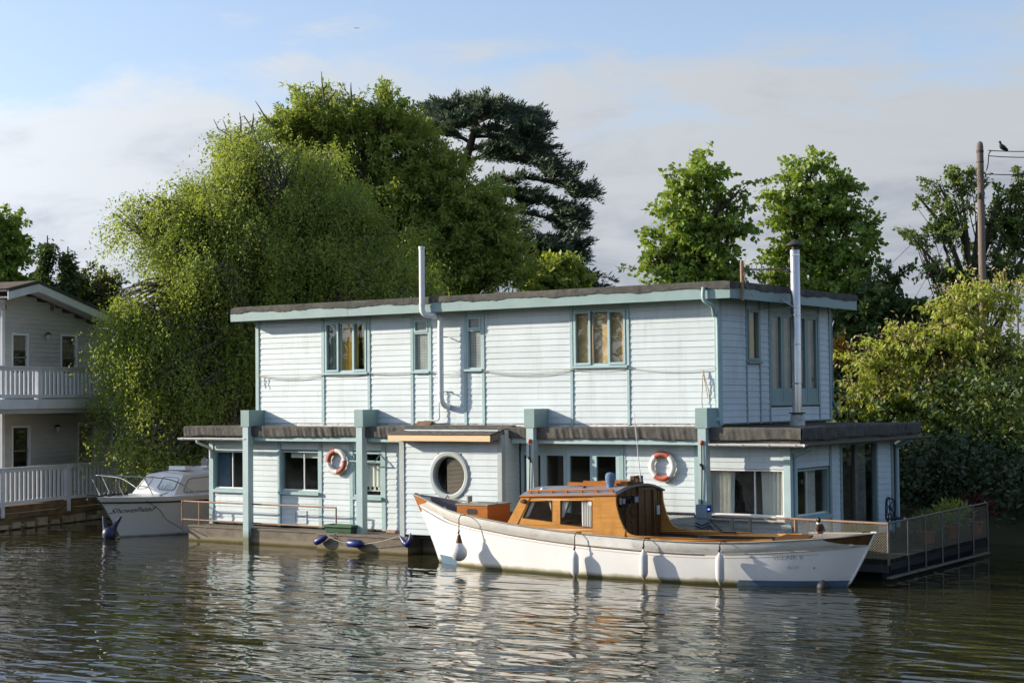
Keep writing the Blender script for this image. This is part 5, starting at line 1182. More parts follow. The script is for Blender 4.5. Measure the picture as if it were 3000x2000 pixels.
for px, r_ in ((S2(1090, 235), .05), (S2(455, 235), .075), (S2(520, 250), .04)):
    q = onY(*px, yc_-.45 if r_ < .07 else yc_+.1); mb = MB(); mb.lathe((q[0], q[1], q[2]-.03), [(r_, 0), (r_, .02), (r_*.8, .06), (r_*.3, .08)], 12); mb.build('deck_fitting', 'chrome' if r_ < .045 else 'dark_metal', LA, smooth=True)
q = onSide(*S2(262, 410)); mb = MB(); mb.lathe((q[0], q[1]-.03, q[2]), [(.005, -.04), (.05, -.03), (.06, 0), (.055, .03)], 14, 'y', sq=(1.2, .75)); mb.build('side_lamp', 'varnish_dark', LA, smooth=True)
a = onY(1877, 1406, yc_-.1); b = onY(1857, 1207, yc_-.1); mb = MB(); mb.tube([a+np.array([0, 0, -.03]), a+(b-a)*.1], .012, 6); mb.tube([a+(b-a)*.1, b], [.009, .005], 6); mb.build('whip_aerial', 'paint_white', LA)
# foredeck locker
ly = 26.50; p0 = onY(*zc(748, 935), ly); p1 = onY(*zc(1028, 935), ly); zt_ = p0[2]; ld = .80
mb = MB(); mb.box(p0[0], p1[0], ly, ly+ld, .62, zt_); lk = mb.build('foredeck_locker', 'varnish_red', LA)
mb = MB(); mb.box(p0[0]-.02, p1[0]+.02, ly-.02, ly+ld+.02, zt_+.001, zt_+.028); mb.build('locker_lid', 'cap_grey', lk)
h0 = onY(*zc(838, 985), ly); h1 = onY(*zc(940, 985), ly); rr = .055; mb = MB()
ptsl = [(h0[0]+rr+rr*cos(a), ly-.003, h0[2]-.02+rr*sin(a)) for a in np.linspace(pi/2, 3*pi/2, 8)]+[(h1[0]-rr+rr*cos(a), ly-.003, h0[2]-.02+rr*sin(a)) for a in np.linspace(-pi/2, pi/2, 8)]
mb.add(ptsl, [tuple(range(16))]); mb.build('hand_slot', 'black', lk)
mb = MB(); c = p1+np.array([-.05, .25, .03]); mb.box(c[0]-.09, c[0]+.09, c[1]-.06, c[1]+.06, zt_+.029, zt_+.07); mb.build('latch', 'chrome', lk)
mb = MB(); a = onY(*zc(660, 875), 26.9); b = onY(*zc(950, 922), 26.8); mb.tube([a, b], .016, 6); mb.tube([a+np.array([-.05, 0, 0]), a+np.array([0, 0, .06]), a+np.array([.05, 0, 0])], .016, 6); mb.tube([(p0[0]+.06, 26.85, zt_-.1), (p0[0]+.06, 26.85, zt_+.16)], .06, 8); mb.build('anchor_gear', 'cap_grey', LA)
mb = MB(); q = hullpt(.045, .86, 1); mb.lathe((q[0], q[1]-.06, q[2]), [(.03, -.01), (.035, 0), (.03, .01)], 10, 'y'); mb.build('fairlead', 'pvc_white', LA)
# stern bits
mb = MB(); a = onY(*z6(1570, 1065), 27.0); b = onY(*z6(2000, 1068), 27.0); mb.tube([a+np.array([0, 0, .04]), b+np.array([0, 0, .04])], .018, 6); mb.build('tiller_bar', 'rope_light', LA)
mb = MB(); a = onY(*z6(1290, 1100), 26.55); b = onY(*z6(1385, 1068), 26.75); mb.slab([a, b, b+np.array([.5, .05, 0]), a+np.array([.55, .05, -.02])], (0, .02, .03)); mb.build('stern_seat', 'varnish_dark', LA)
for px in (z6(1460, 1085), z6(1510, 1078)): q = onY(*px, 26.8); mb = MB(); mb.tube([q+np.array([-.06, 0, .0]), q+np.array([0, 0, .04]), q+np.array([.07, 0, .03])], .014, 6); mb.build('cleat', 'varnish_dark', LA)
q = onY(*z6(1933, 1118), 26.75); qq = hullpt(.975, .82, -1); mb = MB(); mb.lathe((qq[0], qq[1]-.03, qq[2]), [(.02, -.012), (.035, 0), (.03, .012)], 12, 'y', sq=(1.6, .8)); mb.build('fairlead', 'lead_flash', LA, smooth=True)
for t, w in ((.755, .79), (.875, .80), (.93, .40)):
    q = hullpt(t, w, -1); mb = MB(); mb.lathe((q[0], q[1]-.018, q[2]), [(.012, 0), (.014, .03)], 10, 'y'); mb.build('outlet', 'dark_metal', LA)
# painted name, nearly worn away
p_ = onY(*z6(1268, 1262), 26.0)
nx_ = hullpt(.83, .45, -1); x0_ = onY(*z6(1268, 1255), nx_[1])[0]; z0_ = onY(*z6(1268, 1262), nx_[1])[2]
fit_text('SCLAIR II', .115, 0, 1.0, lambda u, v: (x0_+u*1.12, 26.0, z0_+v+.03*u), bvh, (0, 1, 0), .004, 'name_lettering', 'ink_faded', LA)
fit_text('R/1V', .085, .2, 1.0, lambda u, v: (x0_+.22+u*1.12, 26.0, z0_-.17+v+.03*u), bvh, (0, 1, 0), .003, 'port_lettering', 'ink_faded', LA)

# ---- fenders hung on the launch
def hang(px, r, zt, zb_, kind, label, lash):
    Y = 26.0
    for _ in range(20):
        q = onY(*px, Y); t = np.clip((q[0]-xbow(1.37))/(xstern(.95)-xbow(1.37)), 0, 1); Y = LXC(q[0])-smooth_interp(t, _ts, _bs)-r-.03
    x = q[0]; zl = sheer(x); z1 = onY(px[0], zt, Y)[2]; z0 = onY(px[0], zb_, Y)[2]
    t_ = thing('fender', label, 'fender', (x, Y, z0), 'white fenders hung along the launch')
    mb = MB()
    if kind == 'ball':
        R_ = r; zc_ = z0+R_*1.02; pr = [(.01, z0)]+[(R_*sin(a)*(1 if a < 1.7 else 1-.03*(a-1.7)), zc_-R_*1.02*cos(a)) for a in np.linspace(.2, 2.35, 14)]; pr += [(R_*.52, zc_+R_*.98), (R_*.42, zc_+R_*1.15)]
        mb.lathe((x, Y, 0), pr, 24); mb.build('ball', 'fender_white', t_, smooth=60)
        mb = MB(); za = zc_+R_*1.15; mb.lathe((x, Y, 0), [(R_*.43, za), (R_*.34, za+.05), (R_*.26, za+.10), (.035, za+.14), (.02, za+.17)], 16); mb.build('neck', 'varnish_dark', t_, smooth=60); zl0 = za+.16
    else:
        h = z1-z0; pr = [(.012, z0), (.02, z0+.03), (.035, z0+.045), (r*.8, z0+.075), (r, z0+.12), (r, z1-.13), (r*.85, z1-.08), (.035, z1-.035), (.022, z1-.02), (.015, z1)]
        mb.lathe((x, Y, 0), pr, 18); mb.build('sleeve', 'fender_white', t_, smooth=60)
        mb = MB(); mb.lathe((x, Y, 0), [(.012, z0-.012), (.021, z0+.01), (.036, z0+.045)], 10); mb.build('end_eye', 'fender_tip', t_); zl0 = z1-.01
    mb = MB(); mb.tube([(x, Y, zl0), (x+.003, Y, zl-.03), (x+.01, Y+.05, zl+.035), (x+.05, Y+.16, zl+.03)], .010, 6); mb.tube([(x-.02, Y-.005, zl0+.03), (x+.015, Y-.01, zl0+.07), (x-.005, Y, zl0+.10)], .016, 6); mb.build('lanyard', 'rope_brown', t_)
hang((1345, 1614), .168, 1583, 1643, 'ball', 'white ball fender with dark neck hanging from the launch bow', 1)
hang((1684, 1655), .078, 1612, 1692, 'tube', 'white sausage fender hanging below the launch cabin windows', 1)
hang((1886, 1650), .080, 1608, 1697, 'tube', 'white sausage fender hanging just aft of the launch cabin', 1)
hang((2109, 1665), .080, 1617, 1712, 'tube', 'white sausage fender hanging nearest the launch stern', 1)
fpx = onZ(2413, 1712, 0); q = hullpt((fpx[0]-xbow(0))/(xstern(0)-xbow(0)), .1, -1); fpx = np.array([onY(2413, 1705, q[1]-.10)[0], q[1]-.10, 0])
mb = MB(); R_ = .115; mb.lathe((fpx[0], fpx[1]-.02, -.03), [(.01, -.08)]+[(R_*sin(a), .05-R_*cos(a)) for a in np.linspace(.4, 2.9, 10)]+[(.02, .175)], 16); top('rubber_float', mb, 'rubber', 'black round float bobbing at the waterline by the launch stern', 'float', (fpx[0], fpx[1]-.02, -.03), smooth=True)

# ================================================================== white cabin cruiser
CX0 = -31.3
CR = thing('cabin_cruiser', 'white fibreglass cabin cruiser with steel bow rail, bow out beside the houseboat float', 'boat', (CX0, 30.5, 0))
_ct = np.array([0, .06, .14, .25, .4, .6, .8, 1.0]); _cw = np.array([.01, .22, .50, .78, .98, 1.04, 1.02, .95]); _cs = np.array([.05, .46, .80, 1.02, 1.13, 1.15, 1.13, 1.05])
def crx(z): return 27.02+.86*(1-max(min(z, 1.06), 0)/1.06)**.8+(.3*-z if z < 0 else 0)
def csheer(t): return 1.04-.20*t+.12*t*t
def crpt(t, w, sd):
    zs_ = csheer(t); z = zs_*w if w >= 0 else .4*w
    y = crx(z)*(1-t)+34.0*t; bw, bs = smooth_interp(t, _ct, _cw), smooth_interp(t, _ct, _cs); b = bw+(bs-bw)*max(w, 0)**1.5 if w >= 0 else bw*(1-(-w)**2*.9)
    return np.array([CX0+sd*b, y, z])
cw_ = [1, .88, .75, .6, .45, .3, .15, 0, -.4, -.8, -1]
mb = MB()
for sd in (-1, 1): mb.grid([[crpt(t, w, sd) for w in cw_] for t in np.linspace(0, 1, 50)])
mb.add([crpt(1, w, -1) for w in cw_]+[crpt(1, w, 1) for w in cw_[::-1]], [tuple(range(22))])
mb.build('hull', 'gel_white', CR, smooth=50); cbvh = BVHTree.FromPolygons([Vector(v) for v in mb.v], mb.f)
for sd in (-1, 1):
    mb = MB(); mb.tube([crpt(t, .865, sd)+np.array([sd*.012, 0, 0]) for t in np.linspace(0, 1, 40)], .022, 6); mb.build('rubbing_strip', 'rubber', CR)
mb = MB()
mb.grid([[(CX0+u*max(abs(crpt(t, 1, 1)[0]-CX0)-.0, 0), crpt(t, 1, 1)[1], csheer(t)+.001+.05*(1-u*u)*min(1, t*4)) for u in np.linspace(-1, 1, 9)] for t in np.linspace(0, 1, 40)]); mb.build('deck', 'gel_white', CR, smooth=50)
# cabin: two raked front panes meeting at a ridge, then the sides
def cpt(x, px, py): q = onX(px, py, x); return np.array([x, q[1], q[2]])
xr_, xl_ = CX0+.80, CX0-.80
bC = cpt(CX0, 447, 1452); tC = cpt(CX0+.0, 484, 1386)
yc0 = 28.75; yt0 = 29.30; zb0, zt0 = .93, 1.56
base = [(xl_, yc0+.14, zb0), (CX0-.12, yc0, zb0+.04), (CX0+.12, yc0, zb0+.04), (xr_, yc0+.14, zb0)]
topp = [(xl_+.16, yt0+.13, zt0-.05), (CX0-.10, yt0, zt0), (CX0+.10, yt0, zt0), (xr_-.16, yt0+.13, zt0-.05)]
YBK = 33.2
mb = MB(); base += [(xr_+.05, YBK, zb0-.05)]; base = [(xl_-.05, YBK, zb0-.05)]+base; topp += [(xr_-.10, YBK, zt0+.05)]; topp = [(xl_+.10, YBK, zt0+.05)]+topp
mid = [tuple(np.array(b)*.06+np.array(t)*.94+np.array([(.02 if b[0] > CX0 else -.02), -.03, -.0])) for b, t in zip(base, topp)]
mb.grid([base, mid, topp]); cb = mb.build('cabin', 'gel_cream', CR, smooth=25)
mb = MB(); rw = []
for s in np.linspace(0, 1, 10):
    y_l = topp[1][1]+(YBK-topp[1][1])*s; yf = yt0+(YBK-yt0)*s
    rw.append([(CX0+(.64+.06*s)*u, yf+.13*(1-s)*abs(u)**1.5, zt0-.05*u*u+.10*(1-u*u)*min(1, s*3)+.05*s) for u in np.linspace(-1, 1, 11)])
mb.grid(rw); mb.build('cabin_roof', 'gel_cream', CR, smooth=50)
def cab_window(P, name='window', cur=True):
    """rounded pane set on a quadrilateral face of the cabin, with rubber surround and pleated curtain behind"""
    P = [np.array(p) for p in P]; nrm = np.cross(P[1]-P[0], P[3]-P[0]); nrm /= np.linalg.norm(nrm)
    if nrm[1] > .2 or (nrm[0] < -.2 and P[0][0] > CX0+.5): nrm = -nrm
    def S(u, v): return (P[0]*(1-u)+P[1]*u)*(1-v)+(P[3]*(1-u)+P[2]*u)*v
    r = .16; loop = []
    for cu_, cv_, a0 in ((1-r, 1-r, 0), (r, 1-r, 90), (r, r, 180), (1-r, r, 270)):
        for a in np.linspace(a0, a0+90, 6): loop.append(S(cu_+r*cos(radians(a)), cv_+r*sin(radians(a))))
    mb = MB(); mb.add([p+nrm*.016 for p in loop], [tuple(range(len(loop)))]); g = mb.build(name, 'glass', cb)
    mb = MB(); mb.tube([p+nrm*.016 for p in loop], .016, 5, closed=True); mb.build('surround', 'screen_grey', g)
    mb = MB(); rows = []
    for v in (.97, .03): rows.append([S(u, v)+nrm*(.006+.005*sin(u*50+2*sin(u*9))) for u in np.linspace(.05, .95, 60)])
    mb.grid(rows); mb.build('curtain', 'curtain_grey', g, smooth=80)
def lerp(a, b, t): return np.array(a)*(1-t)+np.array(b)*t
def face(i, u0, u1, v0, v1):
    b0, b1, t0, t1 = base[i], base[i+1], topp[i], topp[i+1]; f = lambda u, v: lerp(lerp(b0, b1, u), lerp(t0, t1, u), v)
    return [f(u0, v0), f(u1, v0), f(u1, v1), f(u0, v1)]
cab_window(face(1, .12, .86, .30, .80)); cab_window(face(3, .10, .90, .30, .82)); cab_window(face(4, .06, .30, .22, .80)); cab_window(face(4, .32, .55, .22, .82)); cab_window(face(0, .70, .94, .22, .80))
MB().box(CX0-.14, CX0+.46, yt0+.35, yt0+.60, zt0+.05, zt0+.15).build('roof_vent', 'gel_white', CR)
mb = MB(); mb.tube([(CX0-.5, yt0+.3, zt0+.05), (CX0-.45, YBK-1.5, zt0+.16)], .018, 6); mb.tube([(CX0+.45, yt0+1.0, zt0+.06), (CX0+.45, YBK-.5, zt0+.14)], .012, 6); mb.build('roof_rail', 'rail_pale', CR)
# search lamp and lashings on the roof
q = onX(600, 1352, CX0-.1); mb = MB(); mb.lathe((CX0-.1, q[1], q[2]), [(.02, .10), (.10, .06), (.13, .0), (.12, -.03)], 14, 'y'); mb.tube([(CX0-.1, q[1], q[2]-.1), (CX0-.1, q[1]+.05, zt0+.1)], .02, 6); mb.build('search_lamp', 'chrome', CR, smooth=50)
mb = MB(); mb.tube(bez([(CX0+.1, 30.6, zt0+.14), (CX0, 31.2, zt0+.22), (CX0-.1, 31.9, zt0+.18), (CX0-.1, 32.4, zt0+.35)], 6), .015, 5); mb.build('lashing', 'rope_light', CR)
# pulpit
b0 = np.array([CX0, 27.12, 1.58]); mb = MB()
mb.tube(bez([crpt(.36, 1, 1)+np.array([-.06, 0, .0]), crpt(.24, 1, 1)+np.array([-.08, 0, .40]), crpt(.12, 1, 1)+np.array([-.06, 0, .50]), b0, crpt(.12, 1, -1)+np.array([.06, 0, .50]), crpt(.24, 1, -1)+np.array([.08, 0, .40]), crpt(.36, 1, -1)+np.array([.06, 0, 0])], 8), .014, 8)
for sd in (-1, 1):
    for t in (.07, .16): p = crpt(t, 1, sd); mb.tube([p+np.array([-sd*.06, .05, 0]), p+np.array([-sd*.07, -.25, .50])], .012, 6)
mb.build('bow_rail', 'chrome', CR, smooth=True)
mb = MB()
for k in range(9): a = RNG.random()*6; mb.lathe((CX0-.2+.3*RNG.random(), 27.4+.7*RNG.random(), 1.05), [(.05+.03*RNG.random(), 0), (.06, .05), (.03, .10)], 8)
mb.tube([(CX0-.05, 26.85, 1.0), (CX0, 27.5, 1.10)], .03, 6); mb.tube([(CX0+.02, 26.75, 1.12), (CX0, 27.3, 1.06)], .012, 5); mb.build('anchor_gear', 'dark_metal', CR)
fit_text('Shovelhead', .215, .32, .94, lambda u, v: (CX0+.5, onX(373, 1500, CX0+.72)[1]+u*.98, .61+v*.85+.045*u), cbvh, (-1, 0, 0), .006, 'name_lettering', 'ink_navy', CR)
# blue bow fender
q = onY(325, 1560, 27.35)
mb = MB(); mb.lathe((q[0], 27.30, q[2]-.02), [(.01, -.20), (.10, -.17), (.17, -.08), (.18, .02), (.15, .12), (.06, .18)], 16)
qf = np.array([q[0], 27.30, q[2]])
for sx, tx in ((-.07, -.15), (.09, .30)): mb.tube(bez([qf+RT*sx*.6, qf+RT*sx*1.4+np.array([0, 0, .16]), qf+RT*tx+np.array([0, 0, .42])], 6), [.10, .098, .095, .09, .085, .08, .07, .062, .055, .047, .04, .03, .02], 10)
top('bow_fender', mb, 'navy_vinyl', 'navy blue horned bow fender slung under the cruiser stem', 'fender', (q[0], 27.30, q[2]-.2), smooth=True)
# mooring line from cruiser to float
mb = MB(); a = crpt(.13, .9, 1); b = np.array([-29.1, 28.1, .18]); mb.tube(bez([a, a+np.array([.35, .1, -.22]), (a+b)/2+np.array([0, 0, -.09]), b], 8), .009, 6); mb.tube(bez([a+np.array([.02, .05, 0]), a+np.array([-.0, .5, .12]), crpt(.22, 1, 1)+np.array([-.05, 0, .1])], 6), .009, 6)
top('mooring_line', mb, 'rope_dark', 'dark mooring line from the cruiser bow down to the float', 'rope', tuple(b))
# ================================================================== grey clapboard house on the left
HA = radians(13.2); HO = np.array([-35.75, 27.67, 0.0]); hx = np.array([cos(HA), sin(HA), 0]); hy = np.array([-sin(HA), cos(HA), 0])
GH = thing('clapboard_house', 'grey clapboard floating house with white railed balconies and gabled roof', 'house', tuple(HO), rotz=HA, local=True)
def onH(px, py, c):
    d = ray(px, py); p0 = HO+hx*c; t = ((p0-CAMP)@hx)/(d@hx); q = CAMP+d*t; r = q-HO; return r@hy, q[2]
CWL = -1.25
uL = onH(5, 1300, CWL)[0]; uR = onH(327, 1000, CWL)[0]
apex = onH(111, 826, -.70); eav = onH(330, 925, -.70); slope = (apex[1]-eav[1])/(eav[0]-apex[0]); uA = apex[0]; zA = apex[1]
halfw = uR-uA
def zroof(u): return zA-.30-slope*abs(u-uA)
wins = []
for (a, b, c, d) in ((36, 980, 79, 1095), (179, 983, 222, 1096), (36, 1252, 84, 1368), (229, 1243, 273, 1356)):
    u0, z1 = onH(a, b, CWL); u1, z0 = onH(c, d, CWL); wins.append((u0, u1, z0, z1))
zr_lo, zr_hi = .75, zroof(uA)
pit = .132; z = zr_lo; k = 0
sm = MB(); sm.add([(0, 0, 0), (.018, 0, 0), (.020, 0, .012), (.004, 0, pit), (0, 0, pit), (0, 1, 0), (.018, 1, 0), (.020, 1, .012), (.004, 1, pit), (0, 1, pit)], [(0, 1, 6, 5), (1, 2, 7, 6), (2, 3, 8, 7), (3, 4, 9, 8), (0, 4, 3, 2, 1), (5, 6, 7, 8, 9)])
sm = sm.mesh('siding_board', 'siding')
while z < zr_hi:
    lim = (zA-.30-(z+pit*.5))/slope; a, b = max(uL+.10, uA-lim), min(uR-.08, uA+lim)
    cuts = sorted([(w[0]-.05, w[1]+.05) for w in wins if w[2]-.06 < z+pit*.5 < w[3]+.06]); cur = a; sg = []
    for c0, c1 in cuts: sg.append((cur, c0)); cur = c1
    sg.append((cur, b))
    for s0, s1 in sg:
        if s1-s0 > .05:
            o = new_obj('siding_board', sm, GH); o.location = (CWL+random.uniform(-.002, .002), s0, z); o.scale = (1, s1-s0, 1)
    z += pit
# backing wall with openings left dark inside
bw = MB(); zz_b = [.4]+sorted(set([w[2] for w in wins]+[w[3] for w in wins]))+[zr_hi]
for i in range(len(zz_b)-1):
    z0, z1 = zz_b[i], zz_b[i+1]; lim = (zA-.26-z1)/slope; a, b = max(uL, uA-max(lim, .05)), min(uR, uA+max(lim, .05)); cuts = sorted([(w[0], w[1]) for w in wins if w[2] <= z0+1e-6 and w[3] >= z1-1e-6]); cur = a
    for c0, c1 in cuts: bw.box(CWL-.06, CWL-.002, cur, c0, z0, z1); cur = c1
    bw.box(CWL-.06, CWL-.002, cur, b, z0, z1)
bw.box(-9, CWL-.06, uL, uL+.06, .4, zroof(uL)); bw.box(-9, CWL-.06, uR-.06, uR, .4, zroof(uR)); bw.build('wall', 'siding', GH)
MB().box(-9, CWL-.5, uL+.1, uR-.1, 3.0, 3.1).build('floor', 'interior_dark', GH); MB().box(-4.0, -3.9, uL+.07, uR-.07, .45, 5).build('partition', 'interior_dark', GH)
MB().box(CWL-.03, CWL+.03, uL-.02, uL+.10, .5, zroof(uL)-.02).build('corner_board', 'house_white', GH); MB().box(CWL-.03, CWL+.03, uR-.08, uR+.02, .5, zroof(uR)-.02).build('corner_board', 'house_white', GH)
for (u0, u1, z0, z1) in wins:
    T = lambda u, o, v: (CWL+o, u, v)
    mb = MB(); frame_rect(mb, T, u0-.05, u1+.05, z0-.05, z1+.05, .06, -.05, .03); w = mb.build('window', 'house_white', GH)
    mb = MB(); zm = z0+(z1-z0)*.42; tb(mb, T, u0, u1, -.04, .0, zm-.02, zm+.02); mb.build('meeting_rail', 'rail_pale', w)
    for va, vb in ((z0, zm-.02), (zm+.02, z1)): mb = MB(); tb(mb, T, u0, u1, -.03, -.024, va, vb); mb.build('pane', 'glass', w)
for px, py in ((10, 899), (150, 903)):
    u, z = onH(px, py, CWL); mb = MB(); T = lambda u_, o, v: (CWL+o, u_, v); frame_rect(mb, T, u-.13, u+.13, z-.10, z+.10, .03, .0, .04); mb.build('gable_vent', 'siding', GH); MB().box(CWL+.0, CWL+.02, u-.10, u+.10, z-.07, z+.07).build('vent_grille', 'rail_pale', GH)
for px, py in ((140, 985), (168, 1255)):
    u, z = onH(px, py, CWL+.1); mb = MB(); mb.tube([(CWL, u, z+.02), (CWL+.06, u, z+.09), (CWL+.12, u, z+.08)], .014, 6); mb.lathe((CWL+.12, u, z), [(.10, .05), (.06, .09), (.02, .12)], 10); wl = mb.build('wall_lamp', 'dark_metal', GH)
    mb = MB(); mb.lathe((CWL+.12, u, z), [(.05, -.10), (.06, -.02), (.055, .05)], 10); mb.build('lamp_glass', 'lamp_glass', wl)
# roof with stepped tile courses, barge boards
CB = -.70; ru = halfw+.42
for sg in (-1, 1):
    ru = halfw+.42 if sg > 0 else uA-uL+.45
    e = uA+sg*ru; ze = zA-slope*ru
    mb = MB(); mb.slab([(CB+.02, uA, zA+.02), (CB+.02, e, ze+.02), (-10, e, ze+.02), (-10, uA, zA+.02)], (0, 0, -.06)); rf_ = mb.build('roof', 'roof_tile', GH)
    nC = 12; mb = MB()
    for i in range(nC):
        u0, u1 = uA+sg*ru*i/nC, uA+sg*ru*(i+1)/nC; za_, zb_ = zA-slope*ru*i/nC, zA-slope*ru*(i+1)/nC
        c = MB(); c.slab([(CB+.03, u0, za_+.025), (CB+.03, u1+sg*.03, zb_+.045-slope*.03), (-10, u1+sg*.03, zb_+.045-slope*.03), (-10, u0, za_+.025)], (0, 0, .014)); c.build('tile_course', 'roof_tile', rf_)
    mb = MB(); mb.slab([(CB, uA, zA-.03), (CB, e, ze-.03), (CB, e, ze-.27), (CB, uA, zA-.27)], (.04, 0, 0)); mb.build('barge_board', 'house_white', GH)
    mb = MB(); mb.slab([(CB-.02, uA, zA+.035), (CB-.02, e, ze+.035), (CB-.02, e, ze-.05), (CB-.02, uA, zA-.05)], (.075, 0, 0)); mb.build('verge', 'dark_edge', GH)
    mb = MB(); mb.slab([(CB, uA, zA-.20), (CB, e, ze-.20), (CWL, e, ze-.20), (CWL, uA, zA-.20)], (0, 0, -.02)); mb.build('soffit', 'siding', GH)
# balconies
def balcony(zt, zb_, u0, u1, deck_top, posts, name):
    mb = MB(); mb.box(-.05, .07, u0, u1, zt-.04, zt); rl = mb.build('railing', 'house_white', GH)
    MB().box(-.02, .04, u0, u1, zt-.13, zt-.041).build('rail', 'house_white', rl); MB().box(-.03, .05, u0, u1, zb_-.02, zb_+.07).build('rail', 'house_white', rl)
    bm_ = MB().box(-.018, .022, -.04, .04, 0, 1).mesh('baluster', 'house_white'); u = u0+.1
    while u < u1:
        o = new_obj('baluster', bm_, rl); o.location = (0, u, zb_+.07); o.scale = (1, 1, zt-.13-zb_-.07); u += .185
    for u in posts: MB().box(-.06, .08, u-.07, u+.07, deck_top-.3, zt-.045).build('newel_post', 'house_white', rl)
u0r = -1.5; u1r = uR+1.1
pU = onH(110, 1120, 0)[0]; pL = onH(196, 1420, 0)[0]
zU1, zU0 = onH(60, 1072, 0)[1], onH(60, 1163, 0)[1]; zL1, zL0 = onH(60, 1367, 0)[1], onH(60, 1472, 0)[1]
balcony(zU1, zU0, u0r, u1r, zU0, [pU, pU+3.4], 'u'); balcony(zL1, zL0, u0r, u1r, zL0-.05, [0.02, pL, pL+3.2], 'l')
MB().box(-1.25, .03, u0r, u1r, zU0-.32, zU0-.06).build('balcony_deck', 'house_white', GH); MB().box(-1.24, -.02, u0r, u1r, zU0-.45, zU0-.325).build('balcony_joist', 'siding', GH)
MB().box(-1.25, .05, u0r, u1r, zL0-.25, zL0-.06).build('deck', 'timber_base', GH)
MB().box(-9, .02, u0r, u1r+.2, -.8, zL0-.62).build('float_base', 'timber_base', GH)
zt_ = zL0-.27
for i, (zz0, zz1, m_) in enumerate(((zt_-.14, zt_, 'timber_base'), (zt_-.31, zt_-.15, 'timber_base'))): MB().box(-.05, .06-.03*i, u0r, u1r, zz0, zz1).build('skirt_board', m_, GH)
for i in range(14):
    u = u0r+.2+i*.55+.1*random.random(); MB().box(.02, .09+.03*random.random(), u, u+.30+.2*random.random(), .03, .03+.10+.12*random.random()).build('stone', 'stone_pale', GH)

# ================================================================== trees
def mesh_np(name, V, F_, mt_, parent=None, off=(0, 0, 0), smooth=False):
    me = bpy.data.meshes.new(name); V = np.asarray(V, np.float32)-np.asarray(off, np.float32); F_ = np.asarray(F_, np.int32); n, k = F_.shape
    me.vertices.add(len(V)); me.vertices.foreach_set('co', V.ravel()); me.loops.add(n*k); me.loops.foreach_set('vertex_index', F_.ravel())
    me.polygons.add(n); me.polygons.foreach_set('loop_start', np.arange(0, n*k, k, dtype=np.int32)); me.update(calc_edges=True); me.materials.append(MT[mt_])
    return new_obj(name, me, parent)
def unit(v): return v/(np.linalg.norm(v, axis=-1, keepdims=True)+1e-9)
def leaf_quads(P, D, Nn, ln, wd):
    """rhombic leaves: base P, direction D, face normal Nn"""
    S = unit(np.cross(D, Nn)); ln = ln[:, None]; wd = wd[:, None]
    bend = Nn*ln*.10
    V = np.stack([P, P+D*ln*.45+S*wd*.5+bend, P+D*ln, P+D*ln*.45-S*wd*.5+bend], 1).reshape(-1, 3); n = len(P)
    return V, np.arange(4*n).reshape(n, 4)
def sublobes(lobes, seed, k=6):
    rng = np.random.default_rng(seed); out_ = []
    for l in lobes:
        out_.append((l[0], l[1], l[2], l[3]*.74, l[4]*.74))
        for _ in range(k):
            a = rng.random()*2*pi; e = rng.normal()*.5; r = .62+.34*rng.random(); q = .26+.22*rng.random()
            out_.append((l[0]+l[3]*r*cos(a)*cos(e), l[1]+l[4]*r*sin(a)*cos(e), l[2]+l[3]*l[2]/FPX*r*sin(e), l[3]*q, l[4]*q))
    return out_
def rand_dir(rng, n): return unit(rng.normal(size=(n, 3)))
def lobes_pts(rng, lobes, n, shell=.55, flat=None):
    """points through ellipsoid lobes (px, py, depth, rx_px, ry_px), denser towards the surface"""
    w = np.array([l[3]*l[4]*(l[2]/45)**2 for l in lobes], float); w /= w.sum(); idx = rng.choice(len(lobes), n, p=w); C = np.array([dep(l[0], l[1], l[2]) for l in lobes]); R_ = np.array([[l[3]*l[2]/FPX, l[4]*l[2]/FPX, (l[5] if len(l) > 5 else l[3]*l[2]/FPX)] for l in lobes])
    d = rand_dir(rng, n); r = rng.random(n)**shell; r = np.clip(r*(1+.12*rng.normal(size=n)), 0, 1.2)
    q = d*r[:, None]*R_[idx]
    return C[idx]+q[:, :1]*np.array(RT)+q[:, 1:2]*np.array([0, 0, 1.])+q[:, 2:3]*np.array([FW[0], FW[1], 0]), d[:, :1]*np.array(RT)+d[:, 1:2]*np.array([0, 0, 1.])+d[:, 2:3]*np.array([FW[0], FW[1], 0]), idx, C, R_
def branches(mb, base_, C, P, idx, rng, r0=.22, per=10, trunk_top=None, sway=.25):
    base_ = np.array(base_, float); tt_ = np.array(trunk_top if trunk_top is not None else C.mean(0)*np.array([1, 1, .8]), float)
    pts = bez([base_, base_*.6+tt_*.4+rng.normal(size=3)*.15*np.array([1, 1, 0]), tt_], 5); n = len(pts); mb.tube(pts, [r0*(1-.55*i/(n-1)) for i in range(n)], 10)
    for i, c in enumerate(C):
        k = int(n*(.35+.6*rng.random())); s = pts[min(k, n-1)]; e = c+rng.normal(size=3)*.15; m_ = (s+e)/2+np.array([0, 0, .12*np.linalg.norm(e-s)])+rng.normal(size=3)*sway*.5
        lp = bez([s, m_, e], 5); mb.tube(lp, list(np.linspace(r0*.42, r0*.12, len(lp))), 7)
        own = P[idx == i]
        if len(own):
            for j in rng.choice(len(own), min(per, len(own)), replace=False):
                s2 = lp[int(len(lp)*(.35+.6*rng.random()))-1]; e2 = own[j]; m2 = (s2+e2)/2+rng.normal(size=3)*sway*.6; q = bez([s2, m2, e2], 3); mb.tube(q, list(np.linspace(r0*.11, .008, len(q))), 5)
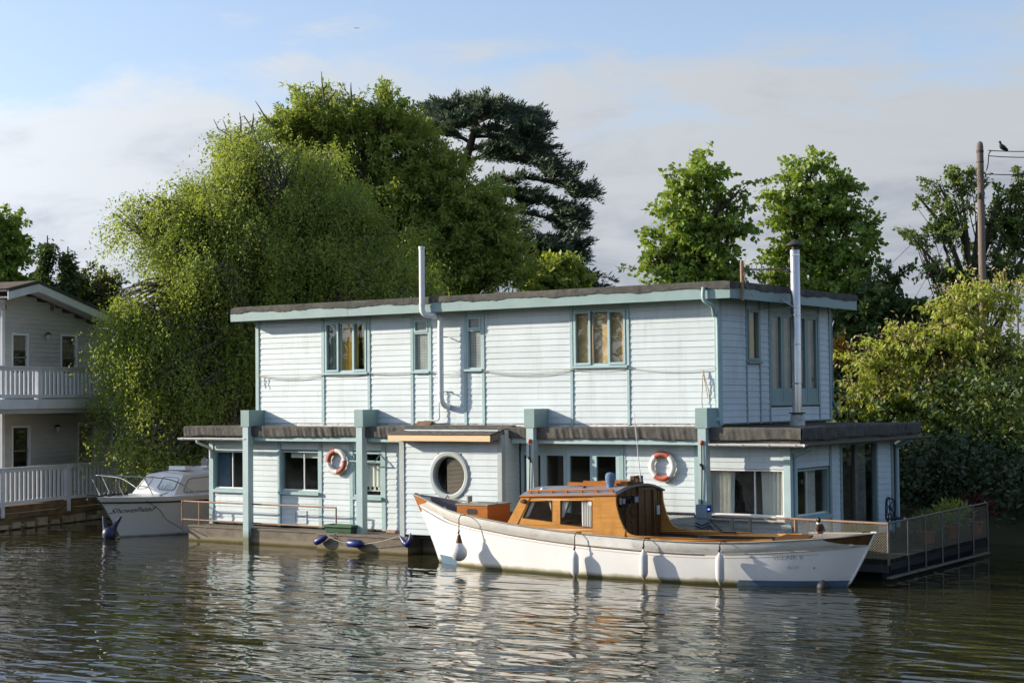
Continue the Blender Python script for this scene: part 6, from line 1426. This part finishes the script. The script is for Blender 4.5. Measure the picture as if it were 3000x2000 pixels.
def broadleaf(name, label, cat, lobes, base_, mt_, n_clump, per_clump, crad, lsz, seed, flat=.7, droop=.25, r0=.22, bark='bark', per=10, group=None, shell=.55, trunk_top=None, tip=None, aspect=.62, subs=0, upb=.25, shr=38):
    rng = np.random.default_rng(seed); t = thing(name, label, cat, tuple(base_), group)
    lobes = [(l[0], l[1], l[2], max(l[3]-crad*shr, l[3]*.45), max(l[4]-crad*shr, l[4]*.45)) for l in lobes]
    nl = len(lobes); lobes = sublobes(lobes, seed, subs) if subs else lobes
    Pc, Dc, idx, C, R_ = lobes_pts(rng, lobes, n_clump, shell)
    mb = MB(); branches(mb, base_, C, Pc, idx, rng, r0, per if not subs else max(2, per//3), trunk_top); mb.build('trunk', bark, t, smooth=True)
    n = n_clump*per_clump; cl = np.repeat(np.arange(n_clump), per_clump)
    Tw = unit(Dc*.75+rand_dir(rng, n_clump)*.8+np.array([0, 0, upb])); Lw = crad*(.9+1.5*rng.random(n_clump)); sz = crad*(.28+.30*rng.random(n_clump))
    u = rng.random(n)**.8; o = rand_dir(rng, n)*(rng.random(n)**.5*sz[cl]*(1.15-.75*u))[:, None]; o[:, 2] *= flat; P = Pc[cl]+Tw[cl]*(Lw[cl]*(u-.25))[:, None]+o+np.array([0, 0, -1.])*(droop*.5*Lw[cl]*np.clip(u-.3, 0, 1)**2)[:, None]
    D = unit(rand_dir(rng, n)+Tw[cl]*.7+unit(o)*.5+np.array([0, 0, -droop*1.4])); Nn = unit(rand_dir(rng, n)*.9+np.array([0, 0, .45])+Dc[cl]*.6)
    tp = Pc-Tw*Lw[:, None]*.3; te = Pc+Tw*Lw[:, None]*.6; sd = unit(np.cross(Tw, rand_dir(rng, n_clump)))*.009; V, F_ = np.stack([tp-sd, tp+sd, te+sd*.3, te-sd*.3], 1).reshape(-1, 3), np.arange(4*n_clump).reshape(-1, 4); mesh_np('twigs', V, F_, bark, t, ORG[t.name])
    ln = lsz*(.65+.7*rng.random(n)); V, F_ = leaf_quads(P, D, Nn, ln, ln*aspect)
    ob = mesh_np('crown', V, F_, mt_, t, ORG[t.name])
    if tip:
        m_ = rng.random(n_clump) < tip[1]; P2 = Pc[m_]+Dc[m_]*crad*.7+np.array([0, 0, crad*.4]); k = 7; n2 = len(P2)*k; P2 = np.repeat(P2, k, 0)+rng.normal(size=(n2, 3))*crad*.25
        D2 = unit(rand_dir(rng, n2)+np.array([0, 0, -.8])); V, F_ = leaf_quads(P2, D2, unit(rand_dir(rng, n2)+np.array([0, 0, .6])), lsz*(.7+.5*rng.random(n2)), lsz*.35*np.ones(n2)); mesh_np('young_leaves', V, F_, tip[0], t, ORG[t.name])
    return t
def gz(p): return (p[0], p[1], .75)

# curly willow: fine leaves along hanging twigs
def willow():
    rng = np.random.default_rng(5)
    lobes = [(745, 450, 47, 95, 95), (850, 520, 48, 150, 120), (640, 580, 46.5, 110, 110), (500, 690, 46, 100, 95), (560, 820, 46, 150, 130), (760, 720, 46.5, 170, 150), (950, 720, 47.5, 170, 160), (1120, 780, 48, 140, 120), (465, 930, 45.5, 105, 130), (640, 980, 46.5, 150, 140),
             (400, 1060, 45, 70, 110), (480, 1150, 45.5, 120, 120), (680, 1150, 46.5, 80, 150), (430, 1290, 45, 85, 90), (550, 1310, 46, 120, 90), (375, 930, 45, 50, 75), (860, 830, 46.5, 180, 90), (1040, 850, 47, 200, 80), (690, 1320, 47, 60, 90)]
    lobes += [(880, 610, 47, 120, 90), (980, 640, 47.5, 110, 90), (600, 640, 46.5, 130, 110), (700, 480, 47, 90, 90), (560, 720, 46, 120, 90), (470, 620, 46, 70, 60)]
    lobes = sublobes(lobes, 3, 4)
    c = dep(800, 1250, 48); base_ = (c[0], c[1], .75)
    t = thing('willow_tree', 'broad yellow green curly willow with hanging fine leaved twigs behind the houseboat', 'tree', base_)
    ns = 29000; P0, D0, idx, C, R_ = lobes_pts(rng, lobes, ns, .42)
    # strands keep to clumps
    nc = 700; seeds = rng.choice(ns, nc, replace=False); cl = rng.integers(0, nc, ns); P0 = P0[seeds][cl]+rng.normal(size=(ns, 3))*np.array([.24, .24, .20]); push = (rng.random(nc) < .28)*(.35+.75*rng.random(nc)); D0 = D0[seeds][cl]; P0 = P0+D0*np.array([1, 1, .8])*push[cl][:, None]; idx = idx[seeds][cl]
    mb = MB(); branches(mb, base_, C, P0, idx, rng, .34, 16, dep(820, 800, 47.5), .35)
    # dead twigs standing out of the top
    for pts in ([(770, 400), (742, 380), (715, 340), (700, 348)], [(694, 425), (668, 395), (640, 378), (626, 350)], [(705, 400), (706, 360), (702, 330)], [(738, 380), (742, 350), (742, 332)], [(800, 370), (775, 340), (757, 310), (748, 296)], [(950, 300), (946, 260), (943, 240), (942, 210)], [(945, 262), (955, 255), (958, 245)], [(1030, 290), (1028, 262), (1028, 242)], [(960, 300), (975, 280), (987, 262)], [(600, 580), (590, 555), (584, 545)], [(640, 500), (625, 487), (622, 480)]):
        q = [dep(x, y, 47.5) for x, y in pts]; mb.tube(q, list(np.linspace(.035, .009, len(q))), 6)
    mb.build('trunk', 'bark_pale', t, smooth=True)
    k = 9; L_ = (.35+1.0*rng.random(ns)); h = unit(D0*np.array([1, 1, .3])+rng.normal(size=(ns, 3))*.8); s = (np.arange(k)+.5)/k
    Pp = P0[:, None]+h[:, None]*(L_[:, None]*s*.6)[..., None]+np.array([0, 0, -1.])*(L_[:, None]*(s**2)*.85)[..., None]; tw = unit(h[:, None]*.6+np.array([0, 0, -1.])*(2*s*.85)[None, :, None])
    n = ns*k; Pp = Pp.reshape(-1, 3)+rng.normal(size=(n, 3))*.03; tw = tw.reshape(-1, 3); D = unit(tw*.6+rand_dir(rng, n)*.8+np.array([0, 0, -.2])); Nn = unit(rand_dir(rng, n)+np.array([0, 0, .35])+np.repeat(D0, k, 0)*.6)
    ln = .10*(.6+.7*rng.random(n)); V, F_ = leaf_quads(Pp, D, Nn, ln, ln*.42); mesh_np('crown', V, F_, 'leaf_willow', t, ORG[t.name])
willow()
# ash: brighter green tufts above and to the right of the willow
c = dep(1180, 1250, 54)
broadleaf('ash_tree', 'tall bright green ash tree rising behind the willow', 'tree',
          [(905, 340, 53, 70, 70), (830, 380, 53, 70, 55), (1000, 350, 53, 90, 75), (1120, 335, 53, 75, 65), (1080, 420, 54, 150, 90), (1210, 400, 54, 80, 80), (1290, 510, 54, 100, 90), (1180, 560, 54, 150, 100), (1350, 640, 54, 120, 90), (1440, 700, 54, 110, 90), (1250, 720, 54, 150, 100), (1480, 800, 54, 120, 60), (1340, 810, 54, 150, 70), (930, 440, 54, 110, 80), (1420, 580, 54, 70, 50), (1000, 520, 54, 110, 80), (1060, 630, 54, 130, 90), (960, 610, 53, 90, 80)],
          gz(c), 'leaf_ash', 2250, 52, .60, .16, 21, .8, .35, .38, 'bark', 12, None, .5, dep(1160, 700, 54), None, .36, 0, .45)
# cedar: flat dark plates on long limbs
def cedar():
    rng = np.random.default_rng(8); D_ = 61; c = dep(1290, 1250, 62); base_ = (c[0], c[1], .75)
    t = thing('cedar_tree', 'dark cedar with flat layered boughs standing behind the ash', 'tree', base_)
    trunk = [base_, dep(1310, 800, 62), dep(1340, 560, 62), dep(1385, 400, 61.5), dep(1400, 300, 61)]
    mb = MB(); tp = bez(trunk, 6); mb.tube(tp, list(np.linspace(.36, .06, len(tp))), 10)
    # plates: start on trunk, tip, half width (m), thickness
    plates = [((1395, 330), (1300, 300), 1.6), ((1400, 320), (1480, 300), 1.7), ((1395, 360), (1560, 350), 1.9), ((1385, 400), (1600, 430), 1.9), ((1380, 420), (1250, 365), 1.5), ((1370, 470), (1650, 470), 1.5), ((1360, 560), (1740, 530), 1.3), ((1350, 600), (1560, 560), 1.2), ((1345, 640), (1700, 630), 1.2), ((1345, 640), (1650, 700), 1.4),
              ((1340, 680), (1560, 690), 1.6), ((1340, 720), (1725, 690), 1.0), ((1335, 720), (1700, 760), 1.2), ((1335, 740), (1600, 780), 1.4), ((1390, 350), (1420, 290), 1.3), ((1375, 440), (1500, 430), 1.8), ((1360, 560), (1690, 590), 1.2), ((1390, 370), (1330, 330), 1.6), ((1392, 350), (1560, 325), 1.6), ((1385, 395), (1560, 395), 1.7), ((1660, 690), (1730, 800), .6), ((1330, 700), (1450, 740), 1.4)]
    Ps = []; Ds = []
    for (s, e, hw) in plates:
        e = (s[0]+(e[0]-s[0])*.77, s[1]+(e[1]-s[1])*.9+14); s_, e_ = dep(*s, 62), dep(*e, D_+rng.uniform(-1.8, 1.8)); m_ = (s_+e_)/2+np.array([0, 0, .10*np.linalg.norm(e_-s_)]); lp = np.array(bez([s_, m_, e_, e_+(e_-m_)*.12+np.array([0, 0, -.3])], 7)); mb.tube(list(lp), list(np.linspace(.085, .018, len(lp))), 6)
        d = unit(e_-s_); sd = unit(np.cross(d, [0, 0, 1.]))
        Lp = np.linalg.norm(e_-s_); nb = int(25*max(1, Lp/5)*max(hw, 1)); i0 = rng.random(nb)**.7*.9+.12; q = lp[np.clip((i0*(len(lp)-1)).astype(int), 0, len(lp)-1)]; sgn = rng.choice([-1, 1], nb); ext = hw*(.25+.75*rng.random(nb))*np.clip(1.3-i0, .35, 1)
        for j in range(nb):
            b0 = q[j]; dirj = unit(d*.8+sd*sgn[j]*(.3+rng.random()*.9)+np.array([0, 0, .10*rng.normal()])); b1 = b0+dirj*ext[j]+np.array([0, 0, -.06*ext[j]]); mb.tube([b0, (b0+b1)/2+np.array([0, 0, .05]), b1], [.025, .014, .006], 4)
            k = int(55*ext[j])+10; u = rng.random(k); pp = b0+(b1-b0)*u[:, None]+rng.normal(size=(k, 3))*np.array([.10, .10, .03]); Ps.append(pp); Ds.append(unit(dirj*.9+rng.normal(size=(k, 3))*np.array([.5, .5, .3])+np.array([0, 0, .45])))
        for j in range(14):
            b0 = lp[-1-rng.integers(0, 9)]; dirj = unit(d*1.1+sd*rng.normal()*.7+np.array([0, 0, .12+.22*rng.normal()])); ex = .5+.9*rng.random(); b1 = b0+dirj*ex+np.array([0, 0, -.05]); mb.tube([b0, (b0+b1)/2+np.array([0, 0, .06]), b1], [.02, .012, .004], 4)
            k = int(60*ex); u = rng.random(k); Ps.append(b0+(b1-b0)*u[:, None]+rng.normal(size=(k, 3))*.045); Ds.append(unit(dirj+rng.normal(size=(k, 3))*.4+np.array([0, 0, .45])))
    mb.build('trunk', 'bark_cedar', t, smooth=True); P = np.concatenate(Ps); D = np.concatenate(Ds); rep = 2; P = np.repeat(P, rep, 0)+rng.normal(size=(len(P)*rep, 3))*.05; D = np.repeat(D, rep, 0); n = len(P); ln = .20*(.5+1.0*rng.random(n))
    V, F_ = leaf_quads(P, D, unit(rand_dir(rng, n)+np.array([0, 0, .5])), ln, ln*.22); mesh_np('crown', V, F_, 'leaf_cedar', t, ORG[t.name])
cedar()
G1 = 'trees behind the houseboat'
c = dep(2040, 1250, 49)
broadleaf('maple_tree', 'rounded green maple left of the steel stove flue', 'tree', [(2060, 500, 48, 65, 55), (2000, 560, 48, 70, 60), (2120, 570, 48, 75, 60), (1980, 660, 48, 85, 70), (2080, 680, 48, 100, 80), (2140, 660, 48, 50, 50), (1950, 770, 48, 85, 75), (2060, 800, 48, 110, 80), (2140, 790, 48, 60, 60), (2000, 880, 48, 130, 70), (1920, 730, 48, 45, 30), (2170, 570, 48, 30, 25)],
          gz(c), 'leaf_maple', 450, 30, .52, .155, 31, .5, .5, .24, 'bark', 9, G1, .55, dep(2050, 620, 48), None, .75)
c = dep(2400, 1250, 50)
broadleaf('maple_tree', 'taller green maple standing behind the steel stove flue', 'tree', [(2380, 490, 49, 55, 45), (2320, 530, 49, 60, 55), (2450, 540, 49, 70, 60), (2400, 620, 49, 100, 70), (2310, 640, 49, 70, 60), (2500, 640, 49, 60, 55), (2280, 570, 49, 40, 30), (2340, 740, 49, 100, 70), (2460, 740, 49, 100, 75), (2540, 690, 49, 45, 40), (2270, 730, 49, 35, 35), (2560, 760, 49, 35, 30), (2400, 840, 49, 150, 60), (2500, 850, 49, 90, 50), (2270, 800, 49, 40, 40)],
          gz(c), 'leaf_maple', 440, 30, .52, .155, 32, .5, .5, .26, 'bark', 9, G1, .55, dep(2400, 640, 49), None, .75)
c = dep(2840, 1250, 51)
broadleaf('oak_tree', 'open branched dark oak with clumped leaves behind the telegraph pole', 'tree', [(2740, 545, 51, 40, 32), (2800, 520, 51, 35, 35), (2850, 540, 51, 42, 35), (2770, 600, 51, 75, 42), (2700, 600, 51, 40, 22), (2700, 690, 51, 55, 35), (2770, 680, 51, 60, 40), (2660, 690, 51, 25, 20), (2740, 790, 51, 45, 50), (2790, 830, 51, 55, 55), (2920, 640, 51, 60, 70), (2960, 570, 51, 45, 45), (2990, 530, 51, 40, 40), (2990, 680, 51, 60, 80), (2880, 760, 51, 60, 50), (2950, 800, 51, 70, 60), (2820, 900, 51, 60, 40), (3050, 620, 51, 60, 120)],
          gz(c), 'leaf_oak', 380, 48, .36, .12, 33, .8, .1, .22, 'bark', 7, G1, .5, dep(2850, 760, 51), None, .6)
c = dep(1650, 1250, 56)
broadleaf('small_tree', 'small leafy green tree under the cedar at the roof edge', 'tree', [(1640, 800, 56, 60, 40), (1600, 840, 56, 80, 35), (1680, 830, 56, 35, 30)], gz(c), 'leaf_ash', 130, 60, .5, .18, 34, .7, .3, .16, 'bark', 8, G1)
c = dep(2560, 1250, 47)
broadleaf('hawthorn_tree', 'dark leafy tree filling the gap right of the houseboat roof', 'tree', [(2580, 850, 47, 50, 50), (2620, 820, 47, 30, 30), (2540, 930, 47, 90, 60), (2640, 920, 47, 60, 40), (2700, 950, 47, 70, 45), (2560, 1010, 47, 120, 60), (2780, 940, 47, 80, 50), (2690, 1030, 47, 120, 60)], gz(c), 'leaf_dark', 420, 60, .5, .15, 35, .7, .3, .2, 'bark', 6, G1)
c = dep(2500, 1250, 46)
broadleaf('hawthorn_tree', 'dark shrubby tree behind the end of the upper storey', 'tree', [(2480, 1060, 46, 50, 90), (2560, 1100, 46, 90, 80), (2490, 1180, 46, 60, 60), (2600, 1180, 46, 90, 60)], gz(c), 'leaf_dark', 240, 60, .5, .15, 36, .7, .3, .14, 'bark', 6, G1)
c = dep(2500, 1250, 44.5)
broadleaf('shrub', 'low shrub with rust yellow leaves beside the upper end wall', 'shrub', [(2462, 1015, 44.5, 22, 35), (2470, 1060, 44.5, 25, 40)], (c[0], c[1], .75), 'leaf_rust', 26, 22, .3, .11, 37, .8, .2, .05, 'bark', 6, None, .55)
# cherry with pale young leaves, right
c = dep(2760, 1280, 42)
broadleaf('cherry_tree', 'sunlit yellow green cherry with pale drooping young leaves right of the houseboat', 'tree',
          [(2860, 860, 41.5, 60, 50), (2800, 920, 41.5, 60, 45), (2940, 900, 41.5, 70, 55), (2720, 985, 41.5, 80, 40), (2620, 1020, 41.5, 60, 35), (2540, 1050, 41.5, 50, 35), (2830, 1010, 41.5, 100, 65), (2960, 1020, 41.5, 80, 75), (2700, 1080, 41.5, 100, 45), (2580, 1120, 41.5, 60, 35), (2800, 1140, 41.5, 110, 60), (2930, 1150, 41.5, 100, 70), (2650, 1170, 41.5, 80, 40), (2520, 1160, 41.2, 60, 30), (2740, 1230, 41.5, 100, 40), (2880, 1240, 41.5, 90, 50), (2560, 1200, 41.4, 60, 25), (2990, 1120, 41.5, 60, 150)],
          gz(c), 'leaf_cherry', 600, 36, .50, .135, 41, .4, .7, .17, 'bark', 10, None, .6, dep(2770, 1000, 41.6), ('leaf_cherry_tip', .55), .42, 0, .2, 12)
# clipped evergreen bushes at the water's edge, right
g2 = 'dark bushes on the right bank'
c = dep(2760, 1420, 40.2)
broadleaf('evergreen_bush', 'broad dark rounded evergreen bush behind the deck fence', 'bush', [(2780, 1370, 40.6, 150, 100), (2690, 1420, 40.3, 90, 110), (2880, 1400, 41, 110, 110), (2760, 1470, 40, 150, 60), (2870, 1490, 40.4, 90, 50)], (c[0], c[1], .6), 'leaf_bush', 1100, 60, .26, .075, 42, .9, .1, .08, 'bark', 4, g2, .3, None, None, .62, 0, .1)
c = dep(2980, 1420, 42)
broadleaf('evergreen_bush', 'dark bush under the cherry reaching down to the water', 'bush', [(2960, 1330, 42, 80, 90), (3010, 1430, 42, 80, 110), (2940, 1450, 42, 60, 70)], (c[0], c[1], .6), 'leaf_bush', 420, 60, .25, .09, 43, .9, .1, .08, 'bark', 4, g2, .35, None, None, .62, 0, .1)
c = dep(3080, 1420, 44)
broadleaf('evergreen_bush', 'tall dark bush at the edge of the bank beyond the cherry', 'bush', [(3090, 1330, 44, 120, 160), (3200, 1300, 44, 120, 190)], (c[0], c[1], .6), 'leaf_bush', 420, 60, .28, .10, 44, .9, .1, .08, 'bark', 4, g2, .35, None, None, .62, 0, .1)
# red-leaved plant and pots on the deck
def pot_plant(px, py, Y, zt, mt_, label, seed, pot='pot_terracotta'):
    q = onZ(px, py, .41); x, y = q[0], q[1]; x = min(x, DXR-.25)
    t = thing('potted_plant', label, 'potted plant', (x, y, .41)); mb = MB(); mb.lathe((x, y, .41), [(.11, 0), (.15, .22), (.165, .23), (.165, .26), (.14, .26), (.13, .22)], 16); mb.build('pot', pot, t, smooth=50)
    rng = np.random.default_rng(seed); n = 420; d = unit(rng.normal(size=(n, 3))*np.array([.7, .7, .3])+np.array([0, 0, .9])); P = np.array([x, y, .66])+d*(zt*rng.random(n)**.6)[:, None]; V, F_ = leaf_quads(P, unit(d+rng.normal(size=(n, 3))*.4), unit(rand_dir(rng, n)+np.array([0, 0, .5])), .16*np.ones(n), .035*np.ones(n)); mesh_np('foliage', V, F_, mt_, t, ORG[t.name])
    mb = MB()
    for i in range(5): mb.tube([(x, y, .62), tuple(np.array([x, y, .66])+d[i]*zt*.8)], [.012, .004], 5)
    mb.build('stem', 'bark', t)
pot_plant(2860, 1560, 0, .55, 'leaf_red', 'spiky red leaved plant in a pot at the far end of the deck', 51)
pot_plant(2720, 1590, 0, .35, 'leaf_oak', 'low green plant in a terracotta pot inside the fence', 52)
pot_plant(2790, 1575, 0, .50, 'leaf_ash', 'bright green leafy plant in a pot on the deck middle', 53)

# left background
c = dep(10, 1250, 60)
broadleaf('leafy_tree', 'green broadleaf tree behind the clapboard house roof at its left', 'tree', [(15, 660, 60, 55, 50), (35, 740, 60, 60, 60), (-40, 720, 60, 90, 90), (20, 830, 60, 90, 50)], gz(c), 'leaf_maple', 230, 60, .55, .18, 61, .7, .4, .25, 'bark', 8, 'trees behind the clapboard house')
c = dep(290, 1250, 58)
broadleaf('leafy_tree', 'thin olive tree beyond the clapboard house roof ridge', 'tree', [(250, 830, 58, 60, 40), (310, 830, 58, 45, 40), (290, 880, 58, 80, 50), (230, 880, 58, 60, 50)], gz(c), 'leaf_olive', 170, 44, .5, .15, 62, .7, .4, .16, 'bark', 8, 'trees behind the clapboard house')
def conifer(px, top_y, w, D_, seed, label):
    rng = np.random.default_rng(seed); b = dep(px, 1250, D_); tp = dep(px+4, top_y, D_); base_ = (b[0], b[1], .75); t = thing('conifer_tree', label, 'tree', base_, 'trees behind the clapboard house'); mb = MB(); H_ = tp[2]-.75; mb.tube([base_, tuple(tp)], [.16, .02], 8); Ps, Ds = [], []
    for i in range(46):
        s = i/46; z = .75+H_*(.25+.72*s); r = w*(1-s)**.7*(.6+.6*rng.random()); a = rng.random()*6.28; d = np.array([cos(a), sin(a), -.15]); p0 = np.array([b[0]+(tp[0]-b[0])*s, b[1]+(tp[1]-b[1])*s, z]); p1 = p0+d*r+np.array([0, 0, -.25*r]); mb.tube([p0, p1], [.03, .006], 4); k = 130; u = rng.random(k); Ps.append(p0+(p1-p0)*u[:, None]+rng.normal(size=(k, 3))*.12); Ds.append(unit(d*.6+rng.normal(size=(k, 3))*.5+np.array([0, 0, -.3])))
    mb.build('trunk', 'bark', t); P = np.concatenate(Ps); D = np.concatenate(Ds); n = len(P); V, F_ = leaf_quads(P, D, unit(rand_dir(rng, n)+np.array([0, 0, .6])), .2*np.ones(n), .07*np.ones(n)); mesh_np('crown', V, F_, 'leaf_dark', t, ORG[t.name])
conifer(135, 690, .8, 57, 71, 'dark spired conifer behind the clapboard house roof')
conifer(195, 722, .7, 57, 72, 'dark conifer with a bent top behind the clapboard house roof')
# low growth along the bank behind the moorings
def hedge(x0, x1, y, h, seed, label, mt_, n=9000, name='bank_scrub'):
    rng = np.random.default_rng(seed); P = np.stack([rng.uniform(x0, x1, n), y+rng.normal(size=n)*.9, .5+h*rng.random(n)**.8], 1); P[:, 2] += .35*np.sin(P[:, 0]*1.3)*P[:, 2]/h; V, F_ = leaf_quads(P, unit(rand_dir(rng, n)+np.array([0, 0, -.3])), unit(rand_dir(rng, n)+np.array([0, -.4, .8])), .16*(.6+.8*rng.random(n)), .09*np.ones(n)); o = mesh_np(name, V, F_, mt_); tag(o, label, 'undergrowth', kind='stuff')
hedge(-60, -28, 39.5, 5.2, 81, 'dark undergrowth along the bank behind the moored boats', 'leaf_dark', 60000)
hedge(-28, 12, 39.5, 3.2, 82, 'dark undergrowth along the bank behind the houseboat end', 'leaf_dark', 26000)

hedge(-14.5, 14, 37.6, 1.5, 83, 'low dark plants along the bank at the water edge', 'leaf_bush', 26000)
# ================================================================== telegraph pole, wires, birds
def pole():
    D_ = 42.5; b = dep(2886, 1200, D_); tpz = dep(2885, 412, D_); x, y = b[0], b[1]; zt = tpz[2]
    t = thing('telegraph_pole', 'weathered wooden telegraph pole rising behind the cherry tree', 'telegraph pole', (x, y, .8))
    mb = MB(); mb.lathe((x, y, 0), [(.105, .6), (.09, zt-.12), (.075, zt-.02), (.02, zt+.02)], 14); mb.build('shaft', 'pole_wood', t, smooth=50)
    mb = MB(); mb.lathe((x, y, 0), [(.098, zt-.28), (.098, zt-.22)], 14); mb.lathe((x, y, 0), [(.098, zt-.55), (.098, zt-.52)], 14); mb.build('band', 'dark_metal', t)
    q = dep(2870, 575, D_); mb = MB(); mb.lathe((q[0], q[1], q[2]), [(.03, -.08), (.06, -.05), (.06, .06), (.03, .09)], 10); mb.build('insulator', 'dark_metal', t, smooth=True)
    for z in np.arange(2.5, zt-1, .55): mb = MB(); mb.tube([(x-.14, y-.02, z), (x+.14, y+.02, z)], .009, 5); mb.build('step_iron', 'dark_metal', t)
    g = 'wires on the telegraph pole'
    far = lambda px, py: dep(px, py, D_+9)
    for k, (a, b_, lab) in enumerate((((2895, 441), (3120, 436), 'topmost overhead wire running right from the pole'), ((2897, 457), (3120, 455), 'second overhead wire running right just below the topmost'), ((2892, 510), (3120, 503), 'lower overhead wire running right across the oak'))):
        m2 = MB(); m2.tube(arc(dep(*a, D_), dep(*b_, D_+2), .05, 14), .013, 5); top('overhead_wire', m2, 'black', lab, 'wire', tuple(dep(*a, D_)), g)
    m2 = MB(); m2.tube(bez([dep(2905, 441, D_), dep(2897, 452, D_), dep(2895, 480, D_), dep(2890, 500, D_)], 5), .015, 5); m2.build('cable', 'black', t)
    for k, (a, b_, lab) in enumerate((((2882, 470), (2480, 880), 'drop wire slanting left from the pole over the flat roof'), ((2880, 475), (2600, 1000), 'steeper drop wire slanting left behind the hawthorn'), ((2880, 480), (2660, 1000), 'steepest drop wire falling left from the pole'))):
        m2 = MB(); m2.tube(arc(dep(*a, D_), dep(*b_, D_-4 if k == 0 else D_+2), .25, 20), .0065, 4); top('drop_wire', m2, 'dark_metal', lab, 'wire', tuple(dep(*a, D_)), g)
    # white mast further right
    q = dep(2983, 1000, 43.5); m2 = MB(); m2.lathe((q[0], q[1], 0), [(.03, .7), (.028, dep(2982, 815, 43.5)[2]), (.01, dep(2982, 812, 43.5)[2])], 10); top('flag_mast', m2, 'rail_pale', 'thin pale mast standing among the cherry leaves', 'mast', (q[0], q[1], .7), smooth=True)
pole()
def bird(name, label, foot, h, yaw, pal, cat, legs=True):
    """standing bird: one body mesh lofted tail-breast-neck-head-bill; pal = material per zone"""
    t = thing(name, label, cat, tuple(foot)); s = h/.40; c, sn = cos(yaw), sin(yaw)
    def P(a, z, w=0): return np.array([foot[0]+s*(a*c-w*sn), foot[1]+s*(a*sn+w*c), foot[2]+s*z])
    prof = [(-.235, .085, .004), (-.20, .10, .022), (-.13, .13, .055), (-.05, .165, .082), (.02, .20, .086), (.065, .245, .070), (.085, .285, .043), (.092, .31, .034), (.10, .335, .037), (.112, .355, .042), (.13, .365, .036), (.148, .362, .020)]
    pts = [P(a, z) for a, z, r in prof]; mb = MB(); n = 14; mb.tube(pts, [s*r for _, _, r in prof], n)
    mats = ['body', 'belly', 'ring', 'head']; fm = []
    for i in range(len(prof)-1):
        for j in range(n):
            v = np.mean([mb.v[k] for k in mb.f[i*n+j]], 0); ctr = (pts[i]+pts[i+1])/2
            fm.append(3 if i >= 7 else (2 if i == 6 else (1 if v[2] < ctr[2]-s*.01 and 0 < i < 4 else 0)))
    mb.mi = fm+[0, 3]; mb.build('body', pal[:4], t, smooth=70)
    mb = MB(); mb.tube([P(.145, .36), P(.175, .352), P(.20, .348)], [s*.016, s*.013, s*.008], 8, flat=.6); mb.build('bill', pal[4], t, smooth=True)
    for w in (-1, 1):
        mb = MB(); rows = []
        for a, z, hw in ((-.20, .12, .01), (-.12, .155, .045), (-.03, .19, .055), (.035, .215, .03)): rows.append([P(a-.02, z-hw, w*(.062 if hw > .02 else .03)), P(a, z+.0, w*(.084 if hw > .03 else .04)), P(a+.01, z+hw*.6, w*(.06 if hw > .02 else .03))])
        mb.grid(rows); mb.build('wing', pal[0], t, smooth=True)
        if legs:
            mb = MB(); mb.tube([P(-.0, .14, w*.035), P(.01, .06, w*.035), P(.0, .006, w*.035)], s*.008, 6); mb.slab([P(-.01, .004, w*.035), P(.06, .002, w*.015), P(.065, .002, w*.055)], (0, 0, .004)); mb.build('leg', pal[5], t)
        mb = MB(); mb.lathe(P(.128, .372, w*.032), [(.001, -.004*s), (.006*s, 0), (.001, .004*s)], 8); mb.build('eye', 'black', t)
q = onY(*z6(1655, 1098), 26.62)
tq = np.clip((q[0]-xbow(1.37))/(xstern(.95)-xbow(1.37)), 0, 1); gy = LXC(q[0])-smooth_interp(tq, _ts, _bs)+.12; q = onY(*z6(1655, 1098), gy)
bird('mallard_duck', 'drake mallard standing on the launch stern with green head and white collar', (q[0], gy, sheer(q[0])+.0), .40, radians(-75), ['feather_brown', 'feather_pale', 'ring_white', 'head_green', 'bird_yellow', 'bird_orange'], 'duck')
q = dep(2938, 443, 42.6)
bird('crow', 'black crow perched on the topmost wire beside the telegraph pole', (q[0], q[1], q[2]-.05), .32, radians(-120), ['feather_dark', 'feather_dark', 'feather_dark', 'feather_dark', 'black', 'black'], 'bird', False)
q = dep(1045, 83, 90); m2 = MB()
for w in (-1, 1): m2.add([q, q+RT*.10*w+np.array([0, 0, .03]), q+RT*.20*w+np.array([0, 0, .005]), q+RT*.09*w+np.array([.03, -.05, .0])], [(0, 1, 2, 3)])
m2.tube([q+np.array([.05, -.07, 0]), q, q+np.array([-.05, .08, 0])], [.012, .028, .008], 6); top('flying_bird', m2, 'feather_dark', 'tiny dark bird flying high in the blue sky', 'bird', tuple(q))
